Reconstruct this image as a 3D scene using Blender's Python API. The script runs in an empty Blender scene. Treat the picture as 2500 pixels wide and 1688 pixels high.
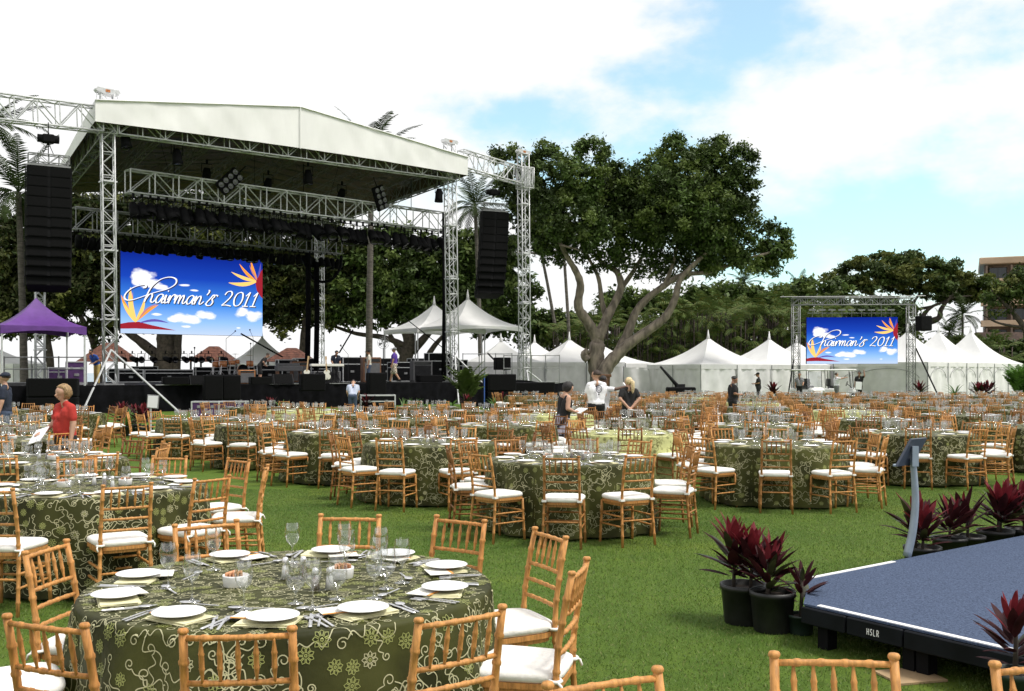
import bpy, math, random
import numpy as np
from mathutils import Vector, Matrix

random.seed(7)
RNG = np.random.default_rng(11)
PI = math.pi
R = math.radians
scene = bpy.context.scene
COL = scene.collection

# ------------------------------------------------------------------ camera, sky, sun, exposure
CAM_H, FPX, HZ = 1.73, 2500.0, 911.0          # eye height, focal length and horizon line (in photo pixels, 2500 wide)
cam_d = bpy.data.cameras.new('camera')
cam = bpy.data.objects.new('camera', cam_d)
COL.objects.link(cam)
cam.location = (0, 0, CAM_H)
cam.rotation_euler = (R(90), 0, 0)
cam_d.sensor_width = 36.0
cam_d.lens = 36.0
cam_d.shift_y = (HZ - 844.0) / 2500.0
cam_d.clip_start = 0.05
cam_d.clip_end = 20000
scene.camera = cam

SUN_EL, SUN_AZ = R(60), R(108)                  # azimuth clockwise from +Y (view direction); negative = to the left
world = bpy.data.worlds.new('World')
scene.world = world
world.use_nodes = True


def build_world():
    nt = world.node_tree
    nt.nodes.clear()
    N, L = nt.nodes.new, nt.links.new
    out = N('ShaderNodeOutputWorld')
    sky = N('ShaderNodeTexSky')
    sky.sky_type = 'NISHITA'
    sky.sun_disc = False
    sky.sun_elevation = SUN_EL
    sky.sun_rotation = SUN_AZ
    sky.altitude = 10
    sky.air_density = 1.0
    sky.dust_density = 0.8
    sky.ozone_density = 1.6
    bg1 = N('ShaderNodeBackground')
    bg1.inputs[1].default_value = 0.15
    tint = N('ShaderNodeMix')
    tint.data_type = 'RGBA'
    tint.blend_type = 'MULTIPLY'
    tint.inputs[0].default_value = 1.0
    tint.inputs[7].default_value = (0.96, 1.26, 1.10, 1)
    L(sky.outputs[0], tint.inputs[6])
    L(tint.outputs[2], bg1.inputs[0])
    bg2 = N('ShaderNodeBackground')
    bg2.inputs[0].default_value = (1.0, 1.0, 1.0, 1)
    bg2.inputs[1].default_value = 0.76
    tc = N('ShaderNodeTexCoord')
    sep = N('ShaderNodeSeparateXYZ')
    L(tc.outputs['Generated'], sep.inputs[0])

    def math_(op, a, b=None, c=None, clamp=False):
        n = N('ShaderNodeMath')
        n.operation = op
        n.use_clamp = clamp
        for i, x in enumerate((a, b, c)):
            if x is None:
                continue
            if isinstance(x, (int, float)):
                n.inputs[i].default_value = x
            else:
                L(x, n.inputs[i])
        return n.outputs[0]

    az = math_('ARCTAN2', sep.outputs[0], sep.outputs[1])
    el = math_('ARCSINE', sep.outputs[2])
    comb = N('ShaderNodeCombineXYZ')
    L(az, comb.inputs[0])
    L(math_('MULTIPLY', el, 1.7), comb.inputs[1])
    nz = N('ShaderNodeTexNoise')
    nz.inputs['Scale'].default_value = 9.0
    nz.inputs['Detail'].default_value = 9.0
    nz.inputs['Roughness'].default_value = 0.56
    L(comb.outputs[0], nz.inputs['Vector'])
    nl = N('ShaderNodeTexNoise')
    nl.inputs['Scale'].default_value = 2.1
    nl.inputs['Detail'].default_value = 5.0
    L(comb.outputs[0], nl.inputs['Vector'])
    # where the cloud deck opens: (photo px, py, half width px, half height px, weight)
    blue = None
    for (px, py, wx, wy, k) in ((1790, 60, 190, 130, 1.15), (1660, 190, 230, 90, 0.95), (1360, 290, 260, 80, 1.1),
                                (2200, 560, 640, 150, 1.25), (2480, 60, 170, 120, 0.75), (1560, 330, 300, 90, 0.75),
                                (1900, 150, 180, 130, 0.75), (1500, 430, 460, 150, 0.95), (2600, 330, 190, 250, 0.7)):
        a0 = math.atan((px - 1250) / FPX)
        e0 = math.atan((HZ - py) / FPX * math.cos(a0))
        dx = math_('DIVIDE', math_('SUBTRACT', az, a0), wx / FPX)
        dy = math_('DIVIDE', math_('SUBTRACT', el, e0), wy / FPX)
        d2 = math_('ADD', math_('MULTIPLY', dx, dx), math_('MULTIPLY', dy, dy))
        g = math_('MULTIPLY', math_('POWER', 2.718, math_('MULTIPLY', d2, -0.7)), k)
        blue = g if blue is None else math_('MAXIMUM', blue, g)
    gen = math_('MULTIPLY', math_('SUBTRACT', nl.outputs[0], 0.47), 2.6)   # breaks in the deck all round
    gen = math_('MULTIPLY', gen, math_('GREATER_THAN', el, 0.42))
    blue = math_('MAXIMUM', blue, gen)
    val = math_('ADD', blue, math_('MULTIPLY', math_('SUBTRACT', nz.outputs[0], 0.5), 2.3))
    mr = N('ShaderNodeMapRange')
    mr.interpolation_type = 'SMOOTHSTEP'
    mr.inputs['From Min'].default_value = 0.30
    mr.inputs['From Max'].default_value = 1.10
    mr.inputs['To Max'].default_value = 0.78
    L(val, mr.inputs['Value'])
    mix = N('ShaderNodeMixShader')
    L(mr.outputs[0], mix.inputs[0])
    L(bg2.outputs[0], mix.inputs[1])
    L(bg1.outputs[0], mix.inputs[2])
    L(mix.outputs[0], out.inputs[0])


build_world()
sun_d = bpy.data.lights.new('sun', 'SUN')
sun_d.energy = 2.5
sun_d.angle = R(14)
sun_d.color = (1.0, 0.955, 0.88)
sun = bpy.data.objects.new('sun', sun_d)
COL.objects.link(sun)
sun_dir = Vector((math.sin(SUN_AZ) * math.cos(SUN_EL), math.cos(SUN_AZ) * math.cos(SUN_EL), math.sin(SUN_EL)))
sun.rotation_euler = (-sun_dir).to_track_quat('-Z', 'Y').to_euler()
scene.view_settings.view_transform = 'Standard'
scene.view_settings.look = 'None'
scene.view_settings.exposure = 0.46
scene.view_settings.gamma = 1.0
scene.view_settings.use_curve_mapping = False
scene.render.engine = 'CYCLES'
cy = scene.cycles
cy.use_denoising = True
cy.max_bounces = 7
cy.diffuse_bounces = 3
cy.glossy_bounces = 2
cy.transmission_bounces = 4
cy.transparent_max_bounces = 24
cy.caustics_reflective = False
cy.caustics_refractive = False
cy.use_adaptive_sampling = True
cy.adaptive_threshold = 0.02


def P(px, py, D):
    """the point at distance D (metres in front of the camera) behind photo pixel px, py"""
    return Vector(((px - 1250.0) / FPX * D, D, CAM_H + (HZ - py) / FPX * D))


def PX(px, D):
    return (px - 1250.0) / FPX * D


def PZ(py, D):
    return CAM_H + (HZ - py) / FPX * D


# ------------------------------------------------------------------ mesh builder
def catmull(pts, n=8, closed=False):
    pts = [np.array(p, float) for p in pts]
    out = []
    m = len(pts)
    rng_ = range(m) if closed else range(m - 1)
    for i in rng_:
        p1, p2 = pts[i], pts[(i + 1) % m]
        p0 = pts[i - 1] if (closed or i > 0) else 2 * p1 - p2
        p3 = pts[(i + 2) % m] if (closed or i + 2 < m) else 2 * p2 - p1
        for k in range(n):
            t = k / n
            out.append(0.5 * ((2 * p1) + (-p0 + p2) * t + (2 * p0 - 5 * p1 + 4 * p2 - p3) * t * t + (-p0 + 3 * p1 - 3 * p2 + p3) * t ** 3))
    if not closed:
        out.append(pts[-1])
    return out


class MB:
    def __init__(s):
        s.v, s.f, s.m, s.s = [], [], [], []

    def add(s, verts, faces, mi=0, smooth=False, M=None):
        o = len(s.v)
        if M is not None:
            verts = [M @ Vector(v) for v in verts]
        s.v.extend([tuple(v) for v in verts])
        s.f.extend([tuple(i + o for i in f) for f in faces])
        s.m.extend([mi] * len(faces))
        s.s.extend([smooth] * len(faces))
        return s

    def box(s, c, size, rz=0.0, mi=0, M=None, taper=1.0, bevel=0.0):
        x, y, z = (a / 2 for a in size)
        if bevel > 0:
            b = min(bevel, x * .9, y * .9, z * .9)
            vs, fs = [], []
            ring = lambda xx, yy, zz: [(-xx + b, -yy, zz), (xx - b, -yy, zz), (xx, -yy + b, zz), (xx, yy - b, zz), (xx - b, yy, zz), (-xx + b, yy, zz), (-xx, yy - b, zz), (-xx, -yy + b, zz)]
            vs += [(p[0] * (1 - b / x), p[1] * (1 - b / y), -z) for p in ring(x, y, 0)]
            vs += [(p[0], p[1], -z + b) for p in ring(x, y, 0)]
            vs += [(p[0] * taper, p[1] * taper, z - b) for p in ring(x, y, 0)]
            vs += [(p[0] * (1 - b / x) * taper, p[1] * (1 - b / y) * taper, z) for p in ring(x, y, 0)]
            fs.append(tuple(range(7, -1, -1)))
            for k in range(3):
                for i in range(8):
                    j = (i + 1) % 8
                    fs.append((k * 8 + i, k * 8 + j, k * 8 + 8 + j, k * 8 + 8 + i))
            fs.append(tuple(range(24, 32)))
        else:
            vs = [(-x, -y, -z), (x, -y, -z), (x, y, -z), (-x, y, -z), (-x * taper, -y * taper, z), (x * taper, -y * taper, z), (x * taper, y * taper, z), (-x * taper, y * taper, z)]
            fs = [(3, 2, 1, 0), (4, 5, 6, 7), (0, 1, 5, 4), (1, 2, 6, 5), (2, 3, 7, 6), (3, 0, 4, 7)]
        T = Matrix.Translation(Vector(c)) @ Matrix.Rotation(rz, 4, 'Z')
        if M is not None:
            T = M @ T
        return s.add(vs, fs, mi, False, T)

    def tube(s, path, rad, n=6, mi=0, cap=True, smooth=True, M=None, flat=1.0):
        path = [Vector(p) for p in path]
        m = len(path)
        if isinstance(rad, (int, float)):
            rad = [rad] * m
        tang = []
        for i in range(m):
            a = path[max(i - 1, 0)]
            b = path[min(i + 1, m - 1)]
            t = (b - a)
            tang.append(t.normalized() if t.length > 1e-9 else Vector((0, 0, 1)))
        t0 = tang[0]
        up = Vector((0, 0, 1)) if abs(t0.z) < 0.9 else Vector((1, 0, 0))
        nx = t0.cross(up).normalized()
        vs, fs = [], []
        for i in range(m):
            t = tang[i]
            nx = (nx - t * nx.dot(t))
            nx = nx.normalized() if nx.length > 1e-6 else t.orthogonal().normalized()
            ny = t.cross(nx)
            for k in range(n):
                a = 2 * PI * k / n
                vs.append(path[i] + (nx * math.cos(a) + ny * math.sin(a) * flat) * rad[i])
        for i in range(m - 1):
            for k in range(n):
                k2 = (k + 1) % n
                fs.append((i * n + k, i * n + k2, (i + 1) * n + k2, (i + 1) * n + k))
        if cap:
            fs.append(tuple(range(n - 1, -1, -1)))
            fs.append(tuple(range((m - 1) * n, m * n)))
        return s.add(vs, fs, mi, smooth, M)

    def bar(s, a, b, r, n=4, mi=0, M=None, smooth=False):
        return s.tube([a, b], r, n, mi, True, smooth, M)

    def lathe(s, prof, n=16, c=(0, 0, 0), mi=0, smooth=True, M=None, caps=True):
        vs, fs = [], []
        for (r, z) in prof:
            for k in range(n):
                a = 2 * PI * k / n
                vs.append((c[0] + r * math.cos(a), c[1] + r * math.sin(a), c[2] + z))
        for i in range(len(prof) - 1):
            for k in range(n):
                k2 = (k + 1) % n
                fs.append((i * n + k, i * n + k2, (i + 1) * n + k2, (i + 1) * n + k))
        if caps and prof[0][0] > 1e-6:
            fs.append(tuple(range(n - 1, -1, -1)))
        if caps and prof[-1][0] > 1e-6:
            fs.append(tuple(range((len(prof) - 1) * n, len(prof) * n)))
        return s.add(vs, fs, mi, smooth, M)

    def prism(s, pts, z0, z1, mi=0, M=None):
        n = len(pts)
        vs = [(p[0], p[1], z0) for p in pts] + [(p[0], p[1], z1) for p in pts]
        fs = [tuple(range(n - 1, -1, -1)), tuple(range(n, 2 * n))]
        fs += [(i, (i + 1) % n, n + (i + 1) % n, n + i) for i in range(n)]
        return s.add(vs, fs, mi, False, M)

    def grid(s, fn, nu, nv, mi=0, smooth=True, M=None, wrap=False):
        vs = [fn(i / nu, j / nv) for j in range(nv + 1) for i in range(nu if wrap else nu + 1)]
        w = nu if wrap else nu + 1
        fs = []
        for j in range(nv):
            for i in range(nu):
                i2 = (i + 1) % w if wrap else i + 1
                fs.append((j * w + i, j * w + i2, (j + 1) * w + i2, (j + 1) * w + i))
        return s.add(vs, fs, mi, smooth, M)

    def ball(s, c, r, n=8, mi=0, M=None, sq=(1, 1, 1)):
        vs, fs = [], []
        k = max(n // 2, 3)
        for j in range(k + 1):
            th = PI * j / k
            for i in range(n):
                a = 2 * PI * i / n
                vs.append((c[0] + r * sq[0] * math.sin(th) * math.cos(a), c[1] + r * sq[1] * math.sin(th) * math.sin(a), c[2] + r * sq[2] * math.cos(th)))
        for j in range(k):
            for i in range(n):
                i2 = (i + 1) % n
                fs.append((j * n + i, (j + 1) * n + i, (j + 1) * n + i2, j * n + i2))
        return s.add(vs, fs, mi, True, M)

    def join(s, other, M=None):
        o = len(s.v)
        s.v.extend([tuple(M @ Vector(v)) for v in other.v] if M is not None else other.v)
        s.f.extend([tuple(i + o for i in f) for f in other.f])
        s.m.extend(other.m)
        s.s.extend(other.s)
        return s

    def mesh(s, name, mats):
        me = bpy.data.meshes.new(name)
        me.from_pydata(s.v, [], s.f)
        for m in (mats if isinstance(mats, (list, tuple)) else [mats]):
            me.materials.append(m)
        me.polygons.foreach_set('use_smooth', s.s)
        me.polygons.foreach_set('material_index', s.m)
        me.update()
        return me

    def build(s, name, mats, parent=None, loc=None, rz=None):
        return link(name, s.mesh(name, mats), parent, loc, rz)


def link(name, me, parent=None, loc=None, rz=None):
    o = bpy.data.objects.new(name, me)
    COL.objects.link(o)
    if parent is not None:
        o.parent = parent
    if loc is not None:
        o.location = loc
    if rz is not None:
        o.rotation_euler = (0, 0, rz)
    return o


def tag(o, label=None, cat=None, group=None, kind=None):
    if label:
        o['label'] = label
    if cat:
        o['category'] = cat
    if group:
        o['group'] = group
    if kind:
        o['kind'] = kind
    return o


def thing(name, label, cat, loc=(0, 0, 0), rz=0.0, group=None):
    o = bpy.data.objects.new(name, None)
    o.empty_display_size = 0.1
    COL.objects.link(o)
    o.location = loc
    o.rotation_euler = (0, 0, rz)
    return tag(o, label, cat, group)


def copy_tree(o, parent=None):
    c = o.copy()
    COL.objects.link(c)
    if parent is not None:
        c.parent = parent
    for ch in o.children:
        copy_tree(ch, c)
    return c


def fast_mesh(name, verts, nper, mats, smooth=False, mat_idx=None):
    """numpy mesh of separate n-gons: verts (m*nper, 3)"""
    me = bpy.data.meshes.new(name)
    nv = len(verts)
    nf = nv // nper
    me.vertices.add(nv)
    me.vertices.foreach_set('co', np.ascontiguousarray(verts, dtype=np.float32).ravel())
    me.loops.add(nv)
    me.loops.foreach_set('vertex_index', np.arange(nv, dtype=np.int32))
    me.polygons.add(nf)
    me.polygons.foreach_set('loop_start', np.arange(0, nv, nper, dtype=np.int32))
    me.polygons.foreach_set('loop_total', np.full(nf, nper, dtype=np.int32))
    for m in (mats if isinstance(mats, (list, tuple)) else [mats]):
        me.materials.append(m)
    if mat_idx is not None:
        me.polygons.foreach_set('material_index', np.asarray(mat_idx, dtype=np.int32))
    me.update(calc_edges=True)
    return me


def merge_mesh(name, mb, mats, xforms):
    """one mesh with the builder's geometry repeated under each matrix"""
    base = np.array(mb.v, dtype=np.float64)
    nv = len(base)
    hom = np.hstack([base, np.ones((nv, 1))])
    allv = np.concatenate([(hom @ np.array(M).T)[:, :3] for M in xforms]) if xforms else np.zeros((0, 3))
    lens = np.array([len(f) for f in mb.f], dtype=np.int32)
    flat = np.array([i for f in mb.f for i in f], dtype=np.int32)
    k = len(xforms)
    me = bpy.data.meshes.new(name)
    me.vertices.add(nv * k)
    me.vertices.foreach_set('co', allv.astype(np.float32).ravel())
    loops = (flat[None, :] + (np.arange(k, dtype=np.int32) * nv)[:, None]).ravel()
    me.loops.add(len(loops))
    me.loops.foreach_set('vertex_index', loops)
    lt = np.tile(lens, k)
    me.polygons.add(len(lt))
    me.polygons.foreach_set('loop_start', np.concatenate([[0], np.cumsum(lt)[:-1]]).astype(np.int32))
    me.polygons.foreach_set('loop_total', lt)
    for m in (mats if isinstance(mats, (list, tuple)) else [mats]):
        me.materials.append(m)
    me.polygons.foreach_set('material_index', np.tile(np.array(mb.m, dtype=np.int32), k))
    me.polygons.foreach_set('use_smooth', np.tile(np.array(mb.s, dtype=bool), k))
    me.update(calc_edges=True)
    return me


def TR(loc, rz=0.0, sc=1.0):
    return Matrix.Translation(Vector(loc)) @ Matrix.Rotation(rz, 4, 'Z') @ Matrix.Scale(sc, 4)


def frame2(p, q):
    """matrix with X along p->q (horizontal), Z up, origin p"""
    d = (Vector(q) - Vector(p))
    return Matrix.Translation(Vector(p)) @ Matrix.Rotation(math.atan2(d.y, d.x), 4, 'Z'), d.length


ORD = ['zeroth', 'first', 'second', 'third', 'fourth', 'fifth', 'sixth', 'seventh', 'eighth', 'ninth', 'tenth', 'eleventh', 'twelfth',
       'thirteenth', 'fourteenth', 'fifteenth', 'sixteenth', 'seventeenth', 'eighteenth', 'nineteenth', 'twentieth']
for t_ in ('first', 'second', 'third', 'fourth', 'fifth', 'sixth', 'seventh', 'eighth', 'ninth'):
    ORD.append('twenty-' + t_)
ORD.append('thirtieth')
for t_ in ('first', 'second', 'third', 'fourth', 'fifth', 'sixth', 'seventh', 'eighth', 'ninth'):
    ORD.append('thirty-' + t_)
ORD += ['fortieth'] + ['forty-' + t_ for t_ in ('first', 'second', 'third', 'fourth', 'fifth', 'sixth', 'seventh', 'eighth', 'ninth')]
HOURS = ['twelve', 'one', 'two', 'three', 'four', 'five', 'six', 'seven', 'eight', 'nine', 'ten', 'eleven']

# ------------------------------------------------------------------ materials
MATS = {}


def mat(name, col, rough=0.6, metal=0.0, var=0.0, vscale=8.0, bump=0.0, bscale=60.0, col2=None, spec=0.5, objcol=False, trans=0.0, stretch=None, detail=4.0, sheen=0.0, coord='Object', randvar=0.0, low=0.35, high=0.65):
    m = bpy.data.materials.new(name)
    m.use_nodes = True
    nt = m.node_tree
    b = nt.nodes['Principled BSDF']
    N, L = nt.nodes.new, nt.links.new
    b.inputs['Roughness'].default_value = rough
    b.inputs['Metallic'].default_value = metal
    b.inputs['Specular IOR Level'].default_value = spec
    if sheen:
        b.inputs['Sheen Weight'].default_value = sheen
    c4 = (*col, 1)
    b.inputs['Base Color'].default_value = c4
    need = var > 0 or bump > 0 or col2 is not None
    csock = None
    if need:
        if coord == 'World':
            vec = N('ShaderNodeNewGeometry').outputs['Position']
        else:
            vec = N('ShaderNodeTexCoord').outputs[coord]
        if stretch:
            mp = N('ShaderNodeMapping')
            mp.inputs['Scale'].default_value = stretch
            L(vec, mp.inputs[0])
            vec = mp.outputs[0]
    if var > 0 or col2 is not None:
        nz = N('ShaderNodeTexNoise')
        nz.inputs['Scale'].default_value = vscale
        nz.inputs['Detail'].default_value = detail
        L(vec, nz.inputs['Vector'])
        rp = N('ShaderNodeMapRange')
        rp.inputs['From Min'].default_value = low
        rp.inputs['From Max'].default_value = high
        L(nz.outputs[0], rp.inputs[0])
        mx = N('ShaderNodeMix')
        mx.data_type = 'RGBA'
        L(rp.outputs[0], mx.inputs[0])
        if col2 is None:
            mx.inputs[6].default_value = tuple(max(0, x * (1 - var)) for x in col) + (1,)
            mx.inputs[7].default_value = tuple(min(1, x * (1 + var)) for x in col) + (1,)
        else:
            mx.inputs[6].default_value = c4
            mx.inputs[7].default_value = (*col2, 1)
        csock = mx.outputs[2]
    if objcol or randvar:
        oi = N('ShaderNodeObjectInfo')
        mm = N('ShaderNodeMix')
        mm.data_type = 'RGBA'
        mm.blend_type = 'MULTIPLY'
        mm.inputs[0].default_value = 1.0
        if csock is not None:
            L(csock, mm.inputs[6])
        else:
            mm.inputs[6].default_value = c4
        if objcol:
            L(oi.outputs['Color'], mm.inputs[7])
        else:
            mr = N('ShaderNodeMapRange')
            mr.inputs['To Min'].default_value = 1 - randvar
            mr.inputs['To Max'].default_value = 1 + randvar
            L(oi.outputs['Random'], mr.inputs[0])
            L(mr.outputs[0], mm.inputs[7])
        csock = mm.outputs[2]
    if csock is not None:
        L(csock, b.inputs['Base Color'])
    if bump > 0:
        n2 = N('ShaderNodeTexNoise')
        n2.inputs['Scale'].default_value = bscale
        n2.inputs['Detail'].default_value = 3.0
        L(vec, n2.inputs['Vector'])
        bp = N('ShaderNodeBump')
        bp.inputs['Strength'].default_value = bump
        bp.inputs['Distance'].default_value = 0.02
        L(n2.outputs[0], bp.inputs['Height'])
        L(bp.outputs[0], b.inputs['Normal'])
    if trans > 0:                                     # thin leaf or cloth: part of the light passes through
        tr = N('ShaderNodeBsdfTranslucent')
        if csock is not None:
            L(csock, tr.inputs[0])
        else:
            tr.inputs[0].default_value = c4
        ms = N('ShaderNodeMixShader')
        ms.inputs[0].default_value = trans
        L(b.outputs[0], ms.inputs[1])
        L(tr.outputs[0], ms.inputs[2])
        L(ms.outputs[0], nt.nodes['Material Output'].inputs[0])
    MATS[name] = m
    return m


def emit(name, col, strength=1.0):
    m = bpy.data.materials.new(name)
    m.use_nodes = True
    nt = m.node_tree
    nt.nodes.clear()
    o = nt.nodes.new('ShaderNodeOutputMaterial')
    e = nt.nodes.new('ShaderNodeEmission')
    e.inputs[0].default_value = (*col, 1)
    e.inputs[1].default_value = strength
    nt.links.new(e.outputs[0], o.inputs[0])
    MATS[name] = m
    return m


def glass_mat(name, tint=(1, 1, 1), body=0.06, rough=0.02):
    m = bpy.data.materials.new(name)
    m.use_nodes = True
    nt = m.node_tree
    nt.nodes.clear()
    N, L = nt.nodes.new, nt.links.new
    o = N('ShaderNodeOutputMaterial')
    t = N('ShaderNodeBsdfTransparent')
    t.inputs[0].default_value = (*tint, 1)
    g = N('ShaderNodeBsdfGlossy')
    g.inputs['Roughness'].default_value = rough
    lw = N('ShaderNodeLayerWeight')
    lw.inputs[0].default_value = 0.25
    mr = N('ShaderNodeMapRange')
    mr.inputs['To Min'].default_value = body
    mr.inputs['To Max'].default_value = 0.78
    L(lw.outputs['Facing'], mr.inputs[0])
    mx = N('ShaderNodeMixShader')
    L(mr.outputs[0], mx.inputs[0])
    L(t.outputs[0], mx.inputs[1])
    L(g.outputs[0], mx.inputs[2])
    L(mx.outputs[0], o.inputs[0])
    MATS[name] = m
    return m


mat('wood', (0.50, 0.238, 0.073), 0.5, spec=.3, var=0.25, vscale=14, stretch=(6, 6, 1), bump=0.15, bscale=80, objcol=True)
mat('cushion', (0.86, 0.84, 0.80), 0.9, var=0.04, vscale=9, bump=0.25, bscale=30)
mat('cloth_olive', (0.038, 0.040, 0.009), 0.6, var=0.5, vscale=2.6, bump=0.2, bscale=18, objcol=True, spec=.18)
mat('cloth_under', (0.030, 0.032, 0.007), 0.8, spec=.1, var=0.35, vscale=5, bump=0.2, bscale=14)
mat('cloth_lime', (0.50, 0.52, 0.22), 0.65, var=0.12, vscale=4, bump=0.12, bscale=22)
mat('cord_cream', (0.40, 0.385, 0.225), 0.6)
mat('cord_lime', (0.26, 0.28, 0.085), 0.6)
mat('cord_dark', (0.16, 0.15, 0.04), 0.6)
mat('china', (0.85, 0.85, 0.86), 0.22)
mat('napkin', (0.68, 0.65, 0.42), 0.85, var=0.08, vscale=20, bump=0.2, bscale=25)
mat('card', (0.86, 0.84, 0.78), 0.6)
mat('card_orange', (0.75, 0.33, 0.08), 0.6)
mat('steel', (0.80, 0.80, 0.82), 0.34, metal=0.85)
glass_mat('glass', (0.96, 0.97, 0.97), 0.13)
mat('salt', (0.8, 0.8, 0.78), 0.6)
mat('pepper', (0.15, 0.11, 0.08), 0.8, var=0.4, vscale=200)
mat('bread', (0.55, 0.28, 0.15), 0.8, var=0.3, vscale=30)
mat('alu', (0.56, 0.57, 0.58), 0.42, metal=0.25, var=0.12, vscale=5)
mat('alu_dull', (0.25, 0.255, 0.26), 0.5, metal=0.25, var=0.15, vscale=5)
mat('black', (0.0055, 0.0055, 0.0065), 0.75, var=0.3, vscale=6, spec=.12)
mat('black_cloth', (0.0045, 0.0045, 0.006), 0.9, var=0.4, vscale=3, bump=0.4, bscale=6, spec=0.1)
mat('black_gloss', (0.008, 0.008, 0.01), 0.22)
mat('charcoal', (0.016, 0.016, 0.018), 0.75, var=0.2, vscale=8, spec=.15)
mat('tent', (0.86, 0.86, 0.86), 0.6, var=0.04, vscale=1.2, bump=0.25, bscale=3.0, trans=0.22)
mat('tent_wall', (0.84, 0.83, 0.84), 0.6, var=0.07, vscale=1.6, bump=0.6, bscale=2.6, trans=0.10)
mat('tarp', (0.78, 0.775, 0.775), 0.65, var=0.05, vscale=1.0, bump=0.30, bscale=4.5, stretch=(1.0, 1.0, 0.35))
mat('roof_shade_sheet', (0.125, 0.085, 0.060), 0.8, var=0.15, vscale=1.0)  # the dimness under the stage roof, put into a dark brown colour
mat('purple', (0.125, 0.040, 0.25), 0.6, var=0.12, vscale=3, bump=0.2, bscale=6, trans=0.12)
mat('purple_case', (0.070, 0.022, 0.110), 0.55, var=0.2, vscale=6)
mat('bark', (0.215, 0.178, 0.142), 0.9, var=0.42, vscale=4.0, bump=0.9, bscale=9, stretch=(1, 1, 0.35))
mat('bark_dark', (0.055, 0.043, 0.034), 0.9, var=0.4, vscale=4.0, bump=0.8, bscale=9)
mat('palm_bark', (0.110, 0.098, 0.084), 0.9, var=0.35, vscale=3.0, bump=0.7, bscale=14, stretch=(1, 1, 4))
mat('pot', (0.010, 0.010, 0.010), 0.5, var=0.5, vscale=12)
mat('soil', (0.03, 0.02, 0.014), 0.95, var=0.4, vscale=30)
mat('tile_roof', (0.130, 0.050, 0.033), 0.8, var=0.35, vscale=4, bump=0.6, bscale=20)
mat('paper', (0.85, 0.85, 0.87), 0.6)

# ------------------------------------------------------------------ ground, sea
def grass_material():
    m = bpy.data.materials.new('lawn_grass')
    m.use_nodes = True
    nt = m.node_tree
    b = nt.nodes['Principled BSDF']
    N, L = nt.nodes.new, nt.links.new
    b.inputs['Roughness'].default_value = 0.85
    b.inputs['Specular IOR Level'].default_value = 0.15
    tc = N('ShaderNodeTexCoord')
    vec = tc.outputs['Object']

    def noise(scale, detail, rough=0.5):
        n = N('ShaderNodeTexNoise')
        n.inputs['Scale'].default_value = scale
        n.inputs['Detail'].default_value = detail
        n.inputs['Roughness'].default_value = rough
        L(vec, n.inputs['Vector'])
        return n.outputs[0]

    def ramp(fac, stops):
        r = N('ShaderNodeValToRGB')
        el = r.color_ramp.elements
        while len(el) < len(stops):
            el.new(0.5)
        for e, (p, c) in zip(el, stops):
            e.position = p
            e.color = (*c, 1)
        L(fac, r.inputs[0])
        return r.outputs[0]

    fine = ramp(noise(85, 6, 0.65), [(0.30, (0.046, 0.085, 0.012)), (0.5, (0.106, 0.176, 0.026)), (0.72, (0.155, 0.230, 0.040))])
    big = ramp(noise(0.55, 5, 0.6), [(0.30, (0.62, 0.74, 0.70)), (0.55, (1.0, 1.0, 1.0)), (0.75, (1.45, 1.20, 1.05))])
    mid = ramp(noise(4.5, 4, 0.6), [(0.30, (0.80, 0.84, 0.8)), (0.6, (1.05, 1.03, 1.0)), (0.78, (1.35, 1.18, 1.1))])

    def mul(a, c):
        x = N('ShaderNodeMix')
        x.data_type = 'RGBA'
        x.blend_type = 'MULTIPLY'
        x.inputs[0].default_value = 1
        L(a, x.inputs[6])
        L(c, x.inputs[7])
        return x.outputs[2]

    L(mul(mul(fine, big), mid), b.inputs['Base Color'])
    bp = N('ShaderNodeBump')
    bp.inputs['Strength'].default_value = 0.7
    bp.inputs['Distance'].default_value = 0.03
    L(noise(120, 4, 0.7), bp.inputs['Height'])
    L(bp.outputs[0], b.inputs['Normal'])
    MATS['lawn'] = m
    return m


grass_material()
mb = MB()
xs = [-4000, -400, -120, -60, -30, -15, -6, 0, 6, 15, 30, 60, 120, 400, 4000]
ys = [-300, -40, -8, 0, 4, 8, 12, 20, 35, 60, 90, 112]
mb.add([(x, y, 0.0) for y in ys for x in xs], [(j * len(xs) + i, j * len(xs) + i + 1, (j + 1) * len(xs) + i + 1, (j + 1) * len(xs) + i) for j in range(len(ys) - 1) for i in range(len(xs) - 1)])
tag(mb.build('lawn', MATS['lawn']), 'mown green resort lawn', None, None, 'structure')
mat('sand', (0.42, 0.36, 0.27), 0.9, var=0.15, vscale=2)
mb = MB()
mb.add([(-4000, 111.5, -0.004), (4000, 111.5, -0.004), (4000, 150, -1.2), (-4000, 150, -1.2)], [(0, 1, 2, 3)])
tag(mb.build('shore', MATS['sand']), 'pale sand shore behind the lawn', None, None, 'structure')
mat('sea', (0.10, 0.22, 0.30), 0.22, var=0.15, vscale=0.05, bump=0.3, bscale=0.6)
mb = MB()
mb.add([(-9000, 140, -1.0), (9000, 140, -1.0), (9000, 15000, -1.0), (-9000, 15000, -1.0)], [(0, 1, 2, 3)])
tag(mb.build('sea', MATS['sea']), 'calm bright sea beyond the shore', None, None, 'structure')


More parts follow.
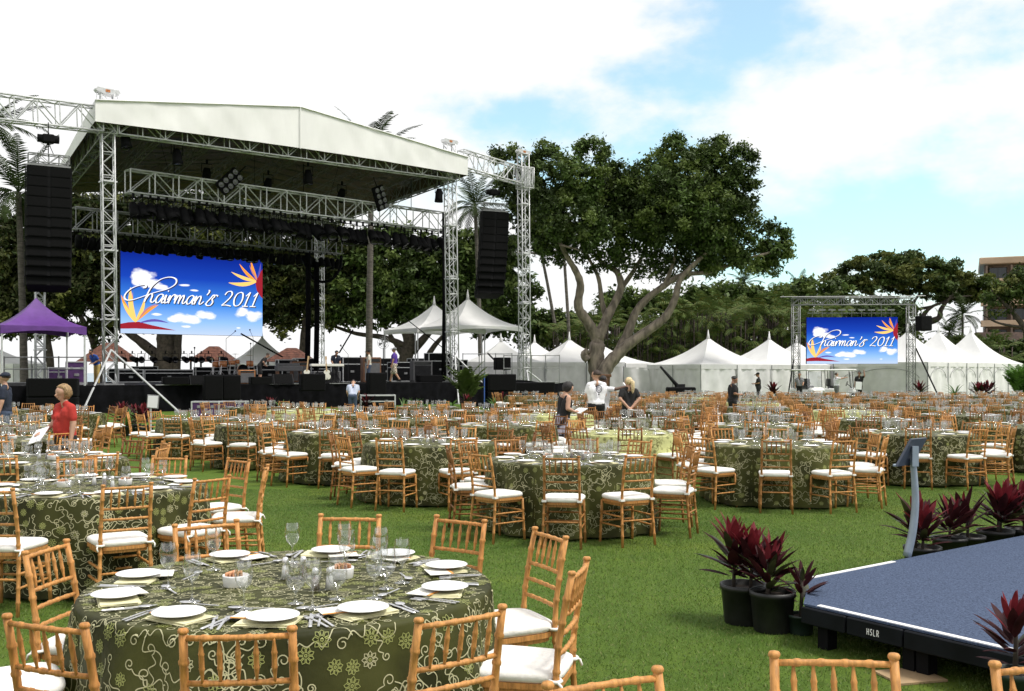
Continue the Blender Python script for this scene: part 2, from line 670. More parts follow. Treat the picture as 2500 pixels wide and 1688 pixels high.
def lawn_blades():
    """short grass blades on the near lawn: one patch scattered over points by geometry nodes"""
    n = 3200
    x = RNG.uniform(-0.5, 0.5, n)
    y = RNG.uniform(-0.5, 0.5, n)
    h = RNG.uniform(0.008, 0.020, n)
    a = RNG.uniform(0, 2 * PI, n)
    w = RNG.uniform(0.0022, 0.0040, n)
    lx, ly = RNG.normal(0, 0.009, n), RNG.normal(0, 0.009, n)
    v = np.zeros((n, 3, 3))
    v[:, 0] = np.stack([x - w * np.cos(a), y - w * np.sin(a), np.zeros(n)], 1)
    v[:, 1] = np.stack([x + w * np.cos(a), y + w * np.sin(a), np.zeros(n)], 1)
    v[:, 2] = np.stack([x + lx, y + ly, h], 1)
    mats = [mat('blade_a', (0.104, 0.175, 0.025), 0.6, trans=0.25, coord='World', col2=(0.150, 0.215, 0.046), vscale=0.8, low=.38, high=.75), mat('blade_b', (0.072, 0.135, 0.018), 0.6, trans=0.25, coord='World', col2=(0.105, 0.170, 0.032), vscale=0.8, low=.38, high=.75), mat('blade_c', (0.190, 0.215, 0.065), 0.7, trans=0.2)]
    me = fast_mesh('grass_patch', v.reshape(-1, 3), 3, mats, mat_idx=RNG.choice([0, 0, 0, 1, 1, 2], n))
    pts = []
    for gy in np.arange(2.2, 15.0, 1.0):
        for gx in np.arange(-8, 9, 1.0):
            if abs(gx) < gy * 0.53 + 1.0:
                pts.append((gx + 0.5, gy + 0.5, 0.0))
    src = bpy.data.objects.new('grass_patch', me)       # not linked to the scene: only the nodes use it
    pm = bpy.data.meshes.new('lawn_points')
    pm.from_pydata(pts, [], [])
    pm.materials.append(mats[0])
    o = link('grass', pm)
    tag(o, 'short grass blades of the near lawn', 'grass', None, 'stuff')
    ng = bpy.data.node_groups.new('scatter_grass', 'GeometryNodeTree')
    ng.interface.new_socket('Geometry', in_out='INPUT', socket_type='NodeSocketGeometry')
    ng.interface.new_socket('Geometry', in_out='OUTPUT', socket_type='NodeSocketGeometry')
    N, L = ng.nodes.new, ng.links.new
    gi, go = N('NodeGroupInput'), N('NodeGroupOutput')
    oi = N('GeometryNodeObjectInfo')
    oi.inputs['Object'].default_value = src
    ip = N('GeometryNodeInstanceOnPoints')
    rv = N('FunctionNodeRandomValue')
    rv.data_type = 'INT'
    rv.inputs[4].default_value = 0
    rv.inputs[5].default_value = 3
    mu = N('ShaderNodeMath')
    mu.operation = 'MULTIPLY'
    mu.inputs[1].default_value = PI / 2
    cx = N('ShaderNodeCombineXYZ')
    L(rv.outputs[2], mu.inputs[0])
    L(mu.outputs[0], cx.inputs[2])
    L(gi.outputs[0], ip.inputs['Points'])
    L(oi.outputs['Geometry'], ip.inputs['Instance'])
    L(cx.outputs[0], ip.inputs['Rotation'])
    L(ip.outputs[0], go.inputs[0])
    md = o.modifiers.new('scatter', 'NODES')
    md.node_group = ng


lawn_blades()

# ------------------------------------------------------------------ concert stage
FL = P(269, HZ, 45.4)
FR = P(1106, HZ, 59.0)
FL.z = FR.z = 0
UX = (FR - FL).normalized()
NY = Vector((-.50, .866, 0))                # the roof's depth runs a little off square, as in the photo
STAGE_RZ = math.atan2(UX.y, UX.x)
STAGE_W = (FR - FL).length
DECK = 1.2


def SP(u, v, z=0.0):
    q = FL + UX * u + NY * v
    return Vector((q.x, q.y, z))


def on_plane(px, py, v):
    """stage point seen at a photo pixel, v metres behind the front tower line"""
    o = SP(0, v)
    k = (px - 1250) / FPX
    # x = k*y on the line o + UX*u
    u = (k * o.y - o.x) / (UX.x - k * UX.y)
    q = o + UX * u
    return u, Vector((q.x, q.y, PZ(py, q.y)))


def truss(p, q, w, h, bays, rc=0.025, rw=0.013, up=(0, 0, 1), n=5, rows=(1, 1, 1, 1), ends=True, mbx=None, hs=1):
    """box truss whose bottom centre line runs p to q"""
    b = mbx or MB()
    p, q = Vector(p), Vector(q)
    d = (q - p)
    Ln = d.length
    d.normalize()
    up = Vector(up)
    up = (up - d * up.dot(d)).normalized()
    s = d.cross(up)
    C = [s * (-w / 2), s * (w / 2), s * (w / 2) + up * h, s * (-w / 2) + up * h]
    for c in C:
        b.bar(p + c, q + c, rc, n, smooth=True)
    for i in range(0, bays + 1, hs):
        a = p + d * (Ln * i / bays)
        for k in range(4):
            b.bar(a + C[k], a + C[(k + 1) % 4], rw, 4)
    for i in range(bays):
        a = p + d * (Ln * i / bays)
        e = p + d * (Ln * (i + 1) / bays)
        for k in range(4):
            if not rows[k]:
                continue
            c0, c1 = C[k], C[(k + 1) % 4]
            if (i + (k > 1)) % 2:
                c0, c1 = c1, c0
            b.bar(a + c0, e + c1, rw, 4)
    return b


stage = thing('concert_stage', 'large black concert stage deck with black cloth skirt below white roof', 'stage', SP(STAGE_W / 2, 0), STAGE_RZ)
Mi = stage.matrix_basis.inverted()


def stage_box(u0, u1, v0, v1, z0, z1, name, m, bev=0.0):
    b = MB()
    b.box(((u0 + u1) / 2 - STAGE_W / 2, (v0 + v1) / 2, (z0 + z1) / 2), (u1 - u0, v1 - v0, z1 - z0), bevel=bev)
    return b.build(name, MATS[m], stage)


stage_box(-9.0, 24.5, -1.2, 17.0, DECK - 0.10, DECK, 'deck', 'black')


def skirt(u0, u1, v, z0, z1, name='skirt'):
    b = MB()
    n = int((u1 - u0) / 0.12)
    b.grid(lambda a, c: (u0 + (u1 - u0) * a - STAGE_W / 2, v + 0.035 * math.sin(a * n * 1.1) + 0.02 * math.sin(a * n * 0.37), z0 + (z1 - z0) * c), n, 1)
    return b.build(name, MATS['black_cloth'], stage)


skirt(-9.0, 24.5, -1.25, 0.01, DECK - 0.02)
b = MB()
for (u0, u1) in ((1.5, 4.6), (7.2, 9.6), (10.6, 11.8)):
    b.box(((u0 + u1) / 2 - STAGE_W / 2, -1.3, DECK + 0.0), (u1 - u0, 0.05, 0.04))
b.build('edge_trim', MATS['alu_dull'], stage)

# ---------- roof: towers, header truss, tarpaulin
roof = thing('stage_roof', 'white tarpaulin stage roof carried on four silver truss towers', 'stage roof', SP(STAGE_W / 2, 9), 0)
RM = roof.matrix_basis.inverted()
ZL, ZR = 12.35, 12.85                       # underside of the roof grid at the two front towers
BLv, BRv = P(97, HZ, 63.7), P(780, HZ, 75.5)
BLv.z = BRv.z = 0
SUV = {}


def tower(base, top, w=0.52, name='tower', parent=roof, bays=None, m='alu', lean=(0, 0)):
    b = MB()
    h = (top - base.z)
    q = Vector((base.x + lean[0], base.y + lean[1], top))
    truss(base - NY * (w / 2), q - NY * (w / 2), w, w, bays or int(h / 0.50), 0.036, 0.020, up=NY, mbx=b, hs=2)
    z = base.z + 2.9
    while z < top - 1:                        # bolted flanges between the sections
        f = (z - base.z) / h
        c = base + Vector((lean[0] * f, lean[1] * f, 0))
        b.box((c.x, c.y, z), (w + .08, w + .08, 0.07), STAGE_RZ)
        z += 3.05
    b2 = MB()
    b2.join(b, parent.matrix_basis.inverted())
    return b2.build(name, MATS[m], parent)


def head(base, top, w=0.52, parent=roof, lean=(0, 0)):
    """sheave plate that sits on a tower's top"""
    c = Vector((base.x + lean[0], base.y + lean[1], top))
    b = MB()
    b.box((0, 0, .02), (w + .25, w + .1, .06))
    b.box((0, -.16, .22), (1.15, .05, .34), bevel=.02)
    b.box((0, .16, .22), (1.15, .05, .34), bevel=.02)
    for x in (-.5, .5):
        b.bar((x, -.2, .22), (x, .2, .22), .13, 10)
        b.bar((x + (.05 if x > 0 else -.05), 0, .2), (x + (.05 if x > 0 else -.05), 0, -1.0), .012, 4)
    o = b.build('sheave_head', MATS['alu'], parent)
    o.matrix_basis = parent.matrix_basis.inverted() @ Matrix.Translation(c) @ Matrix.Rotation(STAGE_RZ, 4, 'Z') @ Matrix.Diagonal((.85, .8, .7, 1))
    b = MB()
    b.box((-0.02, -.19, .22), (.24, .03, .16))
    mat('rust_orange', (0.45, 0.16, 0.05), 0.7, var=.4, vscale=10)
    l = b.build('sheave_label', MATS['rust_orange'], parent)
    l.matrix_basis = o.matrix_basis.copy()
    return o


for base, top, ln in ((FL, 14.05, (-0.14, 0)), (FR, 14.9, (-0.2, 0)), (BLv, 13.6, (0, 0)), (BRv, 13.8, (0, 0))):
    bz = Vector((base.x, base.y, DECK))
    tower(bz, top, lean=ln)
    head(base, top, lean=ln)
    b = MB()
    b.box((base.x, base.y, DECK + .03), (.9, .9, .06), STAGE_RZ)
    x = MB()
    x.join(b, RM)
    x.build('base_plate', MATS['alu_dull'], roof)
for base, feet in ((FL, ((-1.5, -1.9), (2.6, -2.6))), (FR, ((-.7, -1.9), (2.5, -2.0)))):
    for fu, fv in feet:
        u0 = (base - FL).dot(UX)
        b = MB()
        b.bar(SP(u0, -.25, DECK + 1.55), SP(u0 + fu, fv, 0.03), .045, 6)
        b.box(SP(u0 + fu, fv, 0.02), (.3, .3, .04), STAGE_RZ)
        x = MB()
        x.join(b, RM)
        x.build('brace', MATS['alu'], roof)
# sleeve blocks at grid height
for base, z in ((FL, ZL), (FR, ZR)):
    b = MB()
    truss(base + Vector((-.12, 0, z - .05)) - NY * .36, base + Vector((-.14, 0, z + 1.0)) - NY * .36, .74, .74, 1, .03, .02, up=NY, mbx=b)
    x = MB()
    x.join(b, RM)
    x.build('sleeve_block', MATS['alu'], roof)


def roof_truss(p, q, w, h, bays, name, m='alu', rc=.04, rw=.026):
    b = truss(p, q, w, h, bays, rc, rw)
    x = MB()
    x.join(b, RM)
    return x.build(name, MATS[m], roof)


def gz(u):                                    # grid height along the front
    return ZL + (ZR - ZL) * u / STAGE_W


roof_truss(SP(0.3, 0, gz(0)), SP(STAGE_W - .3, 0, gz(STAGE_W)), .52, .95, 18, 'front_truss')
BD = 19.5                                     # roof depth
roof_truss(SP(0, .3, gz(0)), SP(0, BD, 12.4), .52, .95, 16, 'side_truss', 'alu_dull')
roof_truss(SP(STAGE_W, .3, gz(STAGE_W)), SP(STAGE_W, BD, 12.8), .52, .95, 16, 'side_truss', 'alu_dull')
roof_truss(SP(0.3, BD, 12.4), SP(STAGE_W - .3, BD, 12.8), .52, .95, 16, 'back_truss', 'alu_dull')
# peak and canopy
uP, pk = on_plane(731, 262, -0.55)
TOPL, TOPR = 13.55, 14.15


def ctop(u):                                  # roof line along the front
    if u < uP:
        t = (u + .75) / (uP + .75)
        return TOPL + (pk.z - TOPL) * t
    t = (u - uP) / (STAGE_W + .75 - uP)
    return pk.z + (TOPR - pk.z) * t


def clow(u):
    t = (u + .75) / (STAGE_W + 1.5)
    return (ZL + .28) + (ZR - ZL - .02) * t + .15 * math.sin(PI * t)


def canopy_part(name, fn, nu, nv):
    b = MB()
    b.grid(fn, nu, nv)
    x = MB()
    x.join(b, RM)
    return x.build(name, MATS['tarp'], roof)


def wr(a, c, s):                              # wrinkles in the cloth
    return .010 * math.sin(a * 31 + c * 5 + s) + .012 * math.sin(a * 13 - c * 4 + 2 * s) + .006 * math.sin(a * 67 + c * 9 + s)


canopy_part('front_valance', lambda a, c: SP(-.75 + (uP + .75) * a, -.62 + wr(a, c, 0) * math.sin(PI * a) ** .5, clow(-.75 + (uP + .75) * a) * (1 - c) + ctop(-.75 + (uP + .75) * a) * c), 60, 6)
canopy_part('front_valance', lambda a, c: SP(uP + (STAGE_W + .75 - uP) * a, -.62 + wr(a, c, 3) * math.sin(PI * a) ** .5, clow(uP + (STAGE_W + .75 - uP) * a) * (1 - c) + ctop(uP + (STAGE_W + .75 - uP) * a) * c), 60, 6)
canopy_part('roof_panel', lambda a, c: SP(-.75 + (uP + .75) * a, -.61 + (BD + 1.2) * c, ctop(-.75 + (uP + .75) * a) - .8 * c + wr(a, c, 1) - .05 * math.sin(PI * a)), 30, 24)
canopy_part('roof_panel', lambda a, c: SP(uP + (STAGE_W + .75 - uP) * a, -.61 + (BD + 1.2) * c, ctop(uP + (STAGE_W + .75 - uP) * a) - .8 * c + wr(a, c, 4) - .05 * math.sin(PI * a)), 30, 24)
canopy_part('side_valance', lambda a, c: SP(-.76 + .5 * wr(a, c, 2), -.6 + (BD + 1.2) * a, clow(-.75) * (1 - c) + (ctop(-.75) - .8 * a) * c), 30, 3)
canopy_part('side_valance', lambda a, c: SP(STAGE_W + .76 + .5 * wr(a, c, 6), -.6 + (BD + 1.2) * a, clow(STAGE_W + .75) * (1 - c) + (ctop(STAGE_W + .75) - .8 * a) * c), 30, 3)
for s_, (ua, ub) in ((1, (-.75, uP)), (4, (uP, STAGE_W + .75))):  # added sheets inside the tarp, coloured dark to paint in the underside's shade
    lin = canopy_part('roof_shade_sheet', lambda a, c: SP(ua + (ub - ua) * a, -.5 + (BD + 1.0) * c, ctop(ua + (ub - ua) * a) - .8 * c + wr(a, c, s_) - .05 * math.sin(PI * a) - .07), 30, 24)
    lin.data.materials[0] = MATS['roof_shade_sheet']
    lin = canopy_part('valance_shade_sheet', lambda a, c: SP(ua + (ub - ua) * a, -.50 + wr(a, c, s_ - 1) * math.sin(PI * a) ** .5, clow(ua + (ub - ua) * a) * (1 - c) + (ctop(ua + (ub - ua) * a) - .06) * c), 60, 6)
    lin.data.materials[0] = MATS['roof_shade_sheet']
for uu, s_, dx in ((-.75, 2, .06), (STAGE_W + .75, 6, -.06)):  # the same painted shade inside the side valances
    lin = canopy_part('valance_shade_sheet', lambda a, c: SP(uu + dx + .5 * wr(a, c, s_), -.5 + (BD + 1.0) * a, clow(uu) * (1 - c) + (ctop(uu) - .06 - .8 * a) * c), 30, 3)
    lin.data.materials[0] = MATS['roof_shade_sheet']
b = MB()
b.bar(SP(uP, -.68, clow(uP) - .05), SP(uP, -.68, ctop(uP)), .025, 5)
b.tube([SP(u, -.66, ctop(u) + .0) for u in np.linspace(-.75, STAGE_W + .75, 24)], .04, 5)
x = MB()
x.join(b, RM)
x.build('seam', MATS['tarp'], roof)
# rafters and purlins below the tarp
mat('rafter', (0.17, 0.16, 0.15), 0.6, metal=.3, var=.2)
for k in range(1, 8):
    u = STAGE_W * k / 8
    roof_truss(SP(u, .4, gz(u) + .25), SP(u, BD - .2, 12.6), .3, .6, 12, 'rafter', 'rafter', .025, .014)
for k in range(1, 7):
    v = BD * k / 7
    b = MB()
    pts = [SP(u, v, ctop(u) - .8 * v / BD - .30) for u in (0.0, uP, STAGE_W)]
    for a_, c_ in ((pts[0], pts[1]), (pts[1], pts[2])):
        truss(a_ - Vector((0, 0, .4)), c_ - Vector((0, 0, .4)), .2, .4, 10, .022, .012, mbx=b)
    x = MB()
    x.join(b, RM)
    x.build('purlin', MATS['rafter'], roof)
for k in range(4):                             # tension wires
    b = MB()
    b.bar(SP(STAGE_W * (k + .5) / 4, 1, 12.7), SP(STAGE_W * (k + 1) / 4, 9, 11.9), .012, 4)
    x = MB()
    x.join(b, RM)
    x.build('wire', MATS['black'], roof)

# ---------- wing trusses for the loudspeakers
wingR = thing('wing_truss', 'silver truss arm and tower to the right of the white stage roof', 'truss', SP(STAGE_W + 7.3, 0), 0)
uw, pw = on_plane(1282, HZ, 0)
pw.z = 0
b = MB()
for (z0, z1) in ((0.05, PZ(378, pw.y)),):
    tower(Vector((pw.x, pw.y, z0)), z1, parent=wingR, lean=(-.12, 0))
head(pw, PZ(378, pw.y), parent=wingR, lean=(-.12, 0))
zt = PZ(455, pw.y)
x = MB()
x.join(truss(SP(STAGE_W + .5, 0, zt + .45), SP(uw + .35, 0, zt), .55, 1.0, 7, .045, .03), wingR.matrix_basis.inverted())
x.build('arm', MATS['alu'], wingR)
x = MB()
x.join(truss(SP(uw, -.4, zt - .15), SP(uw, -.4, zt + 1.1), .8, .8, 1, .035, .03, up=NY), wingR.matrix_basis.inverted())
for k in range(5):
    x.join(MB().bar(SP(uw - .3 + .15 * k, -.42, zt - .1), SP(uw - .3 + .15 * k, -.42, zt + 1.1), .03, 4), wingR.matrix_basis.inverted())
x.build('sleeve_block', MATS['alu'], wingR)
for fu, fv in ((-.9, -2.0), (2.6, -1.2)):
    x = MB()
    x.join(MB().bar(SP(uw, -.2, 1.9), SP(uw + fu, fv, .03), .05, 6), wingR.matrix_basis.inverted())
    x.build('brace', MATS['alu'], wingR)

wingL = thing('wing_truss', 'silver truss arm running out of frame beside the purple canopy', 'truss', SP(-5, 0), 0)
uwl = -5.9
pl = SP(uwl, 0, 0)
tower(Vector((pl.x, pl.y, .05)), 14.05, parent=wingL)
head(pl, 14.05, parent=wingL)
x = MB()
x.join(truss(SP(uwl, 0, 12.1), SP(-.4, 0, 12.35), .55, 1.05, 6, .045, .03), wingL.matrix_basis.inverted())
x.build('arm', MATS['alu'], wingL)
tow = thing('truss_mast', 'slim silver truss mast standing behind the purple canopy', 'truss', P(98, HZ, 52).xy.to_3d(), 0)
tower(Vector((tow.location.x, tow.location.y, .0)), 7.2, w=.42, parent=tow)


# ---------- line arrays
mat('grille', (0.006, 0.006, 0.0065), 0.85, bump=.5, bscale=70, spec=.08)


def line_array(label, top, n, w, h, d, rz, curve, shift=0.0, zpick=None, lean=0.0):
    t = thing('line_array', label, 'loudspeaker', top, rz)
    b = MB()
    truss((-w * .45, -.2, .18), (w * .45, -.2, .18), .4, .35, 4, .025, .014, mbx=b)
    b.box((0, 0, .06), (w * .95, d * .9, .07))
    b.build('bumper_frame', MATS['alu_dull'], t)
    b = MB()
    b.tube([(-.42, 0, 1.25), (.42, 0, 1.25)], [.17, .17], 10)
    b.box((0, 0, 1.25), (.5, .42, .36), bevel=.05)
    b.bar((0, 0, .5), (0, 0, (zpick or 1.5) - .0), .02, 4)
    b.bar((-.25, 0, .5), (0, 0, 1.1), .015, 4)
    b.bar((.25, 0, .5), (0, 0, 1.1), .015, 4)
    b.build('chain_hoist', MATS['black'], t)
    z, y, ang, xo = 0.0, 0.0, 0.0, 0.0
    for k in range(n):
        b = MB()
        tp = .82
        b.add([(-w / 2, -d / 2, -h), (w / 2, -d / 2, -h), (w / 2 * tp, d / 2, -h), (-w / 2 * tp, d / 2, -h), (-w / 2, -d / 2, -.015), (w / 2, -d / 2, -.015), (w / 2 * tp, d / 2, -.015), (-w / 2 * tp, d / 2, -.015)],
              [(3, 2, 1, 0), (4, 5, 6, 7), (0, 1, 5, 4), (1, 2, 6, 5), (2, 3, 7, 6), (3, 0, 4, 7)])
        b.box((-w * .25, -d / 2 - .012, -h / 2), (w * .42, .024, h * .86), mi=1)
        b.box((w * .25, -d / 2 - .012, -h / 2), (w * .42, .024, h * .86), mi=1)
        b.box((-w / 2 - .02, -d * .3, -h / 2), (.04, .08, h * 1.02), mi=2)
        b.box((w / 2 + .0, -d * .3, -h / 2), (.04, .08, h * 1.02), mi=2)
        o = b.build('cabinet', [MATS['black'], MATS['grille'], MATS['charcoal']], t)
        o.location = (xo, y, z)
        o.rotation_euler = (-ang, 0, 0)
        y += math.sin(ang) * h
        z -= math.cos(ang) * h
        xo += lean * h
        ang += curve * (1 + k * .6)
    return t


la = P(118, 412, 43.2)
line_array('tall black line array hanging above the purple canopy', la, 12, 1.75, .425, .9, STAGE_RZ - R(14), R(.35), zpick=12.3 - la.z)
lb = P(1204, 520, 63.0)
line_array('black curved line array hanging between the silver truss towers', lb, 11, 1.75, .47, .9, STAGE_RZ - R(20), R(.45), zpick=12.9 - lb.z, lean=-.045)


# ---------- hanging lighting trusses and lamps
def lamp_mesh():
    h = MB()
    h.tube([(0, 0, .13), (0, 0, -.02), (0, 0, -.2), (0, 0, -.36)], [.10, .145, .15, .17], 10)
    l = MB()
    l.lathe([(0, 0), (.15, 0.0), (.15, -.02)], 10, (0, 0, -.362), caps=False)
    y = MB()
    y.tube([(-.19, 0, -.05), (-.19, 0, .27), (.19, 0, .27), (.19, 0, -.05)], .016, 4)
    y.box((0, 0, .34), (.06, .05, .16))
    return h.mesh('housing', MATS['black']), l.mesh('lens', MATS['black_gloss']), y.mesh('yoke', MATS['black'])


LM = lamp_mesh()
mat('lens_glow', (0.10, 0.10, 0.11), 0.2)


def lamp(loc, rz, tilt, label, group, sc=1.0):
    t = thing('stage_lamp', label, 'stage lamp', loc, rz, group)
    t.scale = (sc, sc, sc)
    for nm, me, rot in (('housing', LM[0], 1), ('lens', LM[1], 1), ('yoke', LM[2], 0)):
        o = link(nm, me, t)
        if rot:
            o.rotation_euler = (tilt, 0, 0)
    return t


def light_truss(label, a, q, h, nl, words_, seed, bays):
    rng = random.Random(seed)
    t = thing('lighting_truss', label, 'truss', a, 0)
    x = MB()
    x.join(truss(a, q, .62, h, bays, .045, .030), t.matrix_basis.inverted())
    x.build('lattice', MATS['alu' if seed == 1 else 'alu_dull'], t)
    for f in (.12, .5, .88):
        c = a.lerp(q, f)
        x = MB()
        x.join(MB().bar(c + Vector((0, 0, h)), Vector((c.x, c.y, 12.9)), .02, 4), t.matrix_basis.inverted())
        x.build('chain', MATS['black'], t)
    for k in range(nl):
        f = (k + .5) / nl
        c = a.lerp(q, f) + NY * rng.choice((-.28, -.22, .2))
        lamp((c.x, c.y, c.z - (.68 if seed == 1 else .5)), STAGE_RZ + rng.uniform(-.5, .5), rng.choice((-1, 1)) * rng.uniform(.15, .75) if seed != 1 else rng.uniform(-.9, -.3),
             '%s black lamp from the stage-left end under the %s' % (ORD[k + 1], words_), 'lamps under the ' + words_, rng.uniform(1.5, 1.9) if seed == 1 else rng.uniform(1.15, 1.35))
    return t


u1, A1 = on_plane(312, 477, 2.2)
u2, B1 = on_plane(1078, 560, 2.2)
A1.z = B1.z = (A1.z + B1.z) / 2
light_truss('bright silver lighting truss hung across the front of the stage', A1, B1, 1.08, 46, 'bright front truss', 1, 16)
u1, A2 = on_plane(180, 572, 9.5)
u2, B2 = on_plane(828, 611, 9.5)
A2.z = B2.z = (A2.z + B2.z) / 2
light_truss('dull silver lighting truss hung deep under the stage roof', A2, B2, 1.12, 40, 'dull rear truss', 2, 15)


def blinder(px, py, v, label, tiltx, rz):
    u, c = on_plane(px, py, v)
    t = thing('blinder_lamp', label, 'stage lamp', c, rz, 'blinder lamps above the front truss')
    t.rotation_euler = (R(8), tiltx, rz)
    b = MB()
    b.box((0, 0, 0), (.75, .2, 1.35), bevel=.03)
    b.build('housing', MATS['black'], t)
    for i in range(2):
        for j in range(4):
            b = MB()
            b.lathe([(0, .03), (.09, .03), (.14, 0), (.15, .05)], 10, M=Matrix.Translation((-.18 + .36 * i, -.14, -.49 + .33 * j)) @ Matrix.Rotation(R(90), 4, 'X'), caps=False)
            b.build('lens', MATS['lens_glow'], t)
    b = MB()
    b.bar((0, 0, .6), (0, .1, 1.2), .03, 4)
    b.build('yoke', MATS['black'], t)


blinder(560, 443, 1.7, 'eight-lens blinder lamp tilted on the left half of front truss', R(45), STAGE_RZ)
blinder(928, 484, 1.7, 'eight-lens blinder lamp tilted near right end of front truss', R(-25), STAGE_RZ)
for i, (px, py, v) in enumerate(((305, 335, .3), (432, 375, .5), (752, 425, 1), (1072, 470, .2), (505, 420, 4), (655, 445, 4), (835, 470, 4))):
    u, c = on_plane(px, py, v)
    lamp(c, STAGE_RZ, R(-20 + 8 * i), ('boxy black lamp hanging from the roof edge by the %s' % ('left tower', 'left half of the valance', 'middle of the valance', 'right tower')[i]) if i < 4 else 'black spot lamp under the tarp, %s from left' % ORD[i - 3], 'lamps under the roof edge', 1.5)

# swags of black cable and drape columns
for i, (px, v, y0, y1, r) in enumerate(((752, 9.0, 620, 905, .17), (773, 9.2, 640, 905, .17), (1084, 1.5, 520, 945, .13))):
    u, c = on_plane(px, y0, v)
    u, e = on_plane(px - 2, y1, v)
    b = MB()
    b.tube([c, (c + e) / 2 + Vector((.05, 0, 0)), Vector((e.x, e.y, DECK))], r, 6)
    tag(b.build('cable_drop', MATS['black_cloth']), 'thick black cable drop hanging %s' % ('left of pair behind the upstage mast', 'right of pair beside the upstage mast', 'beside the right front tower')[i], 'cable', 'cable drops')
u, c = on_plane(790, 600, 9)
b = MB()
b.tube([c + Vector((1.1 * math.cos(a), .2 * math.sin(a * 2), -1.0 + 1.25 * math.sin(a))) for a in np.linspace(PI * .9, PI * 2.1, 16)], .09, 6)
tag(b.build('cable_swag', MATS['black']), 'looped black cable swag below the end of the rear truss', 'cable')


# ---------- LED screens with printed picture
def led_picture_material(name):
    """sky picture of the screens: blue gradient with soft clouds, in the screen's own 0..1 coordinates"""
    m = bpy.data.materials.new(name)
    m.use_nodes = True
    nt = m.node_tree
    nt.nodes.clear()
    N, L = nt.nodes.new, nt.links.new
    out = N('ShaderNodeOutputMaterial')
    em = N('ShaderNodeEmission')
    em.inputs[1].default_value = 0.95
    L(em.outputs[0], out.inputs[0])
    tc = N('ShaderNodeTexCoord')
    sp = N('ShaderNodeSeparateXYZ')
    L(tc.outputs['Generated'], sp.inputs[0])
    r = N('ShaderNodeValToRGB')
    st = [(0.0, (.50, .62, .84)), (.16, (.28, .50, .86)), (.38, (.05, .24, .74)), (.7, (.010, .055, .44)), (1.0, (.004, .018, .25))]
    while len(r.color_ramp.elements) < len(st):
        r.color_ramp.elements.new(.5)
    for e, (p, c) in zip(r.color_ramp.elements, st):
        e.position, e.color = p, (*c, 1)
    L(sp.outputs[2], r.inputs[0])

    def ma(op, a, b_=None):
        n = N('ShaderNodeMath')
        n.operation = op
        for i, x in enumerate((a, b_)):
            if x is None:
                continue
            if isinstance(x, (int, float)):
                n.inputs[i].default_value = x
            else:
                L(x, n.inputs[i])
        return n.outputs[0]

    nz = N('ShaderNodeTexNoise')
    nz.inputs['Scale'].default_value = 9
    nz.inputs['Detail'].default_value = 6
    L(tc.outputs['Generated'], nz.inputs['Vector'])
    f = None
    for (cx, cz, rx, rz_) in ((.14, .70, .075, .10), (.20, .62, .07, .06), (.10, .63, .03, .05), (.27, .58, .05, .03), (.40, .21, .07, .05), (.47, .19, .08, .05), (.35, .18, .04, .03), (.585, .25, .065, .055), (.85, .30, .05, .06), (.92, .27, .075, .06), (.42, .62, .035, .015), (.5, .56, .03, .012), (.44, .10, .03, .015), (.82, .10, .02, .012), (.24, .24, .04, .015)):
        dx = ma('DIVIDE', ma('SUBTRACT', sp.outputs[0], cx), rx)
        dz = ma('DIVIDE', ma('SUBTRACT', sp.outputs[2], cz), rz_)
        d = ma('SUBTRACT', 1.25, ma('SQRT', ma('ADD', ma('MULTIPLY', dx, dx), ma('MULTIPLY', dz, dz))))
        f = d if f is None else ma('MAXIMUM', f, d)
    f = ma('ADD', f, ma('MULTIPLY', ma('SUBTRACT', nz.outputs[0], .5), 2.4))
    mr = N('ShaderNodeMapRange')
    mr.inputs['From Min'].default_value = .1
    mr.inputs['From Max'].default_value = .6
    L(f, mr.inputs[0])
    mx = N('ShaderNodeMix')
    mx.data_type = 'RGBA'
    L(mr.outputs[0], mx.inputs[0])
    L(r.outputs[0], mx.inputs[6])
    mx.inputs[7].default_value = (.93, .93, .97, 1)
    wv = N('ShaderNodeTexWave')                # lines of the LED rows
    wv.bands_direction = 'Z'
    wv.inputs['Scale'].default_value = 22
    wv.inputs['Distortion'].default_value = .6
    L(tc.outputs['Generated'], wv.inputs['Vector'])
    m2 = N('ShaderNodeMix')
    m2.data_type = 'RGBA'
    m2.blend_type = 'MULTIPLY'
    m2.inputs[0].default_value = .10
    L(mx.outputs[2], m2.inputs[6])
    L(wv.outputs[0], m2.inputs[7])
    L(m2.outputs[2], em.inputs[0])
    MATS[name] = m


led_picture_material('led_picture')
emit('led_white', (.95, .95, .97), .98)
emit('led_shadow', (.05, .04, .06), .7)
emit('led_orange', (.92, .33, .045), .95)
emit('led_yellow', (.98, .60, .16), .95)
emit('led_red', (.36, .02, .035), .8)
emit('led_violet', (.14, .10, .45), .8)
emit('led_pink', (.62, .25, .24), .8)


def ribbon(mb_, pts, w0, y, mi=0):
    """flat stroke in the xz plane; w0 a width or one per point; nib slanted like a pen"""
    n = len(pts)
    vs, fs = [], []
    for i in range(n):
        a, b_ = np.array(pts[max(i - 1, 0)]), np.array(pts[min(i + 1, n - 1)])
        t = b_ - a
        ln = np.hypot(*t) or 1
        t = t / ln
        nx, nz = -t[1], t[0]
        w = w0 * (0.55 + 0.85 * abs(t[0] * 0.35 - t[1] * 0.95) ** 1.5)
        vs += [(pts[i][0] + nx * w / 2, y, pts[i][1] + nz * w / 2), (pts[i][0] - nx * w / 2, y, pts[i][1] - nz * w / 2)]
    fs = [(2 * i, 2 * i + 1, 2 * i + 3, 2 * i + 2) for i in range(n - 1)]
    mb_.add(vs, fs, mi)


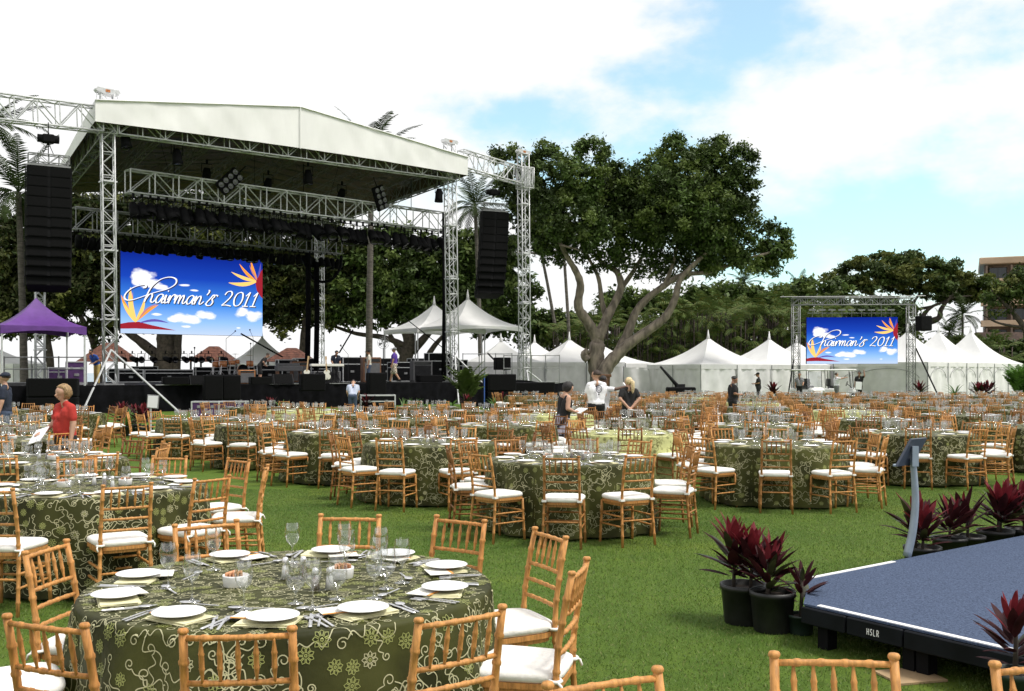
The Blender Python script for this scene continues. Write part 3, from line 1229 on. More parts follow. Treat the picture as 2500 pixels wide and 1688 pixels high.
# script lettering, each glyph as pen strokes in em units (x to the right, z up), slanted on assembly
G = {
    'C': (1.66, [[(1.02, .80), (1.16, .82), (1.20, .93), (1.08, .98), (.78, .92), (.40, .74), (.12, .48), (.02, .25), (.12, .10), (.40, .10), (.80, .24), (1.25, .42), (1.80, .62), (2.40, .82), (2.82, 1.10), (2.86, 1.38), (2.52, 1.48), (2.02, 1.34), (1.56, .96), (1.28, .50), (1.10, .03)],
                  [(1.15, .16), (1.34, .42), (1.50, .49), (1.53, .36), (1.44, .10), (1.54, .02), (1.70, .16)]]),
    'a': (.44, [[(.40, .44), (.26, .5), (.10, .38), (.03, .16), (.10, .0), (.24, .06), (.36, .3), (.41, .46)], [(.41, .46), (.37, .2), (.38, .03), (.46, .02), (.56, .14)]]),
    'i': (.24, [[(.0, .2), (.12, .46), (.10, .2), (.12, .02), (.22, .04), (.32, .16)], [(.17, .66), (.20, .72)]]),
    'r': (.36, [[(.0, .18), (.10, .44), (.08, .0)], [(.09, .1), (.18, .36), (.30, .50), (.38, .46), (.36, .38)]]),
    'm': (.70, [[(.0, .2), (.10, .48), (.06, .0)], [(.07, .12), (.18, .4), (.28, .48), (.31, .36), (.27, .0)], [(.28, .12), (.40, .4), (.50, .48), (.53, .36), (.50, .08), (.58, .02), (.70, .16)]]),
    'n': (.62, [[(.0, .2), (.10, .48), (.06, .0)], [(.07, .12), (.20, .4), (.32, .48), (.37, .36), (.33, .08), (.41, .02), (.58, .18)]]),
    "'": (.12, [[(.14, .86), (.16, .74), (.06, .56)]]),
    's': (.50, [[(.0, .12), (.18, .36), (.32, .58), (.40, .48), (.30, .34), (.36, .16), (.26, -.02), (.08, -.04), (-.02, .06), (.06, .12)], [(.30, .56), (.50, .58), (.60, .52)]]),
    ' ': (.42, []),
    '2': (.64, [[(.08, .62), (.20, .80), (.40, .84), (.50, .70), (.42, .48), (.20, .2), (.0, .0)], [(.0, .0), (.24, .03), (.56, -.02)]]),
    '0': (.64, [[(.36, .82), (.16, .70), (.05, .40), (.10, .08), (.26, .0), (.44, .12), (.54, .42), (.50, .74), (.36, .82)]]),
    '1': (.47, [[(.08, .60), (.30, .84)], [(.30, .84), (.20, .42), (.12, .0)], [(-.04, .0), (.32, .0)]]),
}


def lettering(text, x0, z0, size, wmul, y, mbx, mi):
    x = 0.0
    for ch in text:
        adv, strokes = G[ch]
        for s in strokes:
            sm = catmull(s, 7) if len(s) > 2 else [np.array(s[0], float), np.array(s[1], float)]
            sl = 0 if ch == 'C' else .22
            ribbon(mbx, [(x0 + (x + p[0] + p[1] * sl) * size, z0 + p[1] * size) for p in sm], wmul * size, y, mi)
        x += adv
    return x * size


def petal(mbx, base, tip, w, bend, y, mi):
    b_, t_ = np.array(base, float), np.array(tip, float)
    d = t_ - b_
    nrm = np.array((-d[1], d[0]))
    nrm /= np.hypot(*nrm)
    L_, R_ = [], []
    for k in range(9):
        t = k / 8
        c = b_ + d * t + nrm * bend * math.sin(PI * t)
        ww = w * (math.sin(PI * min(1, t * .92 + .06)) ** .8) * (1 - .25 * t)
        L_.append(c + nrm * ww / 2)
        R_.append(c - nrm * ww / 2)
    vs = [(p[0], y, p[1]) for p in L_ + R_]
    mbx.add(vs, [(i, i + 1, 10 + i, 9 + i) for i in range(8)], mi)


def led_screen(label, tl, tr, bl, W, H, frame_depth):
    """screen in its own coordinates: x along the width, z up, front faces -y"""
    d = Vector((tr.x - tl.x, tr.y - tl.y, 0))
    t = thing('led_screen', label, 'screen', Vector((tl.x, tl.y, bl.z)), math.atan2(d.y, d.x))
    b = MB()
    b.box((W / 2, .16, H / 2), (W, .30, H))
    b.build('cabinet', MATS['black'], t)
    b = MB()
    b.box((W / 2, -.002, H / 2), (W - .02, .02, H - .02))
    b.build('picture_panel', MATS['led_picture'], t)
    s = H
    # bird of paradise flowers, clipped at the panel's borders by their own outline
    fl = MB()
    X = lambda v: v * W
    Z = lambda v: v * H
    mats = [MATS[k] for k in ('led_orange', 'led_yellow', 'led_red', 'led_violet', 'led_pink', 'led_white')]
    y0 = -.016
    fl.add([(X(.0), y0, Z(.055)), (X(.0), y0, Z(.115)), (X(.05), y0, Z(.135)), (X(.12), y0, Z(.145)), (X(.2), y0, Z(.11)), (X(.37), y0, Z(.05)), (X(.22), y0, Z(.058)), (X(.1), y0, Z(.062))], [(0, 7, 6, 5, 4, 3, 2, 1)], 2)
    petal(fl, (X(.13), Z(.135)), (X(.32), Z(.14)), .035 * s, .03 * s, y0 - .004, 3)
    for (bx, bz, tx, tz, w, bd, mi) in ((.10, .14, .004, .46, .06, .02, 0), (.10, .14, .065, .56, .075, .03, 1), (.10, .15, .16, .44, .055, -.02, 1), (.10, .15, .25, .36, .055, .02, 0), (.12, .18, .245, .375, .03, .03, 4), (.09, .15, .012, .38, .05, .0, 1), (.1, .2, .08, .5, .02, .02, 0)):
        petal(fl, (X(bx), Z(bz)), (X(tx), Z(tz)), w * W * .5, bd * W * .5, y0 - .006 - .001 * mi, mi)
    fl.add([(X(.999), y0, Z(.88)), (X(.965), y0, Z(.80)), (X(.945), y0, Z(.70)), (X(.955), y0, Z(.60)), (X(.985), y0, Z(.52)), (X(.999), y0, Z(.50))], [(0, 1, 2, 3, 4, 5)], 2)
    for (bx, bz, tx, tz, w, bd, mi) in ((.955, .74, .91, .985, .05, .01, 0), (.96, .76, .985, .96, .03, -.01, 3), (.95, .72, .825, .93, .05, .02, 0), (.95, .72, .765, .82, .055, .02, 1), (.95, .71, .745, .68, .065, .03, 1), (.94, .72, .83, .78, .02, .0, 0), (.955, .75, .90, .92, .025, .01, 4)):
        petal(fl, (X(bx), Z(bz)), (X(tx), Z(tz)), w * W * .5, bd * W * .5, y0 - .006 - .001 * mi, mi)
    fl.build('flower_picture', mats, t)['kind'] = 'stuff'
    size = .185 * H
    tot = sum(G[c][0] for c in "Cairman's 2011")          # the C glyph carries the joined h
    size = .94 * W / tot
    lt = MB()
    lettering("Cairman's 2011", W * .022 + .010 * H, H * .385 - .010 * H, size, .085, -.031, lt, 0)
    lt.build('lettering_shadow', MATS['led_shadow'], t)
    lt = MB()
    lettering("Cairman's 2011", W * .022, H * .385, size, .066, -.038, lt, 0)
    lt.build('lettering', MATS['led_white'], t)
    return t


tl = P(294, 612, 61.4)
tr = P(641, 636, 66.7)
bl = P(294, 814, 61.4)
led_screen('large blue event screen hung at the back of the stage', tl, tr, bl, math.hypot(tr.x - tl.x, tr.y - tl.y), tl.z - bl.z, .3)
b = MB()
for k in range(6):
    f = (k + .5) / 6
    c = tl.lerp(tr, f)
    b.bar((c.x, c.y + .15, tl.z - .05), (c.x, c.y + .15, 10.6), .02, 4)
b.box(tuple(((tl + tr) / 2 + Vector((0, .15, .3)))), ((tr - tl).length, .4, .5), math.atan2(tr.y - tl.y, tr.x - tl.x))
tag(b.build('screen_rigging', MATS['black_cloth']), 'black header and hanging cables above the stage screen', 'rigging')

# ------------------------------------------------------------------ things on and in front of the stage
def gear(name, label, cat, px, D, zb, rz=None, group=None):
    return thing(name, label, cat, (PX(px, D), D, zb), STAGE_RZ * .6 if rz is None else rz, group)


def road_case(label, px, D, zb, w, h, d, body='black', rz=None, group='road cases', lid=True):
    t = gear('road_case', label, 'road case', px, D, zb, rz, group)
    cas = .10 if zb < .5 else .0
    b_ = MB()
    b_.box((0, 0, cas + (h - cas) / 2), (w, d, h - cas))
    b_.build('body', MATS[body], t)
    b_ = MB()
    for sx in (-1, 1):
        for sy in (-1, 1):
            b_.box((sx * w / 2, sy * d / 2, cas + (h - cas) / 2), (.05, .05, h - cas + .02))
    for z in (cas + .02, h - .01) + ((h * .72,) if lid else ()):
        for s in (-1, 1):
            b_.box((0, s * d / 2, z), (w, .045, .045))
            b_.box((s * w / 2, 0, z), (.045, d, .045))
    b_.build('edging', MATS['alu'], t)
    for s in (-1, 1):
        b_ = MB()
        b_.box((s * w * .25, -d / 2 - .02, h * .72), (.11, .03, .10), bevel=.01)
        b_.build('latch', MATS['alu_dull'], t)
    b_ = MB()
    b_.box((0, -d / 2 - .015, h * .42), (.22, .03, .12), bevel=.01)
    b_.build('handle', MATS['alu_dull'], t)
    if cas:
        for sx in (-1, 1):
            for sy in (-1, 1):
                b_ = MB()
                b_.bar((sx * w * .4 - .03, sy * d * .38, .05), (sx * w * .4 + .03, sy * d * .38, .05), .05, 10)
                b_.build('castor', MATS['charcoal'], t)
    return t


def speaker_box(label, px, D, zb, w, h, d, rz=None, group='stage loudspeakers', n=1, wedge=False):
    t = gear('stage_speaker', label, 'loudspeaker', px, D, zb, rz, group)
    b_ = MB()
    if wedge:
        b_.add([(-w / 2, -d / 2, 0), (w / 2, -d / 2, 0), (w / 2, d / 2, 0), (-w / 2, d / 2, 0), (-w / 2, -d * .05, h), (w / 2, -d * .05, h), (w / 2, d / 2, h * .55), (-w / 2, d / 2, h * .55)],
               [(3, 2, 1, 0), (4, 5, 6, 7), (0, 1, 5, 4), (1, 2, 6, 5), (2, 3, 7, 6), (3, 0, 4, 7)])
        b_.build('cabinet', MATS['charcoal'], t)
        g_ = MB()
        g_.add([(-w * .44, -d * .48, h * .06), (w * .44, -d * .48, h * .06), (w * .44, -d * .08, h * .97), (-w * .44, -d * .08, h * .97)], [(0, 1, 2, 3)], M=Matrix.Translation((0, -.02, .01)))
        g_.build('grille', MATS['grille'], t)
    else:
        for k in range(n):
            b_ = MB()
            b_.box((0, 0, h / n * (k + .5)), (w, d, h / n - .015), bevel=.03)
            b_.build('cabinet', MATS['black'], t)
            g_ = MB()
            g_.box((0, -d / 2 - .012, h / n * (k + .5)), (w * .9, .024, h / n * .86))
            g_.build('grille', MATS['grille'], t)
    return t


mat('amp_orange', (.36, .145, .045), .6, var=.2, vscale=6)
mat('amp_wood', (.16, .070, .032), .5, var=.25, vscale=5)
mat('amp_grey', (.10, .10, .105), .7, var=.1)
mat('drum_wood', (.42, .16, .06), .25, var=.2, vscale=4)
mat('drum_skin', (.8, .8, .78), .5)
mat('cymbal', (.55, .42, .16), .25, metal=1)
mat('ivory', (.75, .73, .66), .4)
mat('gtr_white', (.72, .70, .60), .3)
mat('gtr_neck', (.50, .33, .17), .45)
mat('blue_edge', (.05, .12, .42), .5)
# cases along the back
road_case('wide black road case with silver edging under the stage screen', 411, 60, DECK, 2.7, .72, .8)
road_case('small black road case behind the left front tower', 318, 58, DECK, 1.3, .72, .8)
road_case('purple-sided road case under the purple canopy', 186, 47.5, DECK, .85, 1.05, .7, 'purple_case')
road_case('second purple-lidded case behind the canopy leg', 145, 50, DECK, 1.0, .8, .7, 'purple_case')
road_case('purple flat case on the lawn, nearer the white sign', 506, 37.8, 0, .98, .68, .6, 'purple_case', R(4), lid=False)
road_case('purple flat case on the lawn, farther from the white sign', 570, 38.0, 0, .98, .68, .6, 'purple_case', R(4), lid=False)
road_case('black case with silver edging on the lawn beside the striped shirt', 922, 40.5, 0, 1.32, .86, .9, 'black', R(10))
for i, (px, D, w, h) in enumerate(((655, 62, 1.5, 1.0), (700, 64, 1.2, 1.35), (855, 60, 1.1, 1.45), (985, 64, 1.8, 1.2), (1070, 66, 1.6, 1.8), (610, 66, 1.4, .9), (300, 66, 1.8, .8), (352, 67, 1.6, .95), (455, 67, 1.7, .75), (505, 66, 1.5, .9), (560, 68, 1.6, 1.0), (745, 68, 1.5, 1.5), (780, 66, 1.3, 1.1), (835, 69, 1.3, 1.0), (940, 68, 1.6, 1.5), (1025, 69, 1.5, 1.5), (1110, 68, 1.5, 1.4))):
    road_case('tall black equipment rack at the back of the stage, %s from the screen' % ORD[i + 1], px, D, DECK, w, h, .8, 'black', group='equipment racks')
# stage front boxes
speaker_box('paired black monitor block at the stage lip, nearer the screen', 519, 45.6, DECK - .7, .8, 1.15, .6)
speaker_box('paired black monitor block at the stage lip, beside the orange amplifier', 563, 46.4, DECK - .7, .8, 1.15, .6)
speaker_box('grey wedge monitor left of the paired blocks', 483, 46.6, DECK, .75, .42, .6, wedge=True)
speaker_box('low black speaker box left of the wedge monitor', 427, 46.2, DECK, 1.1, .36, .6)
speaker_box('black speaker box at the foot of the singer mark', 636, 47.6, DECK, 1.0, .36, .6)
speaker_box('grey wedge monitor in the middle of the stage lip', 690, 48.6, DECK, .95, .48, .65, wedge=True)
speaker_box('black flat monitor between the wedges and guitars', 762, 49.6, DECK - .35, 1.2, .85, .5)
speaker_box('tall black block behind the silver-edged lawn case', 918, 52.0, DECK - .6, .9, 1.15, .6)
speaker_box('low black box behind the purple-shirt person', 1048, 58.0, DECK, 1.4, .42, .6)
speaker_box('large black bass stack before the stage wing', 130, 41.6, 0, 1.9, 1.52, .9, R(18), n=2)
speaker_box('tall black bass stack right of the potted palm', 1219, 50.0, 0, 1.45, 1.68, .9, R(20), n=2)
b_ = MB()
b_.box((PX(1183, 49.6), 49.6, .84), (.05, .5, 1.68))
tag(b_.build('blue_board', MATS['blue_edge']), 'thin blue board leaning on the tall bass stack', 'board')
speaker_box('black bass box in front of the scaffold', 1300, 53.0, 0, 2.2, 1.25, .9, R(14), n=2)
speaker_box('small black speaker on the scaffold platform', 1226, 60.5, 1.9, .9, .75, .7, R(14))


def amp(label, px, D, w, h, d, m, zb=DECK):
    t = gear('amplifier', label, 'amplifier', px, D, zb, None, 'amplifiers on the stage')
    b_ = MB()
    b_.box((0, 0, h / 2), (w, d, h), bevel=.03)
    b_.build('cabinet', MATS[m], t)
    b_ = MB()
    b_.box((0, -d / 2 - .01, h * .42), (w * .84, .02, h * .70))
    b_.build('grille', MATS['amp_grey' if m != 'amp_grey' else 'charcoal'], t)
    b_ = MB()
    b_.box((0, -d / 2 - .015, h * .88), (w * .84, .03, h * .12))
    b_.build('control_panel', MATS['black_gloss'], t)


amp('orange guitar amplifier beside the crouching technician', 602, 51, .80, .68, .4, 'amp_orange')
amp('grey amplifier cabinet below the white keyboard', 796, 55, 1.5, .62, .5, 'amp_grey')
amp('brown wooden organ cabinet behind the keyboard', 731, 60, 1.0, 1.2, .6, 'amp_wood')
amp('tall brown rotary speaker cabinet beside the white-shirt person', 905, 58, 1.05, 1.42, .6, 'amp_wood')
amp('black bass cabinet at the right front tower', 1028, 60, 1.2, 1.25, .6, 'amp_grey')
# keyboard on stand
t = gear('keyboard', 'long white stage keyboard on a stand', 'keyboard', 798, 53.5, DECK)
b_ = MB()
b_.box((0, 0, .93), (1.75, .38, .12), bevel=.02)
b_.build('body', MATS['ivory'], t)
b_ = MB()
for k in range(28):
    b_.box((-.8 + .0585 * k, -.1, 1.0), (.05, .17, .02))
b_.build('keys', MATS['drum_skin'], t)['kind'] = 'stuff'
for s in (-1, 1):
    b_ = MB()
    b_.bar((s * .7, -.2, 0), (s * .4, .15, .88), .02, 5)
    b_.bar((s * .7, .2, 0), (s * .4, -.15, .88), .02, 5)
    b_.build('stand_leg', MATS['charcoal'], t)
t = gear('electric_organ', 'grey electric organ behind the wedge monitors', 'keyboard', 705, 58.5, DECK)
b_ = MB()
b_.box((0, 0, .78), (1.5, .6, .3), bevel=.03)
b_.box((0, .2, 1.0), (1.3, .3, .16), bevel=.03)
b_.build('body', MATS['amp_grey'], t)
for s in (-1, 1):
    b_ = MB()
    b_.box((s * .65, 0, .32), (.08, .5, .64))
    b_.build('side', MATS['amp_wood'], t)


def guitar(label, px, D, lean, m):
    t = gear('electric_guitar', label, 'guitar', px, D, DECK, None, 'guitars on stands')
    t.rotation_euler = (R(-10), lean, 0)
    pts = catmull([(0, .50), (.13, .46), (.15, .36), (.11, .28), (.17, .18), (.14, .04), (0, .0), (-.14, .04), (-.17, .18), (-.11, .28), (-.15, .38), (-.10, .47)], 3, True)
    b_ = MB()
    n = len(pts)
    vs = [(p[0], -.03, p[1] + .2) for p in pts] + [(p[0], .03, p[1] + .2) for p in pts]
    b_.add(vs, [tuple(range(n - 1, -1, -1)), tuple(range(n, 2 * n))] + [(i, (i + 1) % n, n + (i + 1) % n, n + i) for i in range(n)])
    b_.build('body', MATS[m], t)
    b_ = MB()
    b_.box((0, -.02, .93), (.055, .035, .62))
    b_.box((0.01, -.015, 1.3), (.09, .025, .17))
    b_.build('neck', MATS['gtr_neck'], t)
    b_ = MB()
    b_.bar((-.18, .1, 0), (0, .05, .5), .013, 4)
    b_.bar((.18, .1, 0), (0, .05, .5), .013, 4)
    b_.bar((0, -.12, 0), (0, .05, .5), .013, 4)
    b_.build('stand', MATS['black'], t)


guitar('pale-necked guitar on a stand left of the white keyboard', 746, 50.5, R(4), 'gtr_white')
guitar('white-bodied guitar on a stand right of the grey amplifier', 800, 51.0, R(-6), 'gtr_white')


def drumkit(px, D):
    t = gear('drum_riser', 'low black drum riser behind the paired monitor blocks', 'riser', px, D, DECK, STAGE_RZ * .5)
    b_ = MB()
    b_.box((0, 0, .22), (2.6, 2.2, .44))
    b_.build('platform', MATS['black_cloth'], t)
    k = gear('drum_kit', 'orange-brown drum kit with cymbals on the black riser', 'drum kit', px, D, DECK + .44, STAGE_RZ * .5)
    bd = MB()
    bd.tube([(.55, -.35, .3), (.55, .1, .3)], [.29, .29], 20)
    bd.build('bass_drum', MATS['drum_wood'], k)
    bd = MB()
    bd.lathe([(0, .0), (.28, 0), (.29, .03)], 20, M=Matrix.Translation((.55, -.36, .3)) @ Matrix.Rotation(R(90), 4, 'X'), caps=False)
    bd.build('drum_head', MATS['black_gloss'], k)
    for (x, y, z, r, h) in ((-.55, -.1, .42, .22, .38), (-.05, -.05, .55, .19, .28), (.25, .2, .62, .17, .25), (1.0, .1, .45, .21, .36), (-.95, .2, .4, .2, .35)):
        q = MB()
        q.lathe([(r, 0), (r, h)], 16, (x, y, z))
        o = q.build('tom', MATS['drum_wood'], k)
        q = MB()
        for zz in (z, z + h):
            q.tube([(x + (r + .008) * math.cos(a), y + (r + .008) * math.sin(a), zz) for a in np.linspace(0, 2 * PI, 17)], .013, 4)
        q.build('hoop', MATS['steel'], o)
        q = MB()
        for a in (0, 2.1, 4.2):
            q.bar((x + r * math.cos(a), y + r * math.sin(a), z + .1), (x + (r + .1) * math.cos(a), y + (r + .1) * math.sin(a), 0), .012, 4)
        q.build('leg', MATS['steel'], o)
    for (x, y, z, r) in ((-.7, .3, 1.05, .24), (.2, .5, 1.2, .26), (1.0, .4, 1.12, .25), (-1.15, .0, .9, .18)):
        q = MB()
        q.lathe([(0, .03), (.05, .025), (r, 0), (.05, .018), (0, .02)], 18, (x, y, z), caps=False)
        o = q.build('cymbal', MATS['cymbal'], k)
        q = MB()
        q.bar((x, y, 0), (x, y, z), .013, 4)
        for a in (0, 2.1, 4.2):
            q.bar((x, y, .25), (x + .25 * math.cos(a), y + .25 * math.sin(a), 0), .01, 4)
        q.build('stand', MATS['steel'], o)


drumkit(568, 60)


def mic_stand(label, px, D, h, boom=0.0, zb=DECK):
    t = gear('mic_stand', label, 'microphone stand', px, D, zb, None, 'microphone stands')
    b_ = MB()
    b_.bar((0, 0, 0), (0, 0, h), .014, 5)
    for a in (.3, 2.4, 4.5):
        b_.bar((0, 0, .12), (.3 * math.cos(a), .3 * math.sin(a), .0), .011, 4)
    if boom:
        b_.bar((0, 0, h), (boom, 0, h + .45), .012, 4)
    b_.build('stand', MATS['charcoal'], t)
    b_ = MB()
    b_.ball((boom, 0, h + (.45 if boom else .03) + .03), .05, 8)
    b_.bar((boom * .92, 0, h + (.41 if boom else -.05)), (boom, 0, h + (.45 if boom else .03)), .02, 5)
    b_.build('microphone', MATS['black'], t)


for i, (px, D, h, bm) in enumerate(((352, 56, 1.5, .3), (475, 52, 1.75, 0), (552, 62, 2.6, .55), (618, 63, 2.7, -.2), (612, 60, 2.2, 0), (850, 54, 1.5, -.4), (880, 57, 1.4, 0), (1008, 58, 1.3, .3))):
    mic_stand('microphone stand on the stage, %s counted from the screen side' % ORD[i + 1], px, D, h, bm)
# row of floor lamps behind the cases
for i, px in enumerate((297, 323, 345, 371, 404, 427, 449, 468, 491, 509, 540)):
    c = P(px, 876, 64)
    lamp((c.x, c.y, c.z), STAGE_RZ + .4 * math.sin(i * 2.1), R(-75), 'round floor lamp on the rail below the screen, %s along' % ORD[i + 1], 'floor lamps on the rear rail', 1.15)
a_, e_ = P(285, 884, 64), P(560, 884, 64)
t = thing('lamp_rail', 'low dark pipe rail carrying the round floor lamps', 'rail', (a_.x, a_.y, DECK))
b_ = MB()
b_.bar((0, 0, a_.z - DECK + .1), (e_.x - a_.x, 0, e_.z - DECK + .1), .03, 6)
for f in (0, .33, .66, 1):
    b_.bar(((e_.x - a_.x) * f, 0, 0), ((e_.x - a_.x) * f, 0, a_.z - DECK + .1), .03, 6)
b_.build('pipe', MATS['charcoal'], t)
# diagonal black poles and the big fan
for i, (p0, p1, D, lab) in enumerate((((588, 815), (690, 872), 62, 'black diagonal pole above the drum kit'), ((862, 805), (828, 862), 66, 'black diagonal stay above the keyboard person'), ((980, 770), (1120, 880), 66, 'long black stay wire across the open tents'), ((1190, 862), (1232, 905), 62, 'short black stay below the open tents'))):
    q = MB()
    q.bar(P(*p0, D), P(*p1, D), .05 if i != 2 else .03, 5)
    tag(q.build('stay_pole', MATS['black']), lab, 'pole', 'black stay poles')
t = gear('fan', 'tall round pedestal fan beside the purple-shirt person', 'fan', 936, 60, DECK)
b_ = MB()
b_.bar((0, 0, 0), (0, 0, 2.0), .03, 6)
b_.lathe([(.28, 0), (.28, .03), (.05, .06)], 14)
b_.build('stand', MATS['charcoal'], t)
b_ = MB()
for r in (.14, .25, .36):
    b_.tube([(r * math.cos(a), 0, 2.3 + r * math.sin(a)) for a in np.linspace(0, 2 * PI, 20)], .010, 4)
for k in range(12):
    a = k * PI / 6
    b_.bar((0, -.03, 2.3), (.36 * math.cos(a), 0, 2.3 + .36 * math.sin(a)), .006, 4)
b_.build('cage', MATS['alu_dull'], t)
b_ = MB()
for k in range(4):
    a = k * PI / 2 + .4
    b_.add([(0, .02, 2.3), (.3 * math.cos(a - .3), .01, 2.3 + .3 * math.sin(a - .3)), (.3 * math.cos(a + .3), .05, 2.3 + .3 * math.sin(a + .3))], [(0, 1, 2)])
b_.build('blade', MATS['alu_dull'], t)


# scaffold and rail structures
def scaffold(label, x0, x1, D, zs, nposts, rz=0.0):
    t = thing('scaffold', label, 'scaffold', ((x0 + x1) / 2, D, 0), rz)
    w = x1 - x0
    for k in range(nposts):
        b_ = MB()
        xx = -w / 2 + w * k / (nposts - 1)
        b_.bar((xx, 0, 0), (xx, 0, zs[-1] + .05), .03, 6)
        b_.build('post', MATS['alu_dull'], t)
    for z in zs:
        b_ = MB()
        b_.bar((-w / 2, -.03, z), (w / 2, -.03, z), .028, 6)
        b_.build('rail', MATS['alu_dull'], t)
    return t


scaffold('grey pipe scaffold rail in front of the white tents', PX(1230, 60), PX(1366, 60), 60, (1.2, 2.0, 2.75), 5)
scaffold('grey pipe rail on the stage wing under the purple canopy', PX(10, 45), PX(210, 45), 45, (1.3, 1.9, 2.42), 4)
scaffold('grey handrail on the platform under the open tents', PX(1130, 63), PX(1250, 63), 63, (1.2, 2.1, 2.9), 4)
b_ = MB()
b_.box((PX(1010, 68), 69, .6), (13, 9, 1.2), R(32))
tag(b_.build('side_platform', MATS['black_cloth']), 'black-skirted side platform under the open white tents', 'platform')
b_ = MB()
b_.grid(lambda a, c: (PX(1130, 52) + (PX(1380, 56) - PX(1130, 52)) * a, 52 + 4 * a + .06 * math.sin(a * 60), .01 + (1.25 - .1 * math.sin(a * 9)) * c), 60, 2)
tag(b_.build('black_drape', MATS['black_cloth']), 'black cloth drape hung before the scaffold right of the stage', 'drape')
# boom pole on black base, lawn side of the tents
t = thing('boom_stand', 'long black boom pole slanting out of a black ballast base', 'boom', (PX(1662, 60), 60, 0))
b_ = MB()
b_.box((0, 0, .45), (1.65, .9, .9), bevel=.06)
b_.build('ballast', MATS['black'], t)
b_ = MB()
q = P(1612, 895, 60)
b_.tube([(.0, 0, .75), (q.x - t.location.x, 0, q.z)], [.13, .06], 8)
b_.box((-.05, 0, .95), (.5, .4, .25), R(10))
b_.build('pole', MATS['charcoal'], t)
# wooden sign board beside the trunk
t = thing('wooden_sign', 'brown wooden board leaning against the forked trunk', 'board', (PX(1472, 66), 66, 0))
b_ = MB()
b_.box((0, 0, 1.55), (1.1, .08, .18), bevel=.02)
b_.box((0, .05, 1.2), (.9, .06, .55))
b_.build('board', MATS['amp_wood'], t)
b_ = MB()
b_.bar((-.4, .05, 0), (-.4, .05, 1.3), .04, 5)
b_.bar((.4, .05, 0), (.4, .05, 1.3), .04, 5)
b_.build('post', MATS['bark_dark'], t)


def sign(label, px, py, D, w=.42, h=.48):
    c = P(px, py, D)
    t = thing('sign_stand', label, 'sign', (c.x, D, 0))
    b_ = MB()
    b_.bar((0, 0, 0), (0, 0, c.z), .025, 6)
    b_.lathe([(.22, 0), (.22, .02), (.03, .05)], 14)
    b_.build('post', MATS['alu'], t)
    b_ = MB()
    b_.box((0, -.03, c.z), (w, .025, h), bevel=.008)
    o = b_.build('board', MATS['alu_dull'], t)
    b_ = MB()
    b_.box((0, -.046, c.z), (w - .05, .006, h - .05))
    o2 = b_.build('notice', MATS['paper'], t)
    o.rotation_euler = o2.rotation_euler = (0, R(4), 0)


sign('white notice board on a grey post before the stage', 368, 981, 27, .31, .36)
sign('white notice board beside the golf cart with the pointing person', 2093, 942, 62, .42, .5)
sign('white notice board before the arched tents beside red plants', 2370, 943, 62, .40, .42)


# ------------------------------------------------------------------ golf carts
mat('cart_white', (.75, .75, .74), .3)
mat('cart_seat', (.02, .02, .022), .5)
glass_mat('cart_glass', (.85, .88, .9), .12)


def golf_cart(label, px, D, rz):
    t = thing('golf_cart', label, 'golf cart', (PX(px, D), D, 0), rz, 'golf carts')
    b_ = MB()
    b_.box((1.0, 0, .58), (.7, 1.1, .46), bevel=.12, taper=.85)
    b_.box((-.75, 0, .55), (1.0, 1.15, .42), bevel=.08)
    b_.box((.1, 0, .34), (1.9, 1.1, .14), bevel=.04)
    b_.build('body', MATS['cart_white'], t)
    b_ = MB()
    b_.box((0, 0, 1.92), (2.0, 1.25, .10), bevel=.045)
    b_.build('roof', MATS['cart_white'], t)
    for sx, top in ((.82, .72), (-.75, -.80)):
        for sy in (-.52, .52):
            b_ = MB()
            b_.bar((sx, sy, .7), (top, sy, 1.88), .022, 6)
            b_.build('roof_post', MATS['charcoal'], t)
    b_ = MB()
    b_.box((-.35, 0, .84), (.55, 1.05, .16), bevel=.05)
    b_.box((-.66, 0, 1.12), (.14, 1.05, .5), bevel=.05)
    b_.build('seat', MATS['cart_seat'], t)
    b_ = MB()
    b_.add([(.84, -.5, .82), (.84, .5, .82), (.75, .5, 1.8), (.75, -.5, 1.8)], [(0, 1, 2, 3)])
    b_.build('windshield', MATS['cart_glass'], t)
    b_ = MB()
    b_.bar((.8, -.25, .75), (.45, -.25, 1.05), .02, 5)
    b_.tube([(.45 + .05 * math.cos(a), -.25 + .17 * math.sin(a), 1.05 + .15 * math.cos(a)) for a in np.linspace(0, 2 * PI, 12)], .015, 4)
    b_.build('steering_wheel', MATS['charcoal'], t)
    for sx in (.85, -.80):
        for sy in (-.5, .5):
            b_ = MB()
            b_.tube([(sx, sy - .09, .23), (sx, sy + .09, .23)], .23, 16)
            w = b_.build('wheel', MATS['charcoal'], t)
            b_ = MB()
            b_.tube([(sx, sy - .095, .23), (sx, sy + .095, .23)], .11, 10)
            b_.build('rim', MATS['alu'], w)
    for sy in (-.35, .35):
        b_ = MB()
        b_.ball((1.34, sy, .62), .07, 8)
        b_.build('headlight', MATS['drum_skin'], t)


golf_cart('white golf cart beside the pointing person', 2048, 66, R(-8))
golf_cart('white golf cart seen end-on beside the screen frame leg', 1972, 65, R(-76))

# ------------------------------------------------------------------ banquet tables, chairs and place settings
TR_, TH = 0.915, 0.76                     # table radius and height


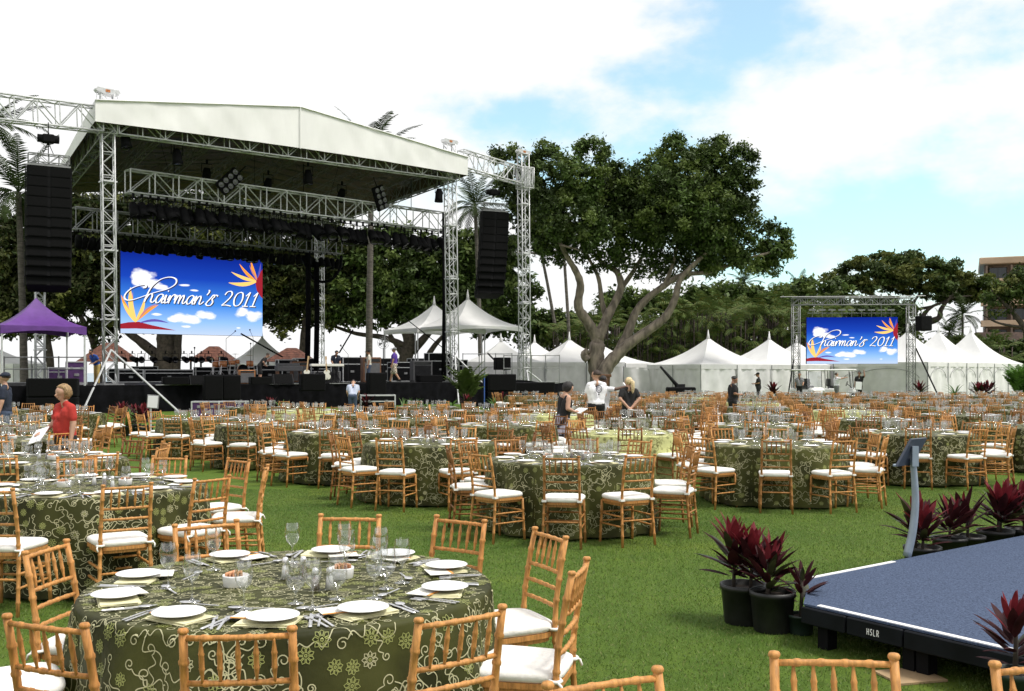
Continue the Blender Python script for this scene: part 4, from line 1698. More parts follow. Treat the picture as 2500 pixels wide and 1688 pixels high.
def rings(path, r, every=.1, bump=1.24, n=3):
    """bamboo look: path resampled with a swelling at each node; returns points, radii"""
    path = [Vector(p) for p in path]
    seg = [(path[i + 1] - path[i]).length for i in range(len(path) - 1)]
    L_ = sum(seg)
    k = max(1, round(L_ / every))
    ts = [(0, 1.0)]
    for i in range(1, k):
        c = i / k
        e = .006 / L_
        ts += [(c - 2 * e, 1.0), (c - e * .8, bump), (c + e * .8, bump), (c + 2 * e, 1.0)]
    ts.append((1, 1.0))
    pts, rad = [], []
    for t, b_ in ts:
        d = t * L_
        i = 0
        while i < len(seg) - 1 and d > seg[i]:
            d -= seg[i]
            i += 1
        pts.append(path[i].lerp(path[i + 1], d / seg[i]))
        rad.append(r * b_)
    return pts, rad


def chair_builders(lod):
    """named pieces of a bamboo-style ballroom chair, sitter looks along +y; lod 0 finest"""
    n = (8, 5, 4)[lod]
    ev = (.10, .12, 9)[lod]
    out = []

    def tb(name, path, r, every=ev, mi=0):
        b_ = MB()
        if lod < 2:
            p_, r_ = rings(path, r, every)
            b_.tube(p_, r_, n)
        else:
            b_.tube(path, r, n)
        out.append((name, b_, 'wood'))
        return b_

    for s in (-1, 1):
        post = [(s * .192, -.225, 0), (s * .184, -.205, .22), (s * .176, -.185, .44), (s * .174, -.195, .60), (s * .172, -.225, .78), (s * .170, -.252, .905)]
        b_ = tb('back_post', post, .0140)
        if lod < 2:
            b_.lathe([(.012, -.004), (.0175, .002), (.018, .009), (.014, .015), (.0, .017)], n + 2, (s * .170, -.252, .905))
        tb('front_leg', [(s * .196, .200, 0), (s * .188, .188, .22), (s * .183, .180, .435)], .0140)
    # seat frame: rounded trapezoid
    def outline(sx, syf, syb, k):
        pts = []
        for i in range(k):
            a = 2 * PI * i / k
            c, s_ = math.cos(a), math.sin(a)
            e = .42
            x = sx * math.copysign(abs(c) ** e, c)
            y = (syf if s_ > 0 else syb) * math.copysign(abs(s_) ** e, s_)
            x *= 1.0 + .06 * y / .2
            pts.append((x, y))
        return pts
    b_ = MB()
    o1 = outline(.200, .208, .205, (28, 16, 10)[lod])
    b_.prism(o1, .428, .452)
    if lod < 2:
        b_.prism([(x * .93, y * .93) for x, y in o1], .405, .428)
    out.append(('seat_frame', b_, 'wood'))
    # cushion
    b_ = MB()
    k = (32, 18, 10)[lod]
    rows = [(.96, .453), (1.02, .463), (1.035, .478), (1.02, .492), (.93, .503), (.6, .510), (.0, .512)] if lod < 2 else [(1.0, .453), (1.03, .48), (.9, .502), (0, .508)]
    vs, fs = [], []
    for (f, z) in rows:
        vs += [(x * f, y * f, z) for x, y in outline(.196, .204, .200, k)]
    for i in range(len(rows) - 1):
        for j in range(k):
            j2 = (j + 1) % k
            fs.append((i * k + j, i * k + j2, (i + 1) * k + j2, (i + 1) * k + j))
    b_.add(vs, fs, 0, True)
    if lod == 0:
        for s in (-1, 1):
            b_.tube([(s * .176 + .024 * math.cos(a), -.185 + .024 * math.sin(a), .468) for a in np.linspace(0, 2 * PI, 10)], [.009] * 10, 5)
            b_.tube([(s * (.196), -.196, .468), (s * .205, -.215, .455), (s * .2, -.225, .43)], .006, 5)
    elif lod == 1:
        for s in (-1, 1):
            b_.box((s * .176, -.186, .466), (.046, .046, .02))
    out.append(('cushion', b_, 'cushion'))

    def bp(z):                                # back post centre line y at height z
        pts = [(.44, -.185), (.60, -.195), (.78, -.225), (.905, -.252)]
        for (z0, y0), (z1, y1) in zip(pts, pts[1:]):
            if z <= z1:
                return y0 + (y1 - y0) * (z - z0) / (z1 - z0)
        return -.252

    def rail(z, r, name='back_rail'):
        y = bp(z)
        bow = -.012
        tb(name, [(-.172, y, z), (-.09, y + bow * .8, z), (0, y + bow, z), (.09, y + bow * .8, z), (.172, y, z)] if lod < 2 else [(-.172, y, z), (.172, y, z)], .0100, .075 if lod == 0 else .09)

    for z in (.888, .735, .655, .572):
        rail(z, .0125)
    for i in range(5):
        x = -.114 + .057 * i
        z0, z1 = .735, .888
        y0, y1 = bp(z0) - .012, bp(z1) - .012
        b_ = MB()
        if lod < 2:
            ts = [(0, .0048), (.12, .0052), (.30, .0085), (.34, .0105), (.37, .0088), (.62, .0088), (.66, .0105), (.70, .0085), (.88, .0052), (1, .0048)] if lod == 0 else [(0, .005), (.34, .0095), (.66, .0095), (1, .005)]
            b_.tube([(x, y0 + (y1 - y0) * t, z0 + (z1 - z0) * t) for t, _ in ts], [r for _, r in ts], n)
        else:
            b_.tube([(x, y0, z0), (x, y1, z1)], .009, 3)
        out.append(('spindle', b_, 'wood'))

    def lerp_leg(front, s, z):
        if front:
            return Vector((s * (.196 - .013 * z / .435), .200 - .02 * z / .435, z))
        return Vector((s * (.192 - .016 * z / .44), -.225 + .04 * z / .44, z))

    for s in (-1, 1):
        for z in ((.20, .30) if lod < 2 else (.25,)):
            tb('stretcher', [lerp_leg(0, s, z), lerp_leg(1, s, z)], .0095)
    tb('stretcher', [lerp_leg(1, -1, .22), lerp_leg(1, 1, .22)], .0095)
    if lod < 2:
        tb('stretcher', [lerp_leg(1, -1, .31), lerp_leg(1, 1, .31)], .0095)
    tb('stretcher', [lerp_leg(0, -1, .26), lerp_leg(0, 1, .26)], .0095)
    return out


CH = {}
for lod_ in (0, 1):
    CH[lod_] = [(nm, b_.mesh(nm, MATS[mt])) for nm, b_, mt in chair_builders(lod_)]
far_chair = MB()
for nm_, b_, mt_ in chair_builders(2):
    o_ = len(far_chair.v)
    far_chair.join(b_)
    if mt_ == 'cushion':
        far_chair.m[-len(b_.m):] = [1] * len(b_.m)
mid_chair = MB()
for nm_, b_, mt_ in chair_builders(1):
    mid_chair.join(b_)
    if mt_ == 'cushion':
        mid_chair.m[-len(b_.m):] = [1] * len(b_.m)
FAR_CHAIR = far_chair.mesh('chair', [MATS['wood'], MATS['cushion']])
MID_CHAIR = mid_chair.mesh('chair', [MATS['wood'], MATS['cushion']])


# ---------- tablecloth
def fold(th, k=0):
    c = lambda x: 1.25 * abs(math.sin(x / 2)) ** .7 - .78           # narrow inward creases between full rounds
    return .75 * c(11 * th + 1.3 + .6 * math.sin(3 * th)) + .45 * c(17 * th + .4 + .8 * math.sin(2 * th)) + .30 * math.sin(5 * th + k)


def cloth_pt(s, th, off=0.0, drop=.735):
    """point on the cloth: s metres from the centre along the cloth, th angle, off metres out"""
    rr = .022
    if s <= TR_ - rr:
        return (s * math.cos(th), s * math.sin(th), TH + .004 + off)
    a = (s - (TR_ - rr)) / rr
    if a < PI / 2:
        r = TR_ - rr + (rr + off) * math.sin(a)
        z = TH + .004 - rr + (rr + off) * math.cos(a)
        return (r * math.cos(th), r * math.sin(th), z)
    d = (s - (TR_ - rr)) - rr * PI / 2
    t = min(1.0, d / drop)
    r = TR_ + .006 + t * .075 + (t ** .6) * .095 * (fold(th) - .12) + off
    z = TH + .004 - rr - d * (1 - .03 * t)
    return (r * math.cos(th), r * math.sin(th), z)


def cloth_mb(nth, ns, drop=.735):
    s_list = list(np.linspace(0.0, TR_ - .022, 5)) + [TR_ - .022 + .022 * PI / 2 * f for f in (.35, .7, 1.0)] + list(TR_ + .0126 + drop * np.linspace(.06, 1, ns))
    b_ = MB()
    vs, fs = [], []
    for s in s_list:
        vs += [cloth_pt(s, 2 * PI * i / nth, 0, drop) for i in range(nth)]
    for j in range(len(s_list) - 1):
        for i in range(nth):
            i2 = (i + 1) % nth
            fs.append((j * nth + i, j * nth + i2, (j + 1) * nth + i2, (j + 1) * nth + i))
    b_.add(vs, fs, 0, True)
    return b_


def embroidery(width, seed, seg=1.0, sp=1.0):
    """cord embroidery: spiral tendrils and looped flowers laid on the cloth"""
    rng = random.Random(seed)
    b_ = MB()

    def lay(pts2, side, mi, w):
        path = []
        n = len(pts2)
        vs, fs = [], []
        for i in range(n):
            a, c = pts2[max(i - 1, 0)], pts2[min(i + 1, n - 1)]
            t = np.array(c) - np.array(a)
            t = t / (np.hypot(*t) or 1)
            for sg in (1, -1):
                q = (pts2[i][0] - sg * t[1] * w / 2, pts2[i][1] + sg * t[0] * w / 2)
                if side:
                    th = q[0] / (TR_ + .04)
                    s = TR_ + .0126 + q[1]
                else:
                    th = math.atan2(q[1], q[0])
                    s = math.hypot(*q)
                vs.append(cloth_pt(min(s, TR_ + .735), th, .0022 + .0006 * mi))
        fs = [(2 * i, 2 * i + 1, 2 * i + 3, 2 * i + 2) for i in range(n - 1)]
        b_.add(vs, fs, mi, False)

    def flower(c, r, side):
        k = 8
        rot = rng.uniform(0, PI)
        pts = []
        for i in range(k):
            a0 = rot + 2 * PI * i / k
            for (f, da) in ((.34, -.18), (.78, -.30), (1.0, 0), (.78, .30), (.34, .18)):
                pts.append((c[0] + r * f * math.cos(a0 + da), c[1] + r * f * math.sin(a0 + da)))
        pts.append(pts[0])
        lay(pts, side, 1 if rng.random() < .8 else 0, width * .8)
        pts = [(c[0] + r * .16 * math.cos(a), c[1] + r * .16 * math.sin(a)) for a in np.linspace(0, 2 * PI, 6)]
        lay(pts, side, 1, width)

    def tendril(c, ang, size, side):
        # spiral head, wandering stem with a bump, second small spiral
        pts = []
        sg = rng.choice((-1, 1))
        turns = rng.uniform(1.1, 1.6)
        k = int(16 * seg)
        for i in range(k):
            t = i / k
            a = sg * turns * 2 * PI * (1 - t)
            r = size * (.10 + .25 * t)
            pts.append((r * math.cos(a) - .0, r * math.sin(a)))
        e = np.array(pts[-1])
        j_ = [rng.uniform(-.15, .15) for _ in range(6)]
        stem = [e, e + (.35 * size, sg * (.30 + j_[0]) * size), e + (.8 * size, -sg * (.05 + j_[1]) * size), e + (1.15 * size, sg * (.38 + j_[2]) * size), e + (1.6 * size, sg * (.05 + j_[3]) * size), e + (1.95 * size, -sg * (.45 + j_[4]) * size), e + (2.5 * size, -sg * (.2 + j_[5]) * size), e + (2.75 * size, sg * .15 * size)]
        pts += [tuple(p) for p in catmull(stem, max(3, int(5 * seg)))][1:]
        ca, sa = math.cos(ang), math.sin(ang)
        lay([(c[0] + p[0] * ca - p[1] * sa, c[1] + p[0] * sa + p[1] * ca) for p in pts], side, 0, width)

    def scatter(ok, sample, dmin, num):
        pts = []
        tries = 0
        while len(pts) < num and tries < num * 40:
            tries += 1
            p = sample()
            if ok(p) and all((p[0] - q[0]) ** 2 + (p[1] - q[1]) ** 2 > dmin * dmin for q in pts):
                pts.append(p)
        return pts

    circ = 2 * PI * (TR_ + .04)
    for i, p in enumerate(scatter(lambda p: True, lambda: (rng.uniform(0, circ), rng.uniform(.0, .69)), .070 * sp, 860)):
        if i % 4 < 1:
            flower(p, rng.uniform(.026, .038), True)
        else:
            a = rng.uniform(0, 2 * PI)
            sz = rng.uniform(.055, .085)
            if p[1] + math.sin(a) * 2.3 * sz > .70 or p[1] + math.sin(a) * 2.3 * sz < -.03:
                a = rng.uniform(-.25, .25) + (0 if rng.random() < .5 else PI)
            tendril(p, a, sz, True)
    for i, p in enumerate(scatter(lambda p: math.hypot(*p) < TR_ - .035, lambda: (rng.uniform(-TR_, TR_), rng.uniform(-TR_, TR_)), .058 * sp, 760)):
        if i % 5 < 2:
            flower(p, rng.uniform(.028, .042), False)
        else:
            a = rng.uniform(0, 2 * PI)
            sz = rng.uniform(.05, .075)
            if math.hypot(p[0] + math.cos(a) * 2.3 * sz, p[1] + math.sin(a) * 2.3 * sz) > TR_ - .03:
                a += PI
            tendril(p, a, sz, False)
    return b_


emb_near = embroidery(.0046, 3)
emb_mid = embroidery(.0046, 5, .55, 1.15)
CL = {
    'near': cloth_mb(300, 12).mesh('tablecloth', MATS['cloth_olive']),
    'mid': cloth_mb(160, 6).mesh('tablecloth', MATS['cloth_olive']),
    'lime': cloth_mb(96, 6).mesh('tablecloth', MATS['cloth_lime']),
    'e_near': emb_near.mesh('embroidery', [MATS['cord_cream'], MATS['cord_lime']]),
    'e_mid': emb_mid.mesh('embroidery', [MATS['cord_cream'], MATS['cord_lime']]),
    'e_lime': emb_mid.mesh('embroidery', [MATS['cord_dark'], MATS['cord_dark']]),
}
b_ = MB()
b_.lathe([(0, .735), (TR_ - .015, .735), (TR_ - .004, .748), (TR_ - .015, .7595), (0, .7595)], 40)
mat('plywood', (.36, .25, .14), .7, var=.2, vscale=6)
CL['top'] = b_.mesh('tabletop', MATS['plywood'])
b_ = MB()
b_.tube([(0, 0, 0), (0, 0, .735)], .03, 8)
b_.tube([(-.3, 0, .03), (.3, 0, .03)], .018, 6)
CL['leg'] = b_.mesh('leg', MATS['charcoal'])

# ---------- place settings
def plate_mb(n):
    b_ = MB()
    b_.lathe([(.0, .004), (.060, .004), (.068, .007), (.098, .014), (.104, .016), (.102, .0185), (.094, .016), (.068, .010), (.062, .009), (0, .009)], n, caps=False)
    return b_


def wine_mb(n, k=1.0, low=False):
    b_ = MB()
    pr = [(.0, .0), (.036, .0), (.036, .003), (.010, .008), (.0045, .02), (.004, .075), (.008, .088), (.026, .105), (.036, .13), (.038, .155), (.034, .185), (.0305, .205)]
    if low:
        pr = [(.036, .002), (.006, .008), (.005, .08), (.036, .13), (.037, .16), (.031, .205)]
    b_.lathe([(r * k, z * k) for r, z in pr], n, caps=False)
    return b_


def goblet_mb(n, low=False):
    b_ = MB()
    pr = [(.0, 0), (.034, .0), (.034, .003), (.009, .008), (.006, .018), (.0055, .045), (.012, .055), (.034, .075), (.042, .10), (.043, .13), (.039, .17), (.037, .185)]
    if low:
        pr = [(.034, .002), (.007, .01), (.006, .05), (.038, .085), (.043, .12), (.037, .185)]
    b_.lathe(pr, n, caps=False)
    return b_


def fork_mb():
    b_ = MB()
    pts = catmull([(0, -.095, .004), (0, -.04, .007), (0, .03, .010), (0, .055, .007)], 4)
    for i in range(len(pts) - 1):
        w = .006 if i < 7 else .0045
        b_.box(tuple((np.array(pts[i]) + np.array(pts[i + 1])) / 2), (w * 1.8, .020, .0025))
    b_.box((0, .066, .006), (.022, .022, .0025))
    for x in (-.0085, -.0028, .0028, .0085):
        b_.box((x, .092, .0075), (.0032, .034, .0022))
    return b_


def knife_mb():
    b_ = MB()
    b_.box((0, -.06, .005), (.014, .09, .007), bevel=.003)
    b_.add([(-.007, -.015, .005), (.007, -.015, .005), (.010, .05, .005), (.006, .10, .005), (-.004, .115, .005), (-.007, .1, .005), (-.007, -.015, .007), (.007, -.015, .007), (.010, .05, .0062), (.006, .10, .006), (-.004, .115, .006), (-.007, .1, .0062)],
           [(5, 4, 3, 2, 1, 0), (6, 7, 8, 9, 10, 11), (0, 1, 7, 6), (1, 2, 8, 7), (2, 3, 9, 8), (3, 4, 10, 9), (4, 5, 11, 10), (5, 0, 6, 11)])
    return b_


def spoon_mb():
    b_ = MB()
    b_.box((0, -.04, .006), (.009, .11, .0025))
    b_.box((0, .025, .008), (.007, .03, .0025))
    b_.lathe([(0, .0), (.012, .002), (.019, .008), (.0195, .0095), (.012, .004), (0, .002)], 12, caps=False, M=Matrix.Translation((0, .062, .003)) @ Matrix.Diagonal((1, 1.5, 1, 1)))
    return b_


def napkin_mb():
    b_ = MB()
    for i, (w, d, z, rz) in enumerate(((.235, .165, .0025, 0), (.228, .160, .0065, .05), (.222, .150, .0105, -.03))):
        b_.box((.004 * i, 0, z), (w, d, .0036), rz, bevel=.0015)
    return b_


def shaker_mb():
    b_ = MB()
    b_.lathe([(0, 0), (.024, 0), (.024, .004), (.019, .04), (.0145, .072), (.014, .078)], 10, caps=False)
    c_ = MB()
    c_.lathe([(.015, .078), (.0155, .088), (.011, .100), (0, .104)], 10, caps=False)
    f_ = MB()
    f_.lathe([(0, .003), (.020, .003), (.0165, .04), (.0138, .062), (0, .062)], 8, caps=False)
    return b_, c_, f_


def bowl_mb():
    b_ = MB()
    b_.lathe([(0, 0), (.050, 0), (.054, .004), (.058, .046), (.058, .052), (.054, .052), (.051, .02), (0, .016)], 20, caps=False)
    c_ = MB()
    for i in range(5):
        c_.box((-.03 + .014 * i, .004 * (i % 2), .040 + .003 * (i % 3)), (.010, .060, .05), .15 * (i - 2), bevel=.004)
    return b_, c_


SET = {
    'plate': plate_mb(32).mesh('plate', MATS['china']), 'wine': wine_mb(16).mesh('wine_glass', MATS['glass']), 'goblet': goblet_mb(16).mesh('water_goblet', MATS['glass']),
    'fork': fork_mb().mesh('fork', MATS['steel']), 'knife': knife_mb().mesh('knife', MATS['steel']), 'spoon': spoon_mb().mesh('spoon', MATS['steel']),
    'napkin': napkin_mb().mesh('napkin', MATS['napkin']),
}
b_ = MB()
b_.box((0, 0, .002), (.15, .11, .0025))
b_.box((0, -.052, .0035), (.15, .012, .0025), mi=1)
SET['card'] = b_.mesh('menu_card', [MATS['card'], MATS['card_orange']])
sh_ = shaker_mb()
SET['sh'] = [sh_[0].mesh('shaker_glass', MATS['glass']), sh_[1].mesh('shaker_cap', MATS['steel'])]
SET['salt'] = sh_[2].mesh('salt_fill', MATS['salt'])
SET['pepper'] = sh_[2].mesh('pepper_fill', MATS['pepper'])
bw_ = bowl_mb()
SET['bowl'] = bw_[0].mesh('bowl', MATS['china'])
SET['bread'] = bw_[1].mesh('packets', MATS['bread'])

# ---------- where the tables stand
TABLES = []                                 # (x, y, phrase, style, phase, chair list or None)
N0 = Vector((-1.01, 4.69))
near_chairs = [(-.878, 3.27), (-.18, 3.49), (.28, 4.35), (.19, 5.24), (-.30, 5.76), (-.94, 5.88), (-1.67, 5.58), (-2.19, 4.83), (-1.54, 3.39), (-2.25, 4.0)]
TABLES.append((N0.x, N0.y, 'nearest round table', 'olive', 0, near_chairs))
TABLES.append((-3.54, 8.7, 'second table behind the nearest one', 'olive', R(-62), None))
TABLES.append((-5.25, 11.4, 'third table along the left lawn', 'olive', R(-80), None))
TABLES.append((-7.4, 14.9, 'fourth table along the left lawn', 'olive', R(-70), None))
TABLES.append((-9.1, 18.6, 'fifth table along the left lawn', 'olive', R(-85), None))
TABLES.append((-10.6, 24.2, 'table behind the woman in red', 'olive', R(-50), None))
TABLES.append((-13.4, 26.6, 'table beside the man in navy', 'olive', R(-60), None))
GA, GB, G0 = Vector((-1.78, 2.47)), Vector((2.84, 2.36)), Vector((.72, 11.6))
lime_cells = {(1, 1), (3, 2), (5, 1), (2, 4), (4, 5), (7, 3), (1, 7), (6, 6), (3, 9), (9, 5), (0, 8), (8, 8), (5, 11)}
rngT = random.Random(21)
for j in range(0, 22):
    for i in range(-12, 22):
        c = G0 + GA * i + GB * j
        jit = Vector((rngT.uniform(-.12, .12), rngT.uniform(-.12, .12)))
        ph = rngT.uniform(0, 2 * PI)
        c = c + jit
        pxx = 1250 + FPX * c.x / c.y
        if c.y > (29.0 if pxx < 1275 else 47) or c.y < 9 or abs(c.x) > .5 * c.y + 1.6:
            continue
        if i < 0 and not (j >= 3 and c.x > 9.5 and c.y > 19.5):   # open lawn with the blue riser
            continue
        if pxx < 450:                               # lawn and planting beside the stage
            continue
        s = (Vector((c.x, c.y, 0)) - FL)
        if s.dot(NY) > -5.2 and s.dot(UX) < 27:
            continue
        # keep clear of the people standing among the tables
        style = 'lime' if (i, j) in lime_cells else 'olive'
        if i < 0:
            phr = '%s table before the front row, %s lane' % (ORD[-i], ORD[j + 1])
        else:
            phr = '%s table of the %s diagonal lane' % (ORD[i + 1], ORD[j + 1])
        TABLES.append((c.x, c.y, phr, style, ph, None))
T3PH = R(-90 + 18)
TABLES = [(x, y, p, s, (R(-98) if abs(x - .72) < .3 and abs(y - 11.6) < .4 else ph), c) for (x, y, p, s, ph, c) in TABLES]
TABLES.sort(key=lambda t: t[1] ** 2 + t[0] ** 2)
print('tables', len(TABLES))

WOODS = [((1.0, 1.0, 1.0, 1), 'honey'), ((1.05, 1.1, 1.15, 1), 'honey'), ((.95, .9, .85, 1), 'honey'), ((.70, .68, .66, 1), 'tan'), ((.50, .46, .44, 1), 'brown'), ((.38, .33, .32, 1), 'brown'), ((1.12, 1.2, 1.25, 1), 'pale')]
rngC = random.Random(5)
n_chair = n_plate = 0
CHAIR_MAX = PLATE_MAX = 300
far_x, plate_x, wine_x, goblet_x, nap_x = [], [], [], [], []


def clock(dx, dy):
    return HOURS[int(round(math.degrees(math.atan2(dx, dy)) / 30.0)) % 12]


def put_chair(x, y, rz, label, tint, lod, group):
    global n_chair
    if n_chair >= CHAIR_MAX:
        far_x.append(TR((x, y, 0), rz))
        return
    n_chair += 1
    if lod >= 2:
        o = link('chair', MID_CHAIR if lod == 2 else FAR_CHAIR, None, (x, y, 0), rz)
        o.color = tint
        tag(o, label, 'chair', group)
        return
    t = thing('chair', label, 'chair', (x, y, 0), rz, group)
    for nm, me in CH[lod]:
        o = link(nm, me, t)
        o.color = tint


def put(me_name, key, x, y, z, rz, label, cat, group, sc=1.0):
    o = link(me_name, SET[key], None, (x, y, z), rz)
    tag(o, label, cat, group)
    return o


for ti, (tx, ty, phr, style, phase, chs) in enumerate(TABLES):
    D = math.hypot(tx, ty)
    near = D < 10
    t = thing('round_table', ('%s, pale lime embroidered cloth' if style == 'lime' else '%s, olive embroidered cloth') % phr, 'table', (tx, ty, 0), rngC.uniform(0, 6.28) if ti else 0.4, 'round banquet tables')
    cl = link('tablecloth', CL['lime'] if style == 'lime' else CL['near' if near else 'mid'], t)
    k = rngC.uniform(.85, 1.25)
    k *= .85 if near else 1.0
    cl.color = (k, k, k * rngC.uniform(.85, 1.1), 1)
    if D < 60:
        link('embroidery', CL['e_lime'] if style == 'lime' else CL['e_near' if near else 'e_mid'], cl)['kind'] = 'stuff'
    if D < 22:
        link('tabletop', CL['top'], t)
        for s in (-1, 1):
            link('leg', CL['leg'], t, (s * .5, 0, 0), R(90))
    zt = TH + .0065
    # chairs
    spots = []
    if chs:
        for (cx, cy) in chs:
            a = math.atan2(cy - ty, cx - tx)
            # given points are the back rails; the seat centre is nearer the table
            spots.append((a, math.hypot(cx - tx, cy - ty) - .245))
    else:
        for k in range(10):
            spots.append((phase + 2 * PI * k / 10 + rngC.uniform(-.05, .05), rngC.uniform(1.10, 1.24)))
    spots.sort(key=lambda s: math.sin(s[0]))
    main = rngC.choice((WOODS[0], WOODS[2], WOODS[3], WOODS[3], WOODS[4], WOODS[4], WOODS[5]))
    gname = 'ballroom chairs with white cushions'
    for (a, r) in spots:
        cx, cy = tx + r * math.cos(a), ty + r * math.sin(a)
        if cy < 1.5:
            continue
        tint, word = (main if rngC.random() < .45 else rngC.choice(WOODS)) if ti > 1 else WOODS[rngC.choice((0, 0, 2))]
        jt = rngC.uniform(.93, 1.07)
        tint = tuple(c_ * jt for c_ in tint[:3]) + (1,)
        lod = 0 if D < 10 else (1 if D < 19.5 else (2 if D < 27 else 3))
        put_chair(cx, cy, a + PI / 2 + rngC.uniform(-.12, .12) * (1 if ti else .25), '%s chair at %s o\'clock of the %s' % (word, clock(math.cos(a), math.sin(a)), phr), tint, lod, gname)
    # settings
    zone = D < 21
    for si, (a, r) in enumerate(spots):
        ca, sa = math.cos(a), math.sin(a)
        X = lambda rr, side: (tx + rr * ca - side * sa, ty + rr * sa + side * ca)
        rz = a + PI / 2                      # local +y points to the centre
        hr = clock(ca, sa)
        jr, js = rngC.uniform(-.015, .015), rngC.uniform(-.02, .02)
        px, py = X(.74 + jr, js)
        if n_plate < PLATE_MAX:
            n_plate += 1
            lift = .0
            if zone:
                lift = .013
                nx, ny = X(.735 + jr, js + rngC.uniform(-.03, .03))
                put('napkin', 'napkin', nx, ny, zt, rz + rngC.uniform(-.25, .25), 'napkin under plate, %s o\'clock of the %s' % (hr, phr), 'napkin', 'folded napkins')
                if D < 14:
                    cx, cy = X(.67 + jr, js + rngC.uniform(-.10, -.04))
                    put('menu_card', 'card', cx, cy, zt + .0125, rz + rngC.uniform(-.4, .4), 'menu card at plate, %s o\'clock of the %s' % (hr, phr), 'card', 'menu cards')
                    lift = .0155
            put('plate', 'plate', px, py, zt + lift, 0, 'white plate at %s o\'clock of the %s' % (hr, phr), 'plate', 'dinner plates')
            gx, gy = X(.50 + rngC.uniform(-.03, .03), .14 + rngC.uniform(-.03, .03))
            put('wine_glass', 'wine', gx, gy, zt, 0, 'stemmed wine glass at %s o\'clock of the %s' % (hr, phr), 'wine glass', 'wine glasses')
            if si % 2 == 0 or not near:
                gx, gy = X(.44 + rngC.uniform(-.03, .03), .03 + rngC.uniform(-.04, .04))
                put('water_goblet', 'goblet', gx, gy, zt, 0, 'water goblet at %s o\'clock of the %s' % (hr, phr), 'goblet', 'water goblets')
            if D < 13:
                for nm, rr, side, dz in (('fork', .76, -.175, 0), ('fork', .75, -.205, 0), ('knife', .74, .165, 0), ('spoon', .74, .195, 0), ('spoon', .52, -.10, 0)):
                    fx, fy = X(rr + rngC.uniform(-.01, .01), side + rngC.uniform(-.008, .008))
                    w = {'fork': ('inner' if side > -.19 else 'outer') + ' steel fork', 'knife': 'steel knife', 'spoon': ('soup' if rr > .6 else 'dessert') + ' steel spoon'}[nm]
                    put(nm, nm, fx, fy, zt - .001, rz + rngC.uniform(-.12, .12) + (PI / 2 if rr < .6 else 0), '%s beside plate, %s o\'clock of the %s' % (w, hr, phr), nm, 'steel cutlery')
        else:
            plate_x.append(TR((px, py, zt)))
            gx, gy = X(.50, .14 + rngC.uniform(-.03, .03))
            wine_x.append(TR((gx, gy, zt)))
            gx, gy = X(.44, .03 + rngC.uniform(-.04, .04))
            goblet_x.append(TR((gx, gy, zt)))
    # centre pieces
    if D < 26:
        for q, (dx, dy, kk) in enumerate(((-.05, .10, 'salt'), (.03, .12, 'pepper'), (.14, -.16, 'pepper'), (.20, -.14, 'salt')) if D < 12 else ((-.05, .08, 'salt'), (.03, .1, 'pepper'))):
            s_ = thing('%s_shaker' % kk, '%s shaker, %s pair on the %s' % (kk, 'back' if q < 2 else 'front', phr), 'shaker', (tx + dx, ty + dy, zt), 0, 'salt and pepper shakers')
            link('glass_body', SET['sh'][0], s_)
            link('cap', SET['sh'][1], s_)
            link('contents', SET[kk], s_)
        for q, (dx, dy) in enumerate(((-.24, -.06), (.21, .12)) if D < 12 else ((.16, -.05),)):
            s_ = thing('serving_bowl', '%s bowl of brown packets on the %s' % (('left', 'right')[q], phr), 'bowl', (tx + dx, ty + dy, zt), .5 * q, 'bowls of packets')
            link('dish', SET['bowl'], s_)
            link('packets', SET['bread'], s_)

# loose chairs at the bottom edge of the picture (their table is behind the camera)
for (px, py, D, rz, lab) in ((2037, 1595, 2.96, R(176), 'honey chair alone by the lower edge, in front of the blue riser'), (2565, 1600, 2.9, R(190), 'honey chair cut off at the lower corner by the potted plant'), (1478, 1660, 2.75, R(205), 'honey chair whose corner shows below the nearest table')):
    x = PX(px, D)
    off = Vector((0, .245, 0))
    off.rotate(Matrix.Rotation(rz, 3, 'Z'))
    t = thing('chair', lab, 'chair', (x + off.x, D + off.y, 0), rz, 'ballroom chairs with white cushions')
    for nm, me in CH[0]:
        o = link(nm, me, t)
        o.color = WOODS[0][0]
# the rest of the field, too small and too many to pick apart
if far_x:
    cols = 3
    for kx in range(1):
        o = link('far_chairs', merge_mesh('far_chairs', far_chair, [MATS['wood'], MATS['cushion']], far_x))
        o.color = (.74, .76, .80, 1)
        tag(o, 'many wooden ballroom chairs with white cushions in the far rows', 'chairs', None, 'stuff')
if plate_x:
    b_ = MB()
    b_.lathe([(0, .004), (.07, .006), (.112, .019), (.07, .012), (0, .011)], 10, caps=False)
    tag(link('far_plates', merge_mesh('far_plates', b_, MATS['china'], plate_x)), 'white plates on the tables of the far rows', 'plates', None, 'stuff')
    tag(link('far_wine_glasses', merge_mesh('far_wine_glasses', wine_mb(6, 1.0, True), MATS['glass'], wine_x)), 'wine glasses on the tables of the far rows', 'glasses', None, 'stuff')
    tag(link('far_goblets', merge_mesh('far_goblets', goblet_mb(6, True), MATS['glass'], goblet_x)), 'water goblets on the tables of the far rows', 'glasses', None, 'stuff')
print('chairs', n_chair, 'far', len(far_x), 'plates', n_plate, len(plate_x))

